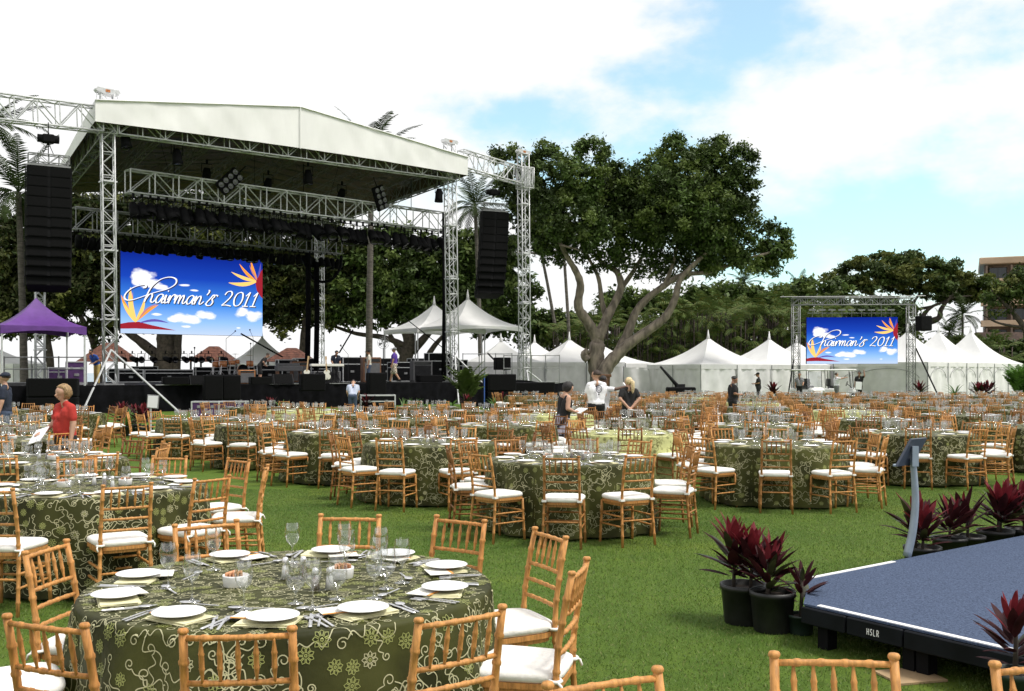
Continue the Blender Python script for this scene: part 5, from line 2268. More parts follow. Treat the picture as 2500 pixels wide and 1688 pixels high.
# ------------------------------------------------------------------ white event tents
def tent(label, cx, cy, size, eave, peak, rz, walls=(), group=None, z0=0.0, legs=True, arches=False, name='event_tent', canopy='tent', wall_m='tent_wall', val=.32, finial=True):
    t = thing(name, label, 'tent', (cx, cy, z0), rz, group)
    h = size / 2
    # concave pyramid
    b_ = MB()
    for k in range(4):
        Rm = Matrix.Rotation(k * PI / 2, 4, 'Z')

        def fn(a, c):
            s = (1 - c)
            w = h * s
            zz = eave + (peak - eave) * ((1 - s) ** 1.0 * .42 + ((1 - s) ** 2.3) * .58)
            zz -= .10 * math.sin(PI * a) * math.sin(PI * min(1, s)) * (peak - eave) / 2
            x_ = (a - .5) * 2 * w
            return Rm @ Vector((x_, -w, zz))
        b_.grid(fn, 8, 9)
    b_.build('canopy', MATS[canopy], t)
    for k in range(4):
        b_ = MB()
        Rm = Matrix.Rotation(k * PI / 2, 4, 'Z')
        b_.grid(lambda a, c: Rm @ Vector(((a - .5) * 2 * h, -h - .01, eave - val * c * (1.0 if not arches else 1) + (.16 * math.sin(PI * a) * c if not walls else 0))), 12, 1)
        b_.build('valance', MATS[wall_m if walls else canopy], t)
    if finial:
        b_ = MB()
        b_.tube([(0, 0, peak - .12), (0, 0, peak + .08), (0, 0, peak + .55)], [.13, .09, .02], 8)
        b_.build('finial', MATS[canopy], t)
    for sx in (-1, 1):
        for sy in (-1, 1):
            b_ = MB()
            b_.bar((sx * (h - .06), sy * (h - .06), 0), (sx * (h - .06), sy * (h - .06), eave), .04, 6)
            b_.build('pole', MATS['alu'], t)
    for k, (off, opts) in walls:
        Rm = Matrix.Rotation(k * PI / 2, 4, 'Z')
        np_ = opts
        for j in range(np_):
            b_ = MB()
            x0, x1 = -h + size * j / np_, -h + size * (j + 1) / np_
            ph = random.random() * 6
            b_.grid(lambda a, c: Rm @ Vector((x0 + (x1 - x0) * a, -h + .03 + .05 * math.sin(a * 15 + ph + c * 2) * (1 - .4 * c) + .03 * math.sin(a * 31 - c * 5), .02 + (eave - .1) * c)), 26, 5)
            b_.build('wall_panel', MATS[wall_m], t)
            b_ = MB()
            xm = (x0 + x1) / 2
            b_.bar(Rm @ Vector((x1, -h - .03, .02)), Rm @ Vector((x1, -h - .03, eave - .05)), .03, 4)
            if arches:
                w = (x1 - x0) * .40
                b_.tube([Rm @ Vector((xm + w * math.cos(a), -h - .03, eave * .52 + eave * .30 * math.sin(a))) for a in np.linspace(0.1, PI - .1, 14)], .018, 4)
            b_.build('wall_seam', MATS['alu_dull'], t)
    return t


G_T = 'white event tents behind the tables'
W2 = lambda *ks: [(k, (0, 2)) for k in ks]
# row of arched tents on the right
for i, (px, D) in enumerate(((2216, 75.5), (2292, 80.2), (2370, 85.0))):
    tent('pointed white tent with arched wall, %s from the smaller screen' % ORD[i + 1], PX(px, D), D, 6.0, 2.5, PZ(808, D), R(42), [(0, (0, 2)), (3, (0, 1)), (1, (0, 2))], G_T, arches=True)
# big panel tent behind the golf carts
tent('white tent with wide arched wall right behind the golf carts', PX(2105, 79), 79, 7.4, 2.5, 4.6, R(4), [(0, (0, 1)), (3, (0, 1)), (1, (0, 1))], G_T, arches=True)
# middle pair
tent('pointed white tent with grey wall, beside the long black boom', PX(1729, 73), 73, 6.2, 2.32, PZ(824, 73), R(28), W2(0, 1, 3), G_T)
tent('pointed white tent just left of the screen frame', PX(1878, 76.5), 76.5, 6.2, 2.32, PZ(827, 76.5), R(28), W2(0, 1, 3), G_T)
tent('low white tent side right beside the screen frame leg', PX(1945, 81), 81, 6.0, 2.4, 4.2, R(28), W2(0, 1, 3), G_T)
# left group behind the scaffold and the tree
tent('white tent peeping between stage towers and scaffold', PX(1223, 75), 75, 5.6, 2.5, PZ(832, 75), R(8), W2(0, 1, 3), G_T)
tent('white tent behind the right truss tower', PX(1305, 82), 82, 6.0, 2.5, PZ(834, 82), R(12), W2(0, 1, 3), G_T)
tent('white tent with flag left of the forked trunk', PX(1390, 76.5), 76.5, 6.2, 2.5, PZ(828, 76.5), R(20), W2(0, 1, 3), G_T)
tent('white tent partly hidden behind the forked trunk', PX(1462, 80), 80, 6.4, 2.45, PZ(838, 80), R(24), W2(0, 1, 3), G_T)
# link wall between the groups
t = thing('tent_wall', 'sagging white wall cloth between the two tent groups', 'tent wall', (PX(1600, 74), 74, 0))
b_ = MB()
b_.grid(lambda a, c: ((a - .5) * 4.6, .4 * a + .08 * math.sin(a * 22 + c * 3), .02 + (2.15 - .25 * math.sin(PI * a)) * c), 30, 6)
b_.build('cloth', MATS['tent_wall'], t)
for s in (-1, 1):
    b_ = MB()
    b_.bar((s * 2.3, 0, 0), (s * 2.3, 0, 2.2), .035, 6)
    b_.build('pole', MATS['alu_dull'], t)
# open tents beside the stage (on legs, tall)
for i, (px, D, pk_, ev) in enumerate(((1060, 70.5, 742, 806), (1142, 67.0, 728, 800))):
    tent('open white peaked tent on legs right behind the stage, %s one' % ('farther' if i == 0 else 'nearer'), PX(px, D), D, 5.2, PZ(ev, D), PZ(pk_, D), R(32), (), 'open tents beside the stage')
tent('grey-white tent far behind the drum kit', PX(640, 100), 100, 7.0, 2.6, PZ(822, 100), R(20), W2(0, 1, 3), 'far tents by the sea')
tent('pale tent far behind at the frame edge', PX(-15, 100), 100, 7.5, 2.6, PZ(846, 100), R(0), W2(0, 1, 3), 'far tents by the sea')
# purple pop-up canopy on the stage wing
pp = P(88, 726, 43)
tent('purple pop-up canopy beside the stage', pp.x, pp.y, 3.25, PZ(800, 43) - DECK, PZ(727, 43) - DECK, R(36), (), None, z0=DECK, name='popup_canopy', canopy='purple', finial=False, val=.34)

# ------------------------------------------------------------------ screen on a truss frame to the right
DG = 69.0
gx0, gx1 = PX(1943, DG), PX(2224, DG)
gt = thing('goalpost_truss', 'grey truss goalpost frame carrying the smaller screen', 'truss frame', ((gx0 + gx1) / 2, DG, 0))
gi = gt.matrix_basis.inverted()
ztop = PZ(727, DG)
for xx in (gx0, gx1):
    x = MB()
    x.join(truss((xx, DG - .22, .35), (xx, DG - .22, ztop - .55), .45, .45, 13, .03, .016, up=(0, 1, 0)), gi)
    x.build('leg', MATS['alu_dull'], gt)
    x = MB()
    x.join(MB().box((xx, DG, .18), (2.6, 1.2, .36), bevel=.04), gi)
    mat('concrete', (.28, .28, .27), .9, var=.2, vscale=3, bump=.3, bscale=12)
    x.build('ballast_block', MATS['concrete'], gt)
x = MB()
x.join(truss((gx0 - .25, DG, ztop - .5), (gx1 + .25, DG, ztop - .48), .45, .46, 17, .03, .016), gi)
x.join(MB().bar((gx0 - 1.1, DG - .2, ztop + .03), (gx1 + .9, DG - .2, ztop + .1), .03, 5), gi)
x.build('header', MATS['alu_dull'], gt)
x = MB()
x.join(MB().bar((gx1 + .25, DG - .2, 3.4), (gx1 + 1.5, DG - 1.0, .05), .05, 6), gi)
x.join(MB().bar((gx0 - .2, DG - .2, 2.6), (gx0 - .8, DG - .9, .05), .05, 6), gi)
x.build('outrigger', MATS['charcoal'], gt)
sx0, sx1 = P(1969, 775, DG + .2), P(2193, 771, DG - .4)
led_screen('smaller blue event screen in the grey truss frame', sx0, sx1, P(1969, 889, DG + .2), sx1.x - sx0.x, PZ(774, DG) - PZ(888, DG), .3)
b_ = MB()
for k in range(9):
    f = (k + .5) / 9
    xx = sx0.x + (sx1.x - sx0.x) * f
    b_.box((xx, DG, PZ(757, DG)), (.45, .12, .10))
    b_.bar((xx, DG, PZ(757, DG)), (xx, DG, PZ(775, DG)), .015, 4)
b_.bar((sx0.x, DG, PZ(765, DG)), (sx1.x, DG, PZ(765, DG)), .025, 4)
b_.bar((sx0.x + 1, DG, PZ(757, DG)), (sx0.x + 1, DG, ztop - .4), .02, 4)
b_.bar((sx1.x - 1, DG, PZ(757, DG)), (sx1.x - 1, DG, ztop - .4), .02, 4)
tag(b_.build('hanging_bar', MATS['alu_dull']), 'hanging bar with brackets above the smaller screen', 'rigging')
u_ = P(2255, 790, DG - .5)
t = thing('hanging_speaker', 'black loudspeaker hanging outside the screen frame', 'loudspeaker', u_)
b_ = MB()
b_.box((0, 0, 0), (.85, .7, 1.0), .3, bevel=.05)
b_.box((0, -.36, 0), (.7, .03, .85), .3)
b_.build('cabinet', MATS['black'], t)
b_ = MB()
b_.bar((-.3, 0, .5), (.0, .1, 1.1), .015, 4)
b_.bar((.3, 0, .5), (.0, .1, 1.1), .015, 4)
b_.bar((0, .1, 1.1), (0, .3, ztop - u_.z + .05), .015, 4)
b_.build('cable', MATS['black'], t)

# ------------------------------------------------------------------ hotel
DH = 150.0
hb = thing('hotel', 'brown balconied hotel block at the frame edge', 'building', (PX(2440, DH), DH, 0), R(-24))
mat('hotel_wall', (.16, .115, .092), .85, var=.12, vscale=.5)
mat('hotel_band', (.44, .32, .23), .85, var=.1, vscale=.4)
mat('hotel_glass', (.035, .045, .055), .15)
mat('hotel_dark', (.045, .030, .024), .8)
b_ = MB()
b_.box((11, 9, 8.9), (26, 16, 17.8))
b_.build('wall', MATS['hotel_wall'], hb)
b_ = MB()
b_.box((11, 8.4, 18.2), (27.4, 18, 1.0), bevel=.1)
b_.build('roof_parapet', MATS['hotel_band'], hb)
for f in range(5):
    z = 2.6 + 3.05 * f
    b_ = MB()
    b_.box((11, .05, z), (27, 2.0, .34))
    b_.box((11, -.9, z + .45), (27, .12, .55))
    b_.build('balcony', MATS['hotel_band'], hb)
    for k in range(8):
        x0 = -1.6 + 3.3 * k
        w_ = MB()
        w_.box((x0 + 1.4, 1.04, z + 1.45), (2.5, .1, 2.1))
        w = w_.build('window', MATS['hotel_dark'], hb)
        p_ = MB()
        p_.box((x0 + .85, .97, z + 1.45), (1.1, .04, 1.95))
        p_.box((x0 + 2.0, .97, z + 1.45), (1.1, .04, 1.95))
        p_.build('pane', MATS['hotel_glass'], w)
        q_ = MB()
        q_.box((x0 - .1, .1, z + 1.4), (.24, 1.7, 2.5))
        q_.build('divider', MATS['hotel_wall'], hb)
    for k in range(3):
        w_ = MB()
        w_.box((-2.04, 3.5 + 4.5 * k, z + 1.4), (.1, 2.2, 1.6))
        w_.build('window', MATS['hotel_glass'], hb)
t = thing('lodge', 'low dark-roofed lodge below the hotel', 'building', (PX(2480, 104), 104, 0), R(-8))
b_ = MB()
b_.box((0, 3, 1.5), (9, 5, 3))
b_.build('wall', MATS['hotel_dark'], t)
b_ = MB()
b_.add([(-5.2, -.2, 3), (5.2, -.2, 3), (5.2, 6.2, 3), (-5.2, 6.2, 3), (-3, 3, 6), (3, 3, 6)], [(0, 1, 5, 4), (1, 2, 5), (2, 3, 4, 5), (3, 0, 4), (3, 2, 1, 0)])
mat('dark_shingle', (.055, .033, .025), .9, var=.4, vscale=3, bump=.6, bscale=8)
b_.build('roof', MATS['dark_shingle'], t)

# beach huts behind the stage with shingled roofs
for i, (px0, px1, ytop, D) in enumerate(((205, 330, 838, 92), (470, 575, 846, 94), (655, 770, 850, 90))):
    cx = PX((px0 + px1) / 2, D)
    w = (px1 - px0) * D / FPX
    t = thing('beach_hut', 'brown-roofed beach hut behind the stage, %s' % ('near the left front tower', 'under the large screen', 'right of the drum kit')[i], 'hut', (cx, D, 0), 0, 'beach huts behind the stage')
    zt, ze = PZ(ytop, D), PZ(884, D)
    for k in range(6):
        f0, f1 = k / 6, (k + 1) / 6
        b_ = MB()
        def ring(f, dz):
            s = 1 - f * .82
            return [(-w / 2 * s, -1.8 * s, ze + (zt - ze) * f + dz), (w / 2 * s, -1.8 * s, ze + (zt - ze) * f + dz), (w / 2 * s, 1.8 * s, ze + (zt - ze) * f + dz), (-w / 2 * s, 1.8 * s, ze + (zt - ze) * f + dz)]
        a_, c_ = ring(f0, .014), ring(f1, .0)
        b_.add(a_ + c_, [(j, (j + 1) % 4, 4 + (j + 1) % 4, 4 + j) for j in range(4)] + [(7, 6, 5, 4)] + [(3, 2, 1, 0)])
        b_.build('roof_course', MATS['tile_roof'], t)
    for sx in (-1, 1):
        for sy in (-1, 1):
            b_ = MB()
            b_.bar((sx * w * .42, sy * 1.5, 0), (sx * w * .42, sy * 1.5, ze + .1), .09, 6)
            b_.build('post', MATS['bark_dark'], t)

# ------------------------------------------------------------------ trees, palms, hedge
mat('leaf_main', (0.066, 0.106, 0.025), 0.55, trans=.18, var=.5, vscale=.35, detail=2, spec=.25)
mat('leaf_light', (0.115, 0.160, 0.038), 0.55, trans=.25, spec=.25)
mat('leaf_dark', (0.036, 0.056, 0.016), 0.6, trans=.12, spec=.2)
mat('leaf_iron', (0.036, 0.042, 0.014), 0.7, trans=.12, var=.4, vscale=.3, detail=2, spec=.15)
mat('leaf_monkey', (0.062, 0.094, 0.023), 0.6, trans=.2, var=.4, vscale=.35, detail=2, spec=.2)
mat('leaf_olive', (0.110, 0.125, 0.030), 0.6, trans=.2, spec=.2)
mat('palm_leaf', (0.080, 0.118, 0.032), 0.65, trans=.2, var=.4, vscale=.6, spec=.12)
mat('palm_leaf_dry', (0.12, 0.10, 0.045), 0.6, trans=.2, spec=.2)


def leaf_cloud(lobes, n_per_m2, size, rng, flat=.8, clump=.5, light=.22):
    """leaf quads gathered into clumps through ellipsoid lobes; lobes (c, rx, ry, rz, density)"""
    out, idx = [], []
    for (c, rx, ry, rz, dens) in lobes:
        area = PI * rx * rz
        n = int(area * n_per_m2 * dens)
        if n < 4:
            continue
        nc = max(6, int(area / (clump * clump) * 1.3))
        # clump centres lie through the outer part of the lobe, lumpy
        d = rng.normal(size=(nc, 3))
        d /= np.linalg.norm(d, axis=1)[:, None]
        rad = rng.uniform(.30, 1.06, nc) ** .55
        rad *= 1 + .16 * np.sin(d[:, 0] * 7 + c[0]) * np.cos(d[:, 2] * 6 + c[2])
        cc = d * rad[:, None] * np.array([rx, ry, rz])
        k = rng.integers(0, nc, n)
        p = np.array(c) + cc[k] + rng.normal(0, clump * .42, (n, 3)) * np.array([1, 1, flat])
        # leaf frames
        nrm = rng.normal(size=(n, 3)) + np.array([0, 0, .55]) + d[k] * .5
        nrm /= np.linalg.norm(nrm, axis=1)[:, None]
        t = np.cross(nrm, rng.normal(size=(n, 3)))
        t /= np.linalg.norm(t, axis=1)[:, None]
        b_ = np.cross(nrm, t)
        L = size * rng.uniform(.6, 1.35, n)[:, None]
        W = L * rng.uniform(.35, .6, n)[:, None]
        q = np.stack([p - t * L * .5, p + b_ * W * .5 + nrm * W * .12, p + t * L * .5, p - b_ * W * .5 + nrm * W * .12], 1)
        out.append(q.reshape(-1, 3))
        lt = (rng.random(nc) < light)[k]
        idx.append(np.where(lt, 1, np.where(rng.random(n) < .3, 2, 0)))
    return np.concatenate(out), np.concatenate(idx)


def limb_mesh(b_, pts, r0, r1, D, n=7, px=True, wob=.0, dd=None):
    P_ = []
    for i, p in enumerate(pts):
        dep = D + (dd[i] if dd else 0)
        P_.append(P(p[0], p[1], dep) if px else Vector(p))
    path = [Vector(q) for q in catmull(P_, 4)]
    m = len(path)
    rad = [(r0 + (r1 - r0) * (i / (m - 1)) ** .8) * (1 + .07 * math.sin(i * 2.3 + r0 * 9)) for i in range(m)]
    b_.tube(path, rad, n)


def crown_to(root, q, mats, name='crown'):
    v, ix = q
    v = v - np.array(root.location)
    return link(name, fast_mesh(name, v, 4, [MATS[k] for k in mats], mat_idx=ix), root)


def px_lobes(L, D, ky=.8):
    """lobes given in photo pixels (px, py, rx, ry, depth offset, density)"""
    u = D / FPX
    out = []
    for l in L:
        px, py, rx, ry = l[:4]
        dd = l[4] if len(l) > 4 else 0
        de = l[5] if len(l) > 5 else 1
        c = P(px, py, D + dd)
        out.append((c, rx * u, max(rx, ry) * u * ky, ry * u, de))
    return out


# ---------- the big tree in the middle
DT = 68.0
c5 = lambda x, y: (1150 + x / 2.414, 300 + y / 2.414)
tr = thing('shade_tree', 'big spreading tree with forked grey trunk in front of white tents', 'tree', (P(*c5(760, 1400), DT).x, DT, 0))
tb = MB()
limb_mesh(tb, [c5(765, 1600), c5(755, 1500), c5(735, 1400), c5(745, 1300)], .72, .52, DT, 10)
limb_mesh(tb, [c5(745, 1320), c5(735, 1260), c5(690, 1180), c5(632, 1085), c5(645, 960), c5(620, 880), c5(572, 800), c5(520, 700), c5(480, 600)], .46, .10, DT, 8, dd=[0, 0, -.3, -.6, -.9, -1.2, -1.5, -2, -2.2])
limb_mesh(tb, [c5(690, 1400), c5(665, 1370), c5(690, 1340)], .28, .22, DT - .3, 7)
limb_mesh(tb, [c5(745, 1280), c5(800, 1150), c5(880, 985), c5(860, 880), c5(785, 835), c5(700, 740)], .40, .10, DT, 8, dd=[0, .4, .9, 1.2, 1.5, 1.8])
limb_mesh(tb, [c5(798, 1160), c5(770, 1050), c5(752, 920), c5(705, 820), c5(640, 700)], .22, .08, DT + 1, 7)
limb_mesh(tb, [c5(880, 985), c5(960, 870), c5(1030, 740), c5(1050, 600)], .20, .07, DT + 1.5, 7)
limb_mesh(tb, [c5(765, 1520), c5(800, 1440), c5(860, 1370), c5(925, 1308), c5(1050, 1220), c5(1150, 1140), c5(1205, 1030), c5(1235, 920), c5(1330, 820), c5(1450, 720)], .55, .10, DT - .8, 9)
limb_mesh(tb, [c5(870, 1350), c5(925, 1240), c5(970, 1120), c5(1040, 1035), c5(1140, 960), c5(1250, 895), c5(1400, 880), c5(1640, 800), c5(1780, 760)], .36, .08, DT + .3, 8)
limb_mesh(tb, [c5(1140, 960), c5(1180, 860), c5(1210, 740), c5(1230, 560)], .18, .06, DT + .3, 6)
limb_mesh(tb, [c5(1330, 820), c5(1400, 640), c5(1460, 420)], .14, .05, DT - .5, 6)
limb_mesh(tb, [c5(520, 720), c5(600, 740), c5(655, 760)], .10, .05, DT - 2.6, 6)
limb_mesh(tb, [c5(600, 830), c5(500, 760), c5(390, 770), c5(270, 760)], .14, .05, DT + 2, 6)
x = MB()
x.join(tb, tr.matrix_basis.inverted())
x.build('trunk', MATS['bark'], tr)
ML = [(1233, 372, 30, 28), (1215, 385, 14, 22), (1332, 378, 38, 34), (1440, 372, 46, 34), (1478, 380, 16, 14), (1510, 430, 40, 36), (1590, 385, 20, 24, 0, .7), (1655, 372, 44, 44), (1742, 374, 46, 46), (1800, 400, 44, 50), (1800, 470, 52, 62), (1810, 535, 46, 56), (1800, 600, 44, 50), (1350, 437, 66, 56, -2), (1420, 440, 60, 55, -1), (1336, 507, 55, 60, -1), (1399, 532, 75, 60, -2.5), (1352, 575, 50, 42), (1465, 520, 64, 62), (1523, 500, 62, 56, 1), (1585, 470, 66, 66), (1647, 440, 70, 72, -1), (1709, 437, 70, 72, 0), (1740, 510, 66, 66, -1.5), (1668, 515, 72, 66, -2), (1605, 540, 66, 60, -1), (1543, 565, 54, 44), (1470, 588, 50, 34, 0, .8), (1709, 572, 52, 44, 0, .75), (1640, 590, 54, 40, 1, .8), (1606, 635, 50, 34, 1, .5), (1690, 625, 56, 36, 1, .65), (1545, 630, 44, 30, 1, .45), (1760, 640, 50, 32, 0, .9), (1420, 610, 40, 28, 1, .6), (1345, 605, 44, 26, -1, .9), (1305, 590, 34, 34, 0, .8), (1400, 575, 60, 40, -2), (1735, 590, 60, 50, -1), (1820, 640, 40, 26, 0, .8), (1640, 660, 44, 24, 2, .5), (1500, 640, 44, 26, 1, .5), (1440, 640, 34, 26, 1, .45), (1720, 660, 50, 22, 1, .6), (1580, 670, 40, 20, 1, .35), (1350, 640, 30, 20, 0, .4), (1580, 500, 80, 80, 3), (1480, 480, 70, 70, 3), (1690, 490, 90, 90, 3), (1887, 588, 42, 40, 1), (1908, 618, 40, 34, 1), (1862, 628, 36, 34, 1), (1880, 664, 22, 20, 1, .4), (1850, 655, 16, 22, 1, .35), (1253, 460, 40, 56, 2), (1270, 532, 36, 40, 2), (1252, 592, 24, 22, 2, .5), (1290, 410, 34, 30, 1), (1300, 475, 40, 40, 1), (1310, 545, 30, 40, 1), (1555, 445, 34, 40, 2), (1490, 460, 44, 40, 2)]
rngL = np.random.default_rng(3)
crown_to(tr, leaf_cloud(px_lobes(ML, DT, .75), 440, .28, rngL, clump=.55), ['leaf_main', 'leaf_light', 'leaf_dark'])

# ---------- umbrella tree and its neighbour on the right
c7 = lambda x, y: (1800 + x / 3.138, 550 + y / 3.138)
DU = 108.0
tu = thing('umbrella_tree', 'wide flat-topped tree behind the smaller event screen', 'tree', (PX(2222, DU), DU, 0))
tb = MB()
limb_mesh(tb, [c7(1340, 1120), c7(1320, 950), c7(1300, 800), c7(1260, 690), c7(1180, 620), c7(1080, 560), c7(960, 500)], .9, .14, DU, 8)
limb_mesh(tb, [c7(1310, 850), c7(1400, 770), c7(1540, 715), c7(1560, 650), c7(1615, 570), c7(1680, 500)], .5, .12, DU, 7)
limb_mesh(tb, [c7(1330, 900), c7(1420, 700), c7(1500, 620), c7(1590, 590)], .34, .1, DU - 1, 6)
limb_mesh(tb, [c7(1260, 690), c7(1330, 620), c7(1400, 520)], .3, .1, DU, 6)
limb_mesh(tb, [c7(1180, 620), c7(1000, 600), c7(850, 500)], .2, .08, DU + 1, 6)
limb_mesh(tb, [c7(1350, 650), c7(1500, 620), c7(1650, 560), c7(1800, 540)], .2, .08, DU + 1, 6)
x = MB()
x.join(tb, tu.matrix_basis.inverted())
x.build('trunk', MATS['bark_dark'], tu)
UL = []
rr_ = random.Random(4)
for (x0, y0, rx, ry) in ((760, 420, 70, 42), (700, 400, 40, 26), (850, 330, 90, 48), (900, 420, 100, 50), (1000, 290, 110, 55), (1030, 400, 120, 60), (1150, 250, 110, 45), (1160, 350, 130, 70), (1280, 260, 110, 50), (1300, 380, 140, 80), (1400, 300, 120, 55), (1450, 420, 140, 70), (1560, 320, 110, 55), (1600, 440, 130, 70), (1700, 360, 110, 60), (1740, 470, 120, 60), (1830, 420, 100, 50), (1880, 480, 110, 55), (1180, 470, 120, 36), (1000, 480, 90, 30), (820, 465, 70, 26), (1400, 510, 120, 36), (1620, 540, 110, 40), (1800, 550, 100, 36), (1960, 520, 90, 50)):
    a = c7(x0, y0)
    UL.append((a[0], a[1], rx / 3.138 * 1.1, ry / 3.138 * 1.15, rr_.uniform(-3, 3), 1.0))
crown_to(tu, leaf_cloud(px_lobes(UL, DU, .9), 300, .46, rngL, flat=.5, clump=.8, light=.3), ['leaf_monkey', 'leaf_olive', 'leaf_dark'])
DV = 92.0
tv = thing('shade_tree', 'dark tree at the frame edge in front of the hotel', 'tree', (PX(2530, DV), DV, 0))
tb = MB()
limb_mesh(tb, [(2540, 980), (2530, 880), (2500, 800), (2460, 750), (2420, 710)], .5, .1, DV)
limb_mesh(tb, [(2500, 800), (2440, 790), (2400, 770)], .16, .06, DV)
x = MB()
x.join(tb, tv.matrix_basis.inverted())
x.build('trunk', MATS['bark_dark'], tv)
crown_to(tv, leaf_cloud(px_lobes([(2500, 690, 50, 34), (2460, 700, 42, 30), (2425, 722, 34, 22, 0, .7), (2540, 680, 60, 40), (2490, 735, 46, 22, 0, .8), (2440, 760, 34, 14, 0, .4), (2470, 668, 26, 14)], DV, .9), 170, .40, rngL, flat=.5, clump=.7, light=.3), ['leaf_monkey', 'leaf_olive', 'leaf_dark'])

# ---------- dark trees behind the stage
DS = 96.0
back = [
    ('wide dark tree whose limbs spread behind the small open white tents', 985, [(930, 690, 110, 70, 3), (1060, 700, 110, 70, 3), (1120, 610, 60, 46), (1180, 600, 50, 46), (1240, 630, 50, 56), (1200, 690, 90, 80, 4), (1110, 720, 110, 70, 4), (840, 700, 80, 90, 4), (1020, 780, 70, 30, 2), (1180, 780, 60, 40, 2), (1250, 800, 50, 30, 2, .8), (900, 590, 60, 36), (960, 580, 54, 34), (1020, 610, 55, 40), (870, 640, 70, 52), (940, 650, 70, 55), (1010, 670, 70, 58), (1080, 640, 55, 48), (1110, 700, 60, 54), (880, 720, 80, 56), (960, 730, 80, 56), (1040, 750, 70, 46), (820, 760, 60, 34), (900, 785, 60, 20, 0, .5), (1150, 650, 45, 40), (1180, 720, 54, 50), (1230, 690, 40, 46, 0, .8), (1250, 750, 44, 40), (1290, 700, 26, 30, 0, .8), (1140, 770, 60, 36)],
     [([(985, 960), (990, 880), (1000, 830), (980, 790)], .8, .5), ([(1000, 850), (940, 825), (870, 815), (810, 795)], .34, .12), ([(1005, 860), (1060, 800), (1100, 760)], .45, .15), ([(1030, 930), (1050, 860), (1110, 790)], .4, .15), ([(990, 880), (960, 830), (930, 780)], .3, .12)], 'leaf_main'),
    ('thick-trunked dark tree standing behind the large stage screen', 398, [(300, 520, 70, 46), (380, 500, 80, 46), (470, 500, 80, 46), (250, 600, 100, 90, 4), (350, 700, 110, 80, 4), (660, 720, 90, 80, 4), (560, 510, 80, 46), (640, 530, 80, 46), (420, 620, 130, 80, 3), (560, 650, 130, 80, 3), (330, 560, 70, 40), (420, 550, 80, 44), (500, 570, 80, 46), (350, 640, 80, 60), (440, 650, 90, 60), (540, 640, 80, 60), (600, 590, 70, 46), (300, 720, 80, 60), (640, 680, 60, 60), (680, 620, 70, 50), (480, 720, 90, 60), (390, 770, 70, 40), (600, 740, 70, 50)],
     [([(398, 960), (400, 900), (405, 850), (400, 800), (380, 740)], 1.15, .7), ([(400, 880), (350, 840), (300, 800), (250, 740)], .6, .2), ([(425, 930), (432, 860), (436, 800)], .55, .35), ([(405, 850), (470, 780), (540, 740)], .3, .15)], 'leaf_iron'),
    ('dark tree filling the gap between stage screen and palm trunk', 735, [(700, 520, 70, 40), (760, 650, 100, 100, 3), (720, 570, 70, 45), (780, 560, 60, 40), (700, 660, 60, 60), (760, 660, 70, 60), (820, 650, 60, 60), (700, 740, 60, 50), (780, 740, 80, 50), (830, 800, 40, 16, 0, .5), (700, 800, 50, 20, 0, .6), (840, 600, 40, 40)],
     [([(735, 960), (738, 880), (745, 800), (750, 740)], .5, .3)], 'leaf_iron'),
    ('shaggy dark tree behind the purple canopy', 150, [(180, 530, 70, 50), (240, 510, 60, 46), (50, 560, 70, 50), (-20, 600, 80, 60), (90, 500, 50, 40, 2, .8), (60, 700, 120, 90, 4), (120, 540, 60, 46, 0, .7), (140, 680, 140, 90, 3), (40, 640, 80, 60), (120, 600, 80, 60), (200, 620, 80, 60), (260, 580, 60, 50), (60, 740, 90, 66), (150, 720, 80, 66), (230, 720, 76, 66), (210, 800, 46, 26, 0, .6), (250, 830, 34, 40, 0, .5), (110, 800, 60, 30), (20, 800, 60, 30), (-40, 700, 80, 80), (270, 770, 40, 44, 0, .7), (280, 660, 40, 60)],
     [([(128, 960), (122, 880), (112, 800), (108, 740)], .42, .3), ([(250, 960), (240, 900), (225, 830), (190, 760)], .42, .25)], 'leaf_iron'),
]
for lab, bx, lobes, limbs, lm in back:
    t = thing('shade_tree', lab, 'tree', (PX(bx, DS), DS, 0), 0, 'dark trees behind the stage')
    tb = MB()
    for pts, r0, r1 in limbs:
        limb_mesh(tb, pts, r0, r1, DS, 8)
    x = MB()
    x.join(tb, t.matrix_basis.inverted())
    x.build('trunk', MATS['bark_dark'], t)
    crown_to(t, leaf_cloud(px_lobes(lobes, DS, .7), 150, .50, rngL, clump=.75, light=.16), [lm, 'leaf_olive' if lm == 'leaf_iron' else 'leaf_light', 'leaf_dark'])


# ---------- palms
mat('palm_dark', (0.034, 0.052, 0.017), 0.7, trans=.15, var=.4, vscale=.6, spec=.08)


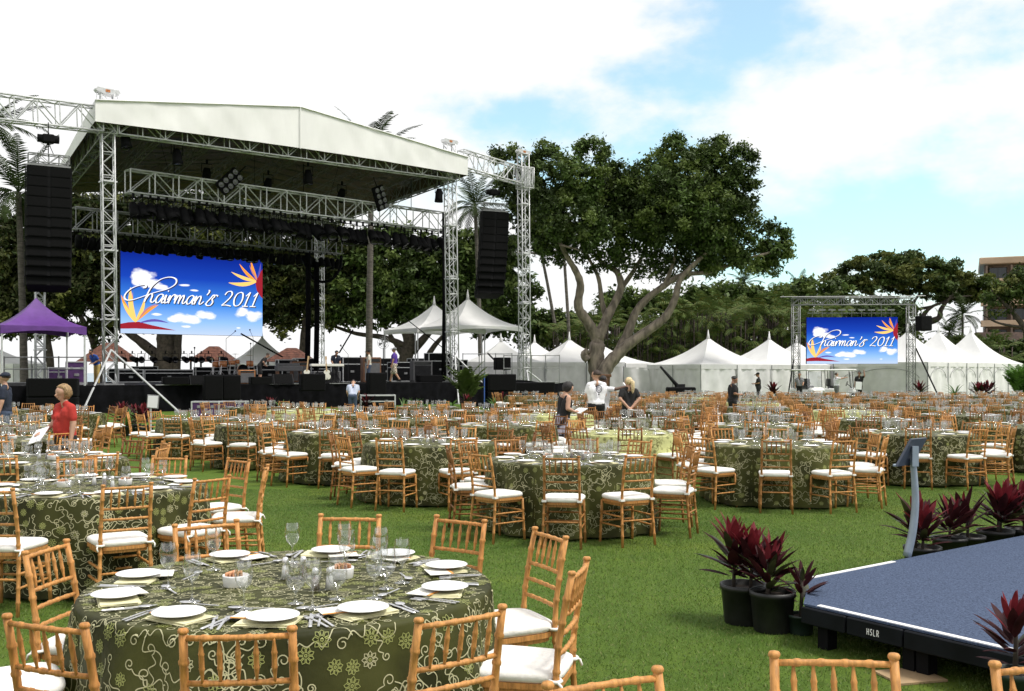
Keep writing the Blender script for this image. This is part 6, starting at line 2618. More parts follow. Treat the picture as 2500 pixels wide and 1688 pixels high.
def frond_quads(phi, el, length, nl, wl, rng, droop=1.0):
    """rachis curve and leaflets of one frond starting at the origin, as quads"""
    q = []
    pts = []
    p = np.zeros(3)
    e = el
    k = 14
    for i in range(k + 1):
        pts.append(p.copy())
        d = np.array([math.cos(phi) * math.cos(e), math.sin(phi) * math.cos(e), math.sin(e)])
        p = p + d * length / k
        e -= droop * (.05 + .11 * (i / k))
    pts = np.array(pts)
    side = np.array([-math.sin(phi), math.cos(phi), 0])
    for i in range(k):
        a, b_ = pts[i], pts[i + 1]
        w = .035 * (1 - i / k) + .008
        q.append([a - side * w, a + side * w, b_ + side * w * .9, b_ - side * w * .9])
    for j in range(nl):
        t = .10 + .9 * (j + .5) / nl
        f = t * k
        i = min(int(f), k - 1)
        a = pts[i] + (pts[i + 1] - pts[i]) * (f - i)
        fw = pts[i + 1] - pts[i]
        fw /= np.linalg.norm(fw)
        ll = wl * (math.sin(PI * min(1, .18 + .8 * t)) ** .7) * rng.uniform(.85, 1.1)
        for s in (-1, 1):
            d = side * s * .78 + fw * .62 + np.array([0, 0, -.32 * droop + rng.uniform(-.1, .12)])
            d /= np.linalg.norm(d)
            w = fw * .028 * (1 + length / 6)
            tip = a + d * ll + np.array([0, 0, -.12 * ll * droop])
            m_ = a + d * ll * .5
            q.append([a - w, a + w, m_ + w * 1.1, m_ - w * 1.1])
            q.append([m_ - w * 1.1, m_ + w * 1.1, tip + w * .1, tip - w * .1])
    return np.array(q).reshape(-1, 3)


def palm_crown(n, length, nl, wl, seed, elmin=-.5, elmax=1.25):
    rng = np.random.default_rng(seed)
    qs = []
    for i in range(n):
        phi = 2.39996 * i + rng.uniform(-.2, .2)
        el = elmax + (elmin - elmax) * (i / n) ** .9 + rng.uniform(-.1, .1)
        qs.append(frond_quads(phi, el, length * rng.uniform(.85, 1.1), nl, wl, rng, rng.uniform(.8, 1.3) if i > 8 else rng.uniform(.35, .7)))
    return np.concatenate(qs)


PCR = [fast_mesh('fronds', palm_crown(22, 3.9, 26, .75, s), 4, MATS['palm_dark']) for s in (1, 2)]
PCS = [fast_mesh('fronds', palm_crown(16, 2.1, 16, .5, s), 4, MATS['palm_dark']) for s in (3, 4)]


def palm(label, px, py, D, crown, lean=0.0, sc=1.0, r=.2, rz=0.0, base=None):
    c = P(px, py, D)
    bx = PX(base, D) if base else c.x - lean
    t = thing('palm_tree', label, 'palm', (bx, D, 0))
    b_ = MB()
    h = c.z
    path = catmull([(0, 0, 0), ((c.x - bx) * .25, 0, h * .35), ((c.x - bx) * .62, 0, h * .7), (c.x - bx, 0, h)], 7)
    m = len(path)
    b_.tube(path, [r * (1.25 - .5 * (i / (m - 1)) ** .6) * (1 + .04 * (i % 2)) for i in range(m)], 8)
    b_.build('trunk', MATS['palm_bark'], t)
    o = link('crown', crown, t, (c.x - bx, 0, h), rz)
    o.scale = (sc, sc, sc)
    return t


palm('tall palm whose tip shows above the white stage roof', 908, 372, 82, PCR[0], 0, 1.2, .26, .5, base=900)
palm('palm with fronds between the two stage towers', 1160, 505, 84, PCR[1], 0, .95, .18, 1.2, base=1175)
palm('big palm behind the hanging line array', 45, 470, 62, PCR[1], 0, 1.05, .22, .3, base=60)
palm('tall palm at the frame edge above the wing truss', -25, 300, 66, PCR[0], 0, 1.0, .22, 2.0)
palm('slim leaning palm, inner of the pair left of the shade tree', 1372, 560, 90, PCR[0], 0, .8, .15, 2.0, base=1395)
palm('slim leaning palm, outer of the pair left of the shade tree', 1312, 575, 92, PCR[1], 0, .8, .15, 1.0, base=1375)
palm('small palm rising above the hedge beside the shade tree', 1818, 690, 104, PCS[0], 0, 1.15, .14, 0)
palm('small palm standing clear above the hedge, near the screen frame', 1953, 702, 108, PCS[1], 0, 1.05, .12, .7)
palm('palm between the umbrella tree and the hotel, upper one', 2350, 770, 98, PCS[0], 0, 1.25, .14, 1.5)
palm('palm between the umbrella tree and the hotel, lower one', 2318, 812, 96, PCS[1], 0, 1.2, .14, 2.2)
palm('half-hidden palm leaning over the hedge by the shade tree', 1795, 715, 106, PCS[1], 0, 1.0, .12, .2)


# ---------- hedge of clumping palms
def areca_mesh(seed):
    rng = np.random.default_rng(seed)
    qs = []
    for i in range(34):
        phi = rng.uniform(0, 2 * PI)
        base = np.array([rng.uniform(-1.3, 1.3), rng.uniform(-.8, .8), rng.uniform(1.0, 6.0)])
        base[2] = min(base[2], 6.0 - .7 * abs(base[0]))
        q = frond_quads(phi, rng.uniform(.5, 1.3), rng.uniform(1.7, 2.6), 13, .62, rng, rng.uniform(1.0, 1.6))
        qs.append(q + base)
    v = np.concatenate(qs)
    return v, (rng.random(len(v) // 4) < .3).astype(int)


ARE = []
for s in (11, 12, 13, 14):
    v, ix = areca_mesh(s)
    ARE.append(fast_mesh('fronds', v, 4, [MATS['palm_leaf'], MATS['leaf_olive']], mat_idx=ix))
st = MB()
for i in range(9):
    st.tube([(-1.2 + .3 * i, .3 * math.sin(i * 2), 0), (-1.25 + .32 * i, .35 * math.sin(i * 2), 2.6), (-1.3 + .33 * i, .5 * math.sin(i * 2), 5.2)], .05, 5)
AST = st.mesh('stems', MATS['bark_dark'])
rngA = random.Random(8)
hx = [1392, 1440, 1490, 1545, 1598, 1650, 1700, 1748, 1795, 1840, 1885, 1930, 1975, 2020, 1620, 1720, 1815, 1905, 1995, 1465, 2290, 2370, 2425]
for i, px in enumerate(hx):
    D = (92 if i < 14 else 97) + rngA.uniform(-1.5, 1.5)
    top = 735 if px < 1600 else 702
    if px > 2200:
        top = 800
    t = thing('clumping_palm', 'clumping palm, %s of the hedge rows counted from the stage side' % ORD[1 + sorted(hx).index(px)], 'palm', (PX(px, D), D, 0), rngA.uniform(-.4, .4), 'palms of the hedge behind the tents')
    k = (PZ(top, D) - 0) / 7.3 * rngA.uniform(.92, 1.06)
    o = link('fronds', ARE[i % 4], t)
    o2 = link('stems', AST, t)
    o.scale = o2.scale = (1.25, 1.1, k)
# dense dark shrubs that close the hedge behind
rh = random.Random(2)
for i, (px0, px1, top, nm) in enumerate(((1290, 1480, 778, 'low dark leafy bank behind the tents left of the forked trunk'), (1480, 1700, 728, 'dark leafy bank behind the shade tree'), (1700, 1880, 706, 'dark leafy bank behind the pair of pointed tents'), (1880, 2060, 702, 'dark leafy bank behind the screen frame'), (2040, 2230, 748, 'dark leafy bank behind the small event screen'), (2270, 2520, 838, 'dark leafy bank behind the row of arched tents'))):
    L = []
    for k in range(34):
        L.append((rh.uniform(px0, px1), rh.uniform(top + 10, 930), rh.uniform(28, 46), rh.uniform(22, 36), rh.uniform(-1, 5), 1.0))
    for k in range(8):
        L.append((px0 + (px1 - px0) * (k + .5) / 8, top + 12 + rh.uniform(-12, 10), rh.uniform(24, 36), rh.uniform(18, 28), 0, 1.0))
    D = 101
    t = thing('shrub_bank', nm, 'shrub', (PX((px0 + px1) / 2, D), D, 0), 0, 'dark shrub banks')
    crown_to(t, leaf_cloud(px_lobes(L, D, .5), 75, .55, rngL, clump=.8, light=.22), ['leaf_main', 'leaf_light', 'leaf_dark'], 'foliage')

# ------------------------------------------------------------------ blue carpeted riser with lectern and potted ti plants
mat('carpet_blue', (.074, .098, .158), .95, var=.42, vscale=75, detail=6, bump=.5, bscale=160, spec=.05, low=.3, high=.7)
mat('tape_white', (.80, .80, .80), .6, var=.05)
mat('fascia', (.006, .007, .010), .6, var=.4, vscale=5, spec=.15)
RZT = .27
RA, RB = Vector((1.846, 6.483, 0)), Vector((2.13, 7.33, 0))     # ends of the short left side
RX = Vector((.573, -.819, 0)).normalized()                       # near edge, runs toward the camera
RY = Vector((.796, .605, 0)).normalized()                        # far edge
rs = thing('carpeted_riser', 'low platform with blue carpet, white edge tape and black sides', 'riser', RA, math.atan2(RX.y, RX.x))
RI = Matrix.Rotation(-rs.rotation_euler.z, 4, 'Z') @ Matrix.Translation(-RA)
q1, q2 = RA + RX * 3.4, RB + RY * 5.4
poly = [RI @ v for v in (RA, q1, q1 + RY * 5.6, q2)] + [RI @ RB]
b_ = MB()
b_.prism([(v.x, v.y) for v in poly], RZT - .012, RZT)
b_.build('carpet', MATS['carpet_blue'], rs)
cen = sum((Vector(v) for v in poly), Vector()) / 5
b_ = MB()
b_.prism([((v.x - cen.x) * .997 + cen.x, (v.y - cen.y) * .997 + cen.y) for v in poly], RZT - .118, RZT - .0125)
b_.build('frame', MATS['fascia'], rs)
for (a, e) in ((-.0, .33), (.342, .72), (.732, 1.7), (1.712, 2.9)):
    b_ = MB()
    b_.box(((a + e) / 2, -.016, RZT - .066), (e - a, .026, .104), bevel=.006)
    b_.build('fascia_panel', MATS['fascia'], rs)
for x_ in (.12, .72, .81, 1.7, 2.7):
    for y_ in (.06, .8, 2.4):
        b_ = MB()
        b_.box((x_, y_ + .02, (RZT - .119) / 2), (.075, .09, RZT - .119))
        b_.build('foot', MATS['black'], rs)
b_ = MB()
b_.box((.085 + .72, .03, RZT + .0025), (1.42, .040, .005))
b_.build('edge_tape', MATS['tape_white'], rs)
fb = RI @ RB
fd = (RI @ (RB + RY)) - fb
b_ = MB()
b_.box((0, 0, 0), (1.02, .036, .005), math.atan2(fd.y, fd.x))
tp = b_.build('edge_tape', MATS['tape_white'], rs)
tp.location = fb + fd * .50 + Vector((fd.y, -fd.x, 0)) * .03 + Vector((0, 0, RZT + .0025))
# letters on the fascia
lt = MB()
LET = {'H': [[(0, 0), (0, 1)], [(.6, 0), (.6, 1)], [(0, .5), (.6, .5)]], 'S': [[(.6, .9), (.3, 1), (.05, .85), (.1, .6), (.5, .42), (.58, .18), (.3, 0), (0, .1)]], 'L': [[(0, 1), (0, 0)], [(0, 0), (.55, 0)]], 'R': [[(0, 0), (0, 1)], [(0, 1), (.5, .95), (.55, .65), (.4, .5), (0, .48)], [(.25, .5), (.6, 0)]]}
xx = .49
for ch in 'HSLR':
    for s in LET[ch]:
        for p, q in zip(s, s[1:]):
            a = Vector((xx + p[0] * .020, -.031, RZT - .088 + p[1] * .036))
            e = Vector((xx + q[0] * .020, -.031, RZT - .088 + q[1] * .036))
            lt.bar(a, e, .0028, 4)
    xx += .0225
lt.build('lettering', MATS['tape_white'], rs)
b_ = MB()
pb = RA + RX * .78 - RY * .04
b_.box((pb.x, pb.y, .008), (.30, .26, .012), .25)
tag(b_.build('plywood_pad', MATS['plywood']), 'square plywood pad under the front foot of the blue riser', 'board')

# lectern
lp = P(2225, 1368, 8.2)
lp = Vector((PX(2228, 8.15), 8.15, RZT))
lec = thing('lectern', 'grey lectern with curved post and tilted plate on the blue riser', 'lectern', lp, R(-20))
mat('lectern_grey', (.30, .36, .43), .35, metal=.3, var=.08)
b_ = MB()
path = catmull([(-.045, 0, 0), (.0, 0, .20), (.022, 0, .42), (.015, 0, .62), (.0, 0, .78)], 5)
b_.tube(path, [.052 - .016 * i / (len(path) - 1) for i in range(len(path))], 10, flat=.6)
b_.build('post', MATS['lectern_grey'], lec)
b_ = MB()
b_.box((.005, -.035, .80), (.05, .03, .16))
b_.build('bracket', MATS['lectern_grey'], lec)
mat('lectern_plate', (.040, .050, .072), .45, var=.1)
e1, e2 = Vector((.19, .17, .0)), Vector((.135, .05, .21))      # plate edges: width, and up the slope
n_ = e2.cross(e1).normalized() * .02
pc = Vector((0, 0, .83)) - e1 / 2 - e2 / 2
lec.rotation_euler = (0, 0, 0)
b_ = MB()
c_ = [pc, pc + e1, pc + e1 + e2, pc + e2]
b_.add(c_ + [v + n_ for v in c_], [(0, 1, 2, 3), (7, 6, 5, 4), (0, 4, 5, 1), (1, 5, 6, 2), (2, 6, 7, 3), (3, 7, 4, 0)])
b_.build('plate', MATS['lectern_plate'], lec)
b_ = MB()
b_.tube([pc + n_ * 1.5, pc + e1 + n_ * 1.5], .012, 6)
b_.build('lip', MATS['lectern_grey'], lec)

# potted ti plants
mat('ti_red', (.150, .017, .024), .55, spec=.2, trans=.22, var=.35, vscale=9)
mat('ti_dark', (.042, .010, .013), .6, spec=.15, trans=.15, var=.4, vscale=9)
mat('ti_green', (.035, .040, .014), .45, trans=.15, var=.4, vscale=9)
mat('fern_green', (.075, .16, .025), .5, trans=.3, var=.3, vscale=6)
mat('pot_green', (.010, .022, .016), .5, var=.3)


def ti_mesh(seed, h, n, ll, red=.4):
    """leaves of one ti plant: each a folded lance-shaped blade of 10 faces"""
    rng = random.Random(seed)
    b_ = MB()
    for i in range(n):
        t = i / n
        phi = 2.4 * i + rng.uniform(-.3, .3)
        z = h * (.22 + .68 * t) + rng.uniform(-.02, .02)
        el = .40 + 1.08 * t + rng.uniform(-.18, .18)
        L = ll * (.75 + .35 * math.sin(PI * min(1, t + .15))) * rng.uniform(.85, 1.15)
        w = L * rng.uniform(.20, .28)
        p = Vector((.02 * math.cos(phi), .02 * math.sin(phi), z))
        side = Vector((-math.sin(phi), math.cos(phi), 0))
        rows = []
        e = el
        tw = rng.uniform(-.4, .4)
        for k in range(7):
            f = k / 6
            ww = w * (.10 if k == 0 else (math.sin(PI * (.12 + .88 * f)) ** .75 if k < 6 else .01))
            d = Vector((math.cos(phi) * math.cos(e), math.sin(phi) * math.cos(e), math.sin(e)))
            up = side.cross(d)
            s2 = side * math.cos(tw * f) + up * math.sin(tw * f)
            rows.append([p - s2 * ww / 2 + up * ww * .16, p.copy(), p + s2 * ww / 2 + up * ww * .16])
            p = p + d * L / 6
            e -= .07 + .07 * f * (1.4 - t)
        vs = [v for r in rows for v in r]
        fs = []
        for k in range(6):
            fs += [(3 * k, 3 * k + 1, 3 * k + 4, 3 * k + 3), (3 * k + 1, 3 * k + 2, 3 * k + 5, 3 * k + 4)]
        mi = 0 if t > 1 - red else (1 if rng.random() < .8 else 2)
        b_.add(vs, fs, mi, True)
    return b_


def stem_mb(h):
    b_ = MB()
    b_.tube([(0, 0, 0), (.008, .006, h * .5), (0, 0, h * .95)], [.014, .011, .008], 6)
    return b_


def pot_mb(r, h):
    b_ = MB()
    b_.lathe([(0, 0), (r * .84, 0), (r * .86, .01), (r, h * .86), (r * 1.06, h * .87), (r * 1.06, h), (r * .98, h), (r * .97, h * .85), (0, h * .85)], 24, caps=False)
    s_ = MB()
    s_.lathe([(0, h * .86), (r * .965, h * .86)], 18, caps=False)
    return b_, s_


def potted_ti(label, px, D, r, h, ph, n, ll, seed, red=.4, stems=1, z=0.0, pm='pot', group='potted ti plants'):
    t = thing('potted_ti_plant', label, 'potted plant', (PX(px, D), D, z), 0, group)
    p_, s_ = pot_mb(r, h)
    p = p_.build('pot', MATS[pm], t)
    s_.build('soil', MATS['soil'], p)
    rng = random.Random(seed)
    for k in range(stems):
        a = 2.2 * k + seed
        x, y = (r * .45 * math.cos(a), r * .45 * math.sin(a)) if stems > 1 else (0, 0)
        hh = ph * (1 - .16 * k)
        o = ti_mesh(seed + k * 7, hh, n, ll, red).build('leaves', [MATS['ti_red'], MATS['ti_dark'], MATS['ti_green']], t, (x, y, h * .85))
        o.rotation_euler = (rng.uniform(-.15, .15), rng.uniform(-.15, .15), 0)
        stem_mb(hh).build('stem', MATS['bark_dark'], t, (x, y, h * .85))
    return t


potted_ti('tall red-leaved ti plant in a black pot at the riser corner', 1816, 7.10, .155, .27, .42, 36, .23, 3, .42, 2)
potted_ti('middle dark red ti plant in a wide black pot', 1886, 6.88, .145, .27, .32, 32, .205, 8, .25, 2)
potted_ti('small dark ti plant in a little green pot', 1955, 6.80, .088, .13, .33, 20, .17, 13, .05, 1, pm='pot_green')
potted_ti('dark ti plant with long leaves behind the lectern post', 2252, 8.75, .15, .25, .34, 26, .28, 21, .35, 2)
potted_ti('shorter dark ti plant right of the lectern', 2318, 9.3, .15, .24, .27, 24, .27, 27, .1, 1)
potted_ti('short dark ti plant with spreading leaves behind the riser', 2362, 9.4, .15, .24, .30, 24, .30, 31, .15, 1)
potted_ti('bright red-topped ti plant behind the riser', 2430, 9.6, .16, .26, .38, 30, .28, 36, .45, 2)
potted_ti('ti plant cut by the frame edge behind the riser', 2500, 9.7, .16, .26, .36, 26, .32, 41, .2, 1)
potted_ti('dark ti plant in a green pot before the riser at frame edge', 2478, 5.10, .105, .25, .34, 30, .20, 47, .3, 1, pm='pot_green')


# ------------------------------------------------------------------ plants along the stage front and by the tents
def fern_mb(seed, n, L, w):
    rng = random.Random(seed)
    b_ = MB()
    for i in range(n):
        phi = 2.4 * i
        el = rng.uniform(.35, 1.35)
        p = Vector((0, 0, 0))
        side = Vector((-math.sin(phi), math.cos(phi), 0))
        rows = []
        for k in range(6):
            f = k / 5
            ww = w * (1 - f) * (1.0 if k else .6) + .004
            rows.append([p - side * ww, p + side * ww])
            d = Vector((math.cos(phi) * math.cos(el), math.sin(phi) * math.cos(el), math.sin(el)))
            p = p + d * L * rng.uniform(.9, 1.1) / 5
            el -= .2
        b_.add([v for r in rows for v in r], [(2 * k, 2 * k + 1, 2 * k + 3, 2 * k + 2) for k in range(5)], 0, True)
    return b_


FERN = [fern_mb(s, 26, .62, .035).mesh('leaves', MATS['fern_green']) for s in (1, 2)]
TIS = [ti_mesh(s, .34, 22, .34, .25).mesh('leaves', [MATS['ti_red'], MATS['ti_dark'], MATS['ti_green']]) for s in (61, 62)]
pot1, soil1 = pot_mb(.16, .28)
POT1, SOIL1 = pot1.mesh('pot', MATS['pot']), soil1.mesh('soil', MATS['soil'])
beds = [(292, 29.5, 0), (310, 28.0, 1), (330, 29.0, 0), (345, 27.4, 0), (318, 30.5, 1), (360, 28.4, 0), (300, 31.5, 0), (690, 37, 1), (660, 37.5, 0), (1012, 40, 1), (1035, 41, 1), (985, 40, 1), (1100, 42, 1), (1210, 42, 1), (1256, 44, 1), (895, 40, 0), (1140, 43, 0), (1225, 45, 0), (2400, 60, 0), (2412, 60.5, 0), (2388, 60, 0), (2246, 60, 0), (1888, 62, 0), (2332, 62, 1)]
for i, (px, D, k) in enumerate(beds):
    lab = '%s plant in a black pot, %s along the stage front' % ('green leafy' if k else 'dark red ti', ORD[i + 1]) if px < 1300 else '%s plant in a black pot, %s before the tents' % ('green leafy' if k else 'dark red ti', ORD[i - 17])
    t = thing('potted_plant', lab, 'potted plant', (PX(px, D), D, 0), i * 1.3, 'potted plants along stage and tents')
    link('pot', POT1, t)
    link('soil', SOIL1, t)
    o = link('leaves', FERN[i % 2] if k else TIS[i % 2], t, (0, 0, .24))
    sc = (1.1 if k else 1.25) * (1.6 if px > 1800 else 1)
    o.scale = (sc, sc, sc)
# potted palms
for px, D, h, lab, sc in ((1140, 45, .5, 'bushy potted palm before the right stage tower', .95), (2490, 56, .55, 'bushy potted palm before the arched tents at frame edge', 1.0)):
    t = thing('potted_palm', lab, 'potted plant', (PX(px, D), D, 0), 0, 'potted palms')
    p_, s_ = pot_mb(.3, .5)
    p_.build('pot', MATS['pot'], t)
    s_.build('soil', MATS['soil'], t)
    rng = np.random.default_rng(int(px))
    qs = []
    for i in range(34):
        qs.append(frond_quads(rng.uniform(0, 2 * PI), rng.uniform(1.0, 1.52), rng.uniform(1.1, 1.9) * sc, 18, .36, rng, .7) + np.array([rng.uniform(-.15, .15), rng.uniform(-.15, .15), .45 + rng.uniform(0, .35)]))
    link('fronds', fast_mesh('fronds', np.concatenate(qs), 4, MATS['fern_green'] if px > 2000 else MATS['palm_leaf']), t)

# ------------------------------------------------------------------ people
SKIN = {'light': (.50, .29, .20), 'tan': (.36, .19, .12), 'dark': (.10, .050, .032)}
for k_, c_ in SKIN.items():
    mat('skin_' + k_, c_, .55, var=.06, vscale=8)
HAIRC = {'black': (.010, .008, .008), 'brown': (.035, .020, .012), 'blonde': (.66, .52, .30), 'sandy': (.30, .19, .09), 'grey': (.2, .19, .18)}
for k_, c_ in HAIRC.items():
    mat('hair_' + k_, c_, .6, var=.35, vscale=45, bump=.5, bscale=70)
CLOTHC = {'red': (.42, .030, .022), 'navy': (.012, .018, .036), 'blackc': (.010, .010, .011), 'whitec': (.80, .80, .84), 'blue': (.02, .07, .30), 'purplec': (.075, .030, .26), 'cream': (.62, .58, .50), 'greyc': (.20, .20, .21), 'paleblue': (.55, .60, .68), 'gold': (.5, .36, .12), 'denim': (.05, .07, .12)}
for k_, c_ in CLOTHC.items():
    mat('wear_' + k_, c_, .85, var=.10, vscale=10, bump=.35, bscale=16)


def pattern_cloth(name, c1, c2, scale, kind):
    m = bpy.data.materials.new(name)
    m.use_nodes = True
    nt = m.node_tree
    b_ = nt.nodes['Principled BSDF']
    b_.inputs['Roughness'].default_value = .85
    tc = nt.nodes.new('ShaderNodeTexCoord')
    if kind == 'stripe':
        w = nt.nodes.new('ShaderNodeTexWave')
        w.bands_direction = 'X'
        w.inputs['Scale'].default_value = scale
        w.inputs['Distortion'].default_value = .6
    elif kind == 'plaid':
        w = nt.nodes.new('ShaderNodeTexChecker')
        w.inputs['Scale'].default_value = scale
    else:
        w = nt.nodes.new('ShaderNodeTexNoise')
        w.inputs['Scale'].default_value = scale
        w.inputs['Detail'].default_value = 1
    nt.links.new(tc.outputs['Object'], w.inputs['Vector'])
    r = nt.nodes.new('ShaderNodeValToRGB')
    r.color_ramp.elements[0].position, r.color_ramp.elements[0].color = .42, (*c1, 1)
    r.color_ramp.elements[1].position, r.color_ramp.elements[1].color = .56, (*c2, 1)
    nt.links.new(w.outputs['Fac'] if 'Fac' in w.outputs else w.outputs[0], r.inputs[0])
    nt.links.new(r.outputs[0], b_.inputs['Base Color'])
    MATS[name] = m


pattern_cloth('wear_striped', (.70, .72, .76), (.14, .20, .38), 7, 'stripe')
pattern_cloth('wear_plaid', (.62, .56, .48), (.24, .17, .12), 14, 'plaid')
pattern_cloth('wear_skirt', (.015, .014, .018), (.50, .48, .58), 9, 'blot')

PEOPLE = []


def rot_x(p, o, a):
    y, z = p[1] - o[1], p[2] - o[2]
    return Vector((p[0], o[1] + y * math.cos(a) - z * math.sin(a), o[2] + y * math.sin(a) + z * math.cos(a)))


def person(label, loc, H, rz, top, bottom, skin, hair, hstyle='short', sleeves='short', legs='long', pose='stand', lean=0.0, armL=None, armR=None, headp=0.0, heady=0.0, girth=1.0, stride=.0, cap=None, kneel=False, female=False, shoes='blackc'):
    PEOPLE.append(dict(locals()))


# arm = (elbow, wrist, hand direction) in body heights; x to the person's right, y forward
DOWN = lambda s: ((s * .135, -.005, .655), (s * .145, .03, .515), (0, .15, -1))
FWD = lambda s: ((s * .135, -.01, .665), (s * .06, .12, .640), (-s * .3, 1, .15))
BACKC = lambda s: ((s * .150, -.055, .675), (s * .03, -.085, .545), (-s * .8, 0, -.5))
POINT = lambda s: ((s * .20, .07, .795), (s * .26, .22, .835), (.15 * s, 1, .15))
UP = lambda s: ((s * .18, .06, .85), (s * .16, .06, 1.0), (0, .1, 1))
LOWF = lambda s: ((s * .135, .03, .66), (s * .10, .15, .58), (0, 1, -.2))

person('woman in red top with white name tag carrying papers among the tables', (PX(160, 14.4), 14.4, 0), 1.56, R(142), 'red', 'blackc', 'light', 'sandy', 'bob', lean=R(2), armR=LOWF(1), armL=DOWN(-1), female=True, girth=1.08, stride=.10, headp=R(6))
person('man in navy t-shirt and dark cap walking at the frame edge', (PX(12, 21), 21, 0), 1.74, R(100), 'navy', 'denim', 'light', 'brown', 'short', cap='navy', armR=DOWN(1), armL=DOWN(-1), stride=.12)
person('person in blue shirt bending on the stage wing', (PX(237, 48.5), 48.5, DECK), 1.72, R(150), 'blue', 'gold', 'tan', 'black', 'short', lean=R(28), armR=FWD(1), armL=FWD(-1))
person('technician in black shorts crouching over the drum kit', (PX(634, 54), 54, DECK), 1.72, R(-60), 'blackc', 'blackc', 'light', 'brown', 'short', legs='short', lean=R(38), armR=FWD(1), armL=FWD(-1))
person('person in dark shirt leaning over the white keyboard', (PX(818, 55), 55, DECK), 1.78, R(-150), 'navy', 'blackc', 'tan', 'black', 'short', lean=R(16), armR=LOWF(1), armL=LOWF(-1), headp=R(25))
person('man in patterned white shirt standing beside the brown cabinet', (PX(901, 55.5), 55.5, DECK), 1.78, R(95), 'cream', 'denim', 'tan', 'brown', 'short', cap='blackc', armR=DOWN(1), armL=DOWN(-1), headp=R(10))
person('man in purple t-shirt and plaid shorts walking on the stage', (PX(963, 53.5), 53.5, DECK), 1.86, R(80), 'purplec', 'plaid', 'tan', 'grey', 'short', legs='short', cap='greyc', armR=DOWN(1), armL=DOWN(-1), stride=.14, girth=1.1)
person('man in striped shirt seen from behind bending before the stage', (PX(861, 39), 39, 0), 1.62, R(5), 'striped', 'denim', 'light', 'black', 'short', lean=R(34), armR=LOWF(1), armL=LOWF(-1), headp=R(30))
person('woman in black tank top and patterned skirt reading papers', (PX(1374, 20.0), 20.0, 0), 1.56, R(-68), 'blackc', 'skirt', 'light', 'black', 'bob', sleeves='none', lean=R(7), armR=FWD(1), armL=FWD(-1), headp=R(24), female=True, girth=1.05, legs='skirt')
person('man in white t-shirt with ring emblem on his back', (PX(1456, 25.0), 25.0, 0), 1.80, R(18), 'whitec', 'blackc', 'light', 'brown', 'short', armR=LOWF(1), armL=LOWF(-1), girth=1.12, heady=R(30))
person('person in long white shirt gesturing behind the emblem t-shirt', (PX(1472, 26.0), 26.0, 0), 1.66, R(-50), 'whitec', 'whitec', 'dark', 'black', 'short', armR=POINT(1), armL=DOWN(-1), headp=R(8))
person('blonde woman in black seen from behind, hands clasped at her back', (PX(1535, 25.2), 25.2, 0), 1.62, R(8), 'blackc', 'blackc', 'light', 'blonde', 'ponytail', armR=BACKC(1), armL=BACKC(-1), female=True, heady=R(35))
person('man in black t-shirt looking at a phone among the tables', (PX(1789, 32), 32, 0), 1.64, R(-80), 'blackc', 'blackc', 'tan', 'black', 'short', armR=FWD(1), armL=FWD(-1), headp=R(28), girth=1.12)
person('officer in black uniform standing before the pointed tents', (PX(1852, 57), 57, 0), 1.76, R(75), 'blackc', 'blackc', 'tan', 'black', 'short', cap='blackc', armR=FWD(1), armL=FWD(-1), headp=R(20), girth=1.15)
person('man in white shirt pointing beside the golf cart', (PX(2042, 63.5), 63.5, 0), 1.74, R(-75), 'whitec', 'greyc', 'light', 'brown', 'short', armR=POINT(1), armL=POINT(-1), girth=1.1)
person('man in black raising one arm beside the notice board', (PX(2098, 63.0), 63.0, 0), 1.82, R(150), 'blackc', 'blackc', 'tan', 'black', 'short', cap='blackc', armL=UP(-1), armR=DOWN(1))
person('person in grey shirt beside the end-on golf cart', (PX(1952, 63.0), 63.0, 0), 1.72, R(170), 'greyc', 'blackc', 'tan', 'black', 'short', armL=LOWF(-1), armR=DOWN(1))
person('dark-haired person standing under the open white tent', (PX(1070, 68.5), 68.5, 1.2), 1.68, R(90), 'blackc', 'blackc', 'tan', 'black', 'long', armL=LOWF(-1), armR=LOWF(1), female=True)


def capsule_tube(b_, a, c, ra, rb, n=10, sq=1.0):
    a, c = Vector(a), Vector(c)
    d = c - a
    L = d.length
    if L < 1e-5:
        d = Vector((0, 0, 1))
        c = a + d * 1e-3
        L = 1e-3
    u = d / L
    pts, rad = [], []
    for t in (-1.0, -.8, -.45):
        pts.append(a + u * ra * t)
        rad.append(ra * math.sqrt(max(.001, 1 - t * t)))
    pts += [a, a.lerp(c, .5), c]
    rad += [ra, (ra + rb) / 2, rb]
    for t in (.45, .8, 1.0):
        pts.append(c + u * rb * t)
        rad.append(rb * math.sqrt(max(.001, 1 - t * t)))
    b_.tube(pts, rad, n)


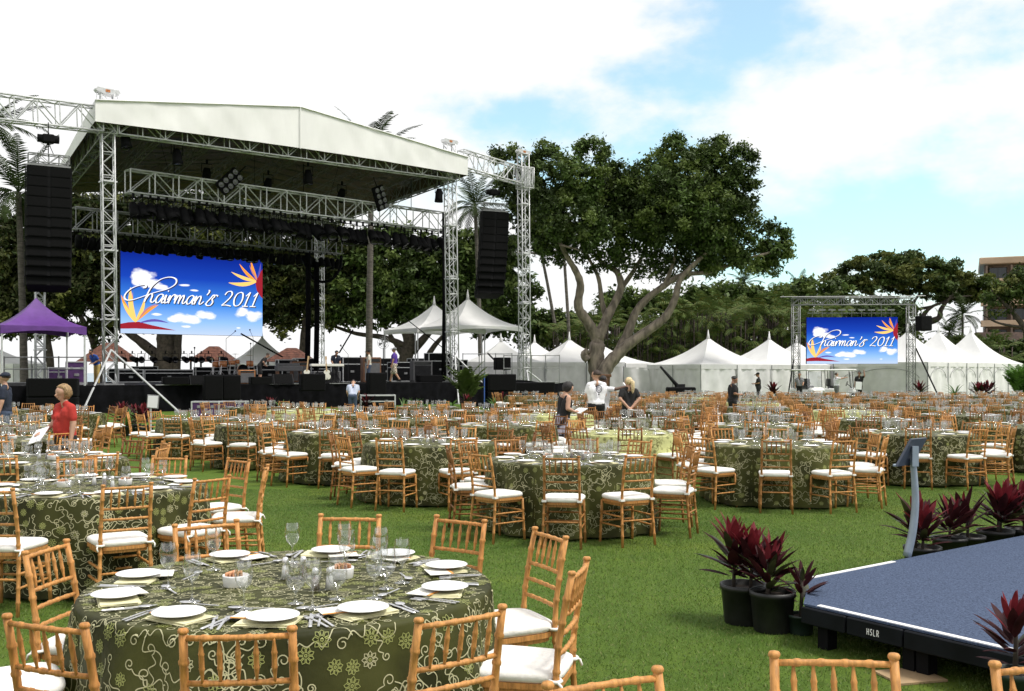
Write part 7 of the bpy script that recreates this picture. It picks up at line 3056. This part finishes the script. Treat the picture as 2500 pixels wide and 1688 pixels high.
def person_capsules(p):
    """list of (a, b, ra, rb, region) in metres, person's own axes"""
    g = p['girth']
    C = []
    st = p['stride']
    fem = p['female']
    lg = p['legs']
    pel = Vector((0, 0, .53))
    for s, sw in ((1, st), (-1, -st)):
        hip = Vector((s * .050 * g, 0, .50))
        knee = Vector((s * .052 * g, .02 + sw * .45, .285))
        ank = Vector((s * .055 * g, sw * (1.0 if sw > 0 else 1.25), .045 + (.05 if sw < 0 and st > .05 else 0)))
        leg = 'bottom' if lg in ('long', 'short', 'skirt') else 'skin'
        C.append((hip, knee, .062 * g, .043, leg))
        if lg == 'short':
            C.append((hip.lerp(knee, .5), knee + Vector((0, 0, .02)), .060 * g, .056, 'bottom'))
        C.append((knee, ank, .036 if lg != 'long' else .042, .024 if lg != 'long' else .034, 'bottom' if lg == 'long' else 'skin'))
        C.append((ank + Vector((0, -.022, -.022)), ank + Vector((0, .085, -.028)), .024, .019, 'shoes'))
        C.append((ank, ank + Vector((0, .05, -.022)), .026, .02, 'shoes'))
    if lg == 'skirt':
        for a in range(6):
            th = a * PI / 3
            C.append((Vector((.04 * math.cos(th), .03 * math.sin(th), .56)), Vector((.085 * math.cos(th), .075 * math.sin(th), .27)), .06, .055, 'bottom'))
    C.append((pel + Vector((-.035 * g, 0, -.01)), pel + Vector((.035 * g, 0, -.01)), .076 * g, .076 * g, 'bottom'))
    U = []                                     # upper body, bends at the hips
    w = .062 if fem else .072
    if p['top'] != 'blackc' or True:
        U.append((Vector((-.030 * g, 0, .56)), Vector((.030 * g, 0, .56)), .074 * g, .074 * g, 'top'))
    for s in (-1, 1):
        U.append((Vector((s * .030 * g, .004, .58)), Vector((s * w * g, .004, .745)), .068 * g, .066 * g, 'top'))
        U.append((Vector((s * w * g, 0, .745)), Vector((s * .088, -.006, .795)), .060 * g, .042, 'top'))
        U.append((Vector((s * .02, -.005, .83)), Vector((s * .098, -.004, .802)), .030, .036, 'top' if p['sleeves'] != 'none' else 'skin'))
        if fem:
            U.append((Vector((s * .036, .050, .72)), Vector((s * .034, .058, .715)), .040, .036, 'top'))
    if g > 1.07:
        U.append((Vector((0, .035, .60)), Vector((0, .04, .64)), .070 * g, .066 * g, 'top'))
    U.append((Vector((0, -.008, .82)), Vector((0, .008, .885)), .034, .031, 'skin'))
    hc = Vector((0, .012, .932))
    Hd = [(hc + Vector((0, -.016, .012)), hc + Vector((0, .010, .014)), .050, .047, 'skin'),
          (hc + Vector((0, .012, -.03)), hc + Vector((0, .022, -.044)), .036, .024, 'skin'),
          (hc + Vector((0, .050, .004)), hc + Vector((0, .066, -.014)), .006, .010, 'skin'),
          (hc + Vector((0, .048, -.034)), hc + Vector((0, .050, -.034)), .010, .010, 'skin')]
    for s in (-1, 1):
        Hd.append((hc + Vector((s * .048, -.006, -.006)), hc + Vector((s * .051, -.008, .010)), .008, .009, 'skin'))
    piv = Vector((0, 0, .875))
    for (a, b, ra, rb, rg) in Hd:
        q = []
        for v in (a, b):
            v = rot_x(v, piv, -p['headp'])
            o = v - piv
            ca, sa = math.cos(p['heady']), math.sin(p['heady'])
            q.append(piv + Vector((o.x * ca - o.y * sa, o.x * sa + o.y * ca, o.z)))
        U.append((q[0], q[1], ra, rb, rg))
    for s, arm in ((1, p['armR'] or DOWN(1)), (-1, p['armL'] or DOWN(-1))):
        sh = Vector((s * .105, -.004, .795))
        el, wr, hd = Vector(arm[0]), Vector(arm[1]), Vector(arm[2]).normalized()
        sl = p['sleeves']
        U.append((sh, el, .036, .027, 'skin'))
        if sl == 'short':
            U.append((sh, sh.lerp(el, .62), .043, .041, 'top'))
        U.append((el, wr, .027, .018, 'skin'))
        # hand: palm, four fingers with a bend, thumb from the side of the palm
        acr = hd.cross(Vector((0, 0, 1)) if abs(hd.z) < .8 else Vector((s, 0, 0))).normalized()
        pl = wr + hd * .045
        nrm = acr.cross(hd)
        U.append((wr + hd * .006, pl, .0155, .018, 'skin'))
        U.append((wr + hd * .025 + acr * .012, pl + acr * .014, .011, .011, 'skin'))
        U.append((wr + hd * .025 - acr * .012, pl - acr * .014, .011, .011, 'skin'))
        for f in range(4):
            o = acr * (-.018 + .012 * f)
            L = (.040, .047, .045, .036)[f]
            k1 = pl + o + hd * L * .55
            k2 = k1 + (hd * .75 - nrm * .6 * s).normalized() * L * .5
            U.append((pl + o * .9, k1, .0062, .0058, 'skin'))
            U.append((k1, k2, .0058, .005, 'skin'))
        th0 = wr + hd * .018 + acr * (-.016 * s)
        th1 = th0 + (hd * .7 - acr * s * .7).normalized() * .030
        U.append((th0, th1, .0075, .0065, 'skin'))
        U.append((th1, th1 + hd * .022, .0065, .0055, 'skin'))
    for (a, b, ra, rb, rg) in U:
        C.append((rot_x(a, pel, -p['lean']), rot_x(b, pel, -p['lean']), ra, rb, rg))
    H = p['H']
    return [(a * H, b * H, ra * H, rb * H, rg) for (a, b, ra, rb, rg) in C], pel * H


def head_point(p, v):
    """a point given in head units moved with the head's turn and the body's lean"""
    H = p['H']
    piv = Vector((0, 0, .875))
    v = rot_x(Vector(v), piv, -p['headp'])
    o = v - piv
    ca, sa = math.cos(p['heady']), math.sin(p['heady'])
    v = piv + Vector((o.x * ca - o.y * sa, o.x * sa + o.y * ca, o.z))
    return rot_x(v, Vector((0, 0, .53)), -p['lean']) * H


def build_people():
    tmp = []
    for p in PEOPLE:
        caps, pel = person_capsules(p)
        b_ = MB()
        for (a, b, ra, rb, rg) in caps:
            capsule_tube(b_, a, b, ra, rb)
        o = b_.build('person_form', MATS['skin_light'])
        md = o.modifiers.new('r', 'REMESH')
        md.mode = 'VOXEL'
        md.voxel_size = .0115 if p['loc'][1] < 35 else .016
        ms = o.modifiers.new('s', 'SMOOTH')
        ms.factor, ms.iterations = .5, 3
        tmp.append((p, caps, o))
    dg = bpy.context.evaluated_depsgraph_get()
    for p, caps, o in tmp:
        me = bpy.data.meshes.new_from_object(o.evaluated_get(dg))
        me.name = 'person'
        me.materials.clear()
        regs = ['skin', 'top', 'bottom', 'shoes']
        for m in (MATS['skin_' + p['skin']], MATS['wear_' + p['top']], MATS['wear_' + p['bottom']], MATS['wear_' + p['shoes']]):
            me.materials.append(m)
        nf = len(me.polygons)
        c = np.zeros(nf * 3)
        me.polygons.foreach_get('center', c)
        c = c.reshape(-1, 3)
        best = np.full(nf, 1e9)
        idx = np.zeros(nf, dtype=np.int32)
        for (a, b, ra, rb, rg) in caps:
            a_, b2 = np.array(a), np.array(b)
            ab = b2 - a_
            t = np.clip(((c - a_) @ ab) / max(ab @ ab, 1e-9), 0, 1)
            d = np.linalg.norm(c - (a_ + t[:, None] * ab), axis=1) - (ra + (rb - ra) * t)
            d -= .002 if rg in ('top', 'shoes') else 0
            w = d < best
            best[w] = d[w]
            idx[w] = regs.index(rg)
        me.polygons.foreach_set('material_index', idx)
        me.polygons.foreach_set('use_smooth', np.ones(nf, dtype=bool))
        root = link('person', me, None, p['loc'], p['rz'])
        tag(root, p['label'], 'person')
        bpy.data.objects.remove(o, do_unlink=True)
        H = p['H']
        hp = lambda x, y, z: head_point(p, (x, y, z))
        # hair: lumpy cap over the skull
        b_ = MB()
        rng = random.Random(int(p['loc'][0] * 100))
        hs = p['hstyle']
        fl = .0575 if hs != 'bob' else .066
        c0 = (0, -.004 if hs != 'bob' else -.006, .946)
        n, k = 18, 11
        vs, fs = [], []
        for j in range(k + 1):
            th = PI * j / k
            for i in range(n):
                a = 2 * PI * i / n
                x, y, z = math.sin(th) * math.cos(a), math.sin(th) * math.sin(a), math.cos(th)
                r = fl * (1 + .06 * math.sin(5 * a + 3 * th) + .05 * rng.uniform(-1, 1))
                if y > .35 and z < .42:                 # hairline: stays inside the face
                    r *= .62
                if z < -.25 and hs == 'short':
                    r *= .70
                zz = z * (1.0 if z > 0 or hs != 'bob' else 1.25)
                vs.append(hp(c0[0] + x * r, c0[1] + y * r * 1.08, c0[2] + zz * r))
        for j in range(k):
            for i in range(n):
                i2 = (i + 1) % n
                fs.append((j * n + i, (j + 1) * n + i, (j + 1) * n + i2, j * n + i2))
        b_.add(vs, fs, 0, True)
        if hs == 'ponytail':
            b_.tube([hp(0, -.055, .950), hp(0, -.078, .93), hp(.004, -.078, .87), hp(.012, -.070, .80), hp(.016, -.066, .745)], [.02 * H, .030 * H, .030 * H, .022 * H, .006 * H], 8)
        if hs == 'long':
            b_.tube([hp(0, -.03, .95), hp(0, -.05, .90), hp(0, -.055, .80), hp(0, -.05, .74)], [.04 * H, .052 * H, .05 * H, .02 * H], 8)
        b_.build('hair', MATS['hair_' + p['hair']], root)
        b_ = MB()
        for s in (-1, 1):
            b_.ball(hp(s * .020, .0565, .944), .0065 * H, 8)
            b_.bar(hp(s * .012, .059, .956), hp(s * .030, .054, .957), .0022 * H, 4)
        b_.build('eyes', MATS['hair_black'], root)
        b_ = MB()
        b_.tube([hp(-.016, .056, .902), hp(0, .061, .900), hp(.016, .056, .902)], [.002 * H, .004 * H, .002 * H], 5)
        b_.build('mouth', mat('lips_' + str(len(MATS)), (.30, .10, .08), .5), root)
        if p['cap']:
            b_ = MB()
            b_.tube([hp(0, -.004, .952), hp(0, -.004, .975), hp(0, -.002, .995), hp(0, 0, 1.006)], [.061 * H, .060 * H, .042 * H, .008 * H], 12)
            b_.tube([hp(-.045, .035, .962), hp(0, .108, .956), hp(.045, .035, .962)], [.006 * H, .012 * H, .006 * H], 6)
            b_.build('cap', MATS['wear_' + p['cap']], root)
        # little things each figure wears or shows
        if 'red top' in p['label']:
            b_ = MB()
            b_.box((.055 * H, .098 * H, .755 * H), (.085, .012, .05), R(-24))
            b_.build('name_tag', MATS['paper'], root)
        if 'ring emblem' in p['label']:
            b_ = MB()
            pts = [Vector((.075 * math.cos(a), -.078 * H * p['girth'] - .006, .745 * H + .085 * math.sin(a))) for a in np.linspace(0, 2 * PI, 22)]
            b_.tube(pts, .010, 5)
            b_.tube([Vector((.042 * math.cos(a), -.078 * H * p['girth'] - .006, .745 * H + .05 * math.sin(a))) for a in np.linspace(0, 2 * PI, 16)], .005, 4)
            b_.ball((0, -.075 * H * p['girth'] - .008, .675 * H), .022, 6)
            b_.build('emblem', MATS['wear_navy'], root)
        p['root'] = root


build_people()


def held(name, label, cat, who, off, size, rot, m):
    p = [q for q in PEOPLE if who in q['label']][0]
    M = p['root'].matrix_basis
    Mw = Matrix.Translation(Vector(p['loc'])) @ Matrix.Rotation(p['rz'], 4, 'Z')
    c = Mw @ Vector(off)
    b_ = MB()
    b_.box((0, 0, 0), size)
    o = b_.build(name, MATS[m], None, c)
    o.rotation_euler = (rot[0], rot[1], p['rz'] + rot[2])
    tag(o, label, cat)


held('papers', 'white papers held by the woman in red', 'paper', 'red top', (.12, .33, .86), (.22, .012, .30), (R(50), R(15), R(20)), 'paper')
held('papers', 'open booklet held by the woman in black tank top', 'paper', 'tank top', (.03, .34, .99), (.30, .22, .014), (R(25), 0, R(10)), 'paper')
held('papers', 'white papers behind the back of the blonde woman', 'paper', 'blonde woman', (.06, -.19, .80), (.30, .16, .012), (R(-20), R(10), 0), 'paper')
held('phone', 'dark phone held by the man in black t-shirt', 'phone', 'looking at a phone', (.02, .35, 1.07), (.08, .15, .012), (R(40), 0, 0), 'black_gloss')
held('papers', 'rolled white papers in the gesturing person\'s hand', 'paper', 'gesturing', (.40, .40, 1.40), (.22, .03, .05), (R(10), R(40), 0), 'paper')
held('notebook', 'dark notebook held by the officer', 'notebook', 'officer', (.02, .32, 1.10), (.14, .18, .015), (R(35), 0, 0), 'charcoal')
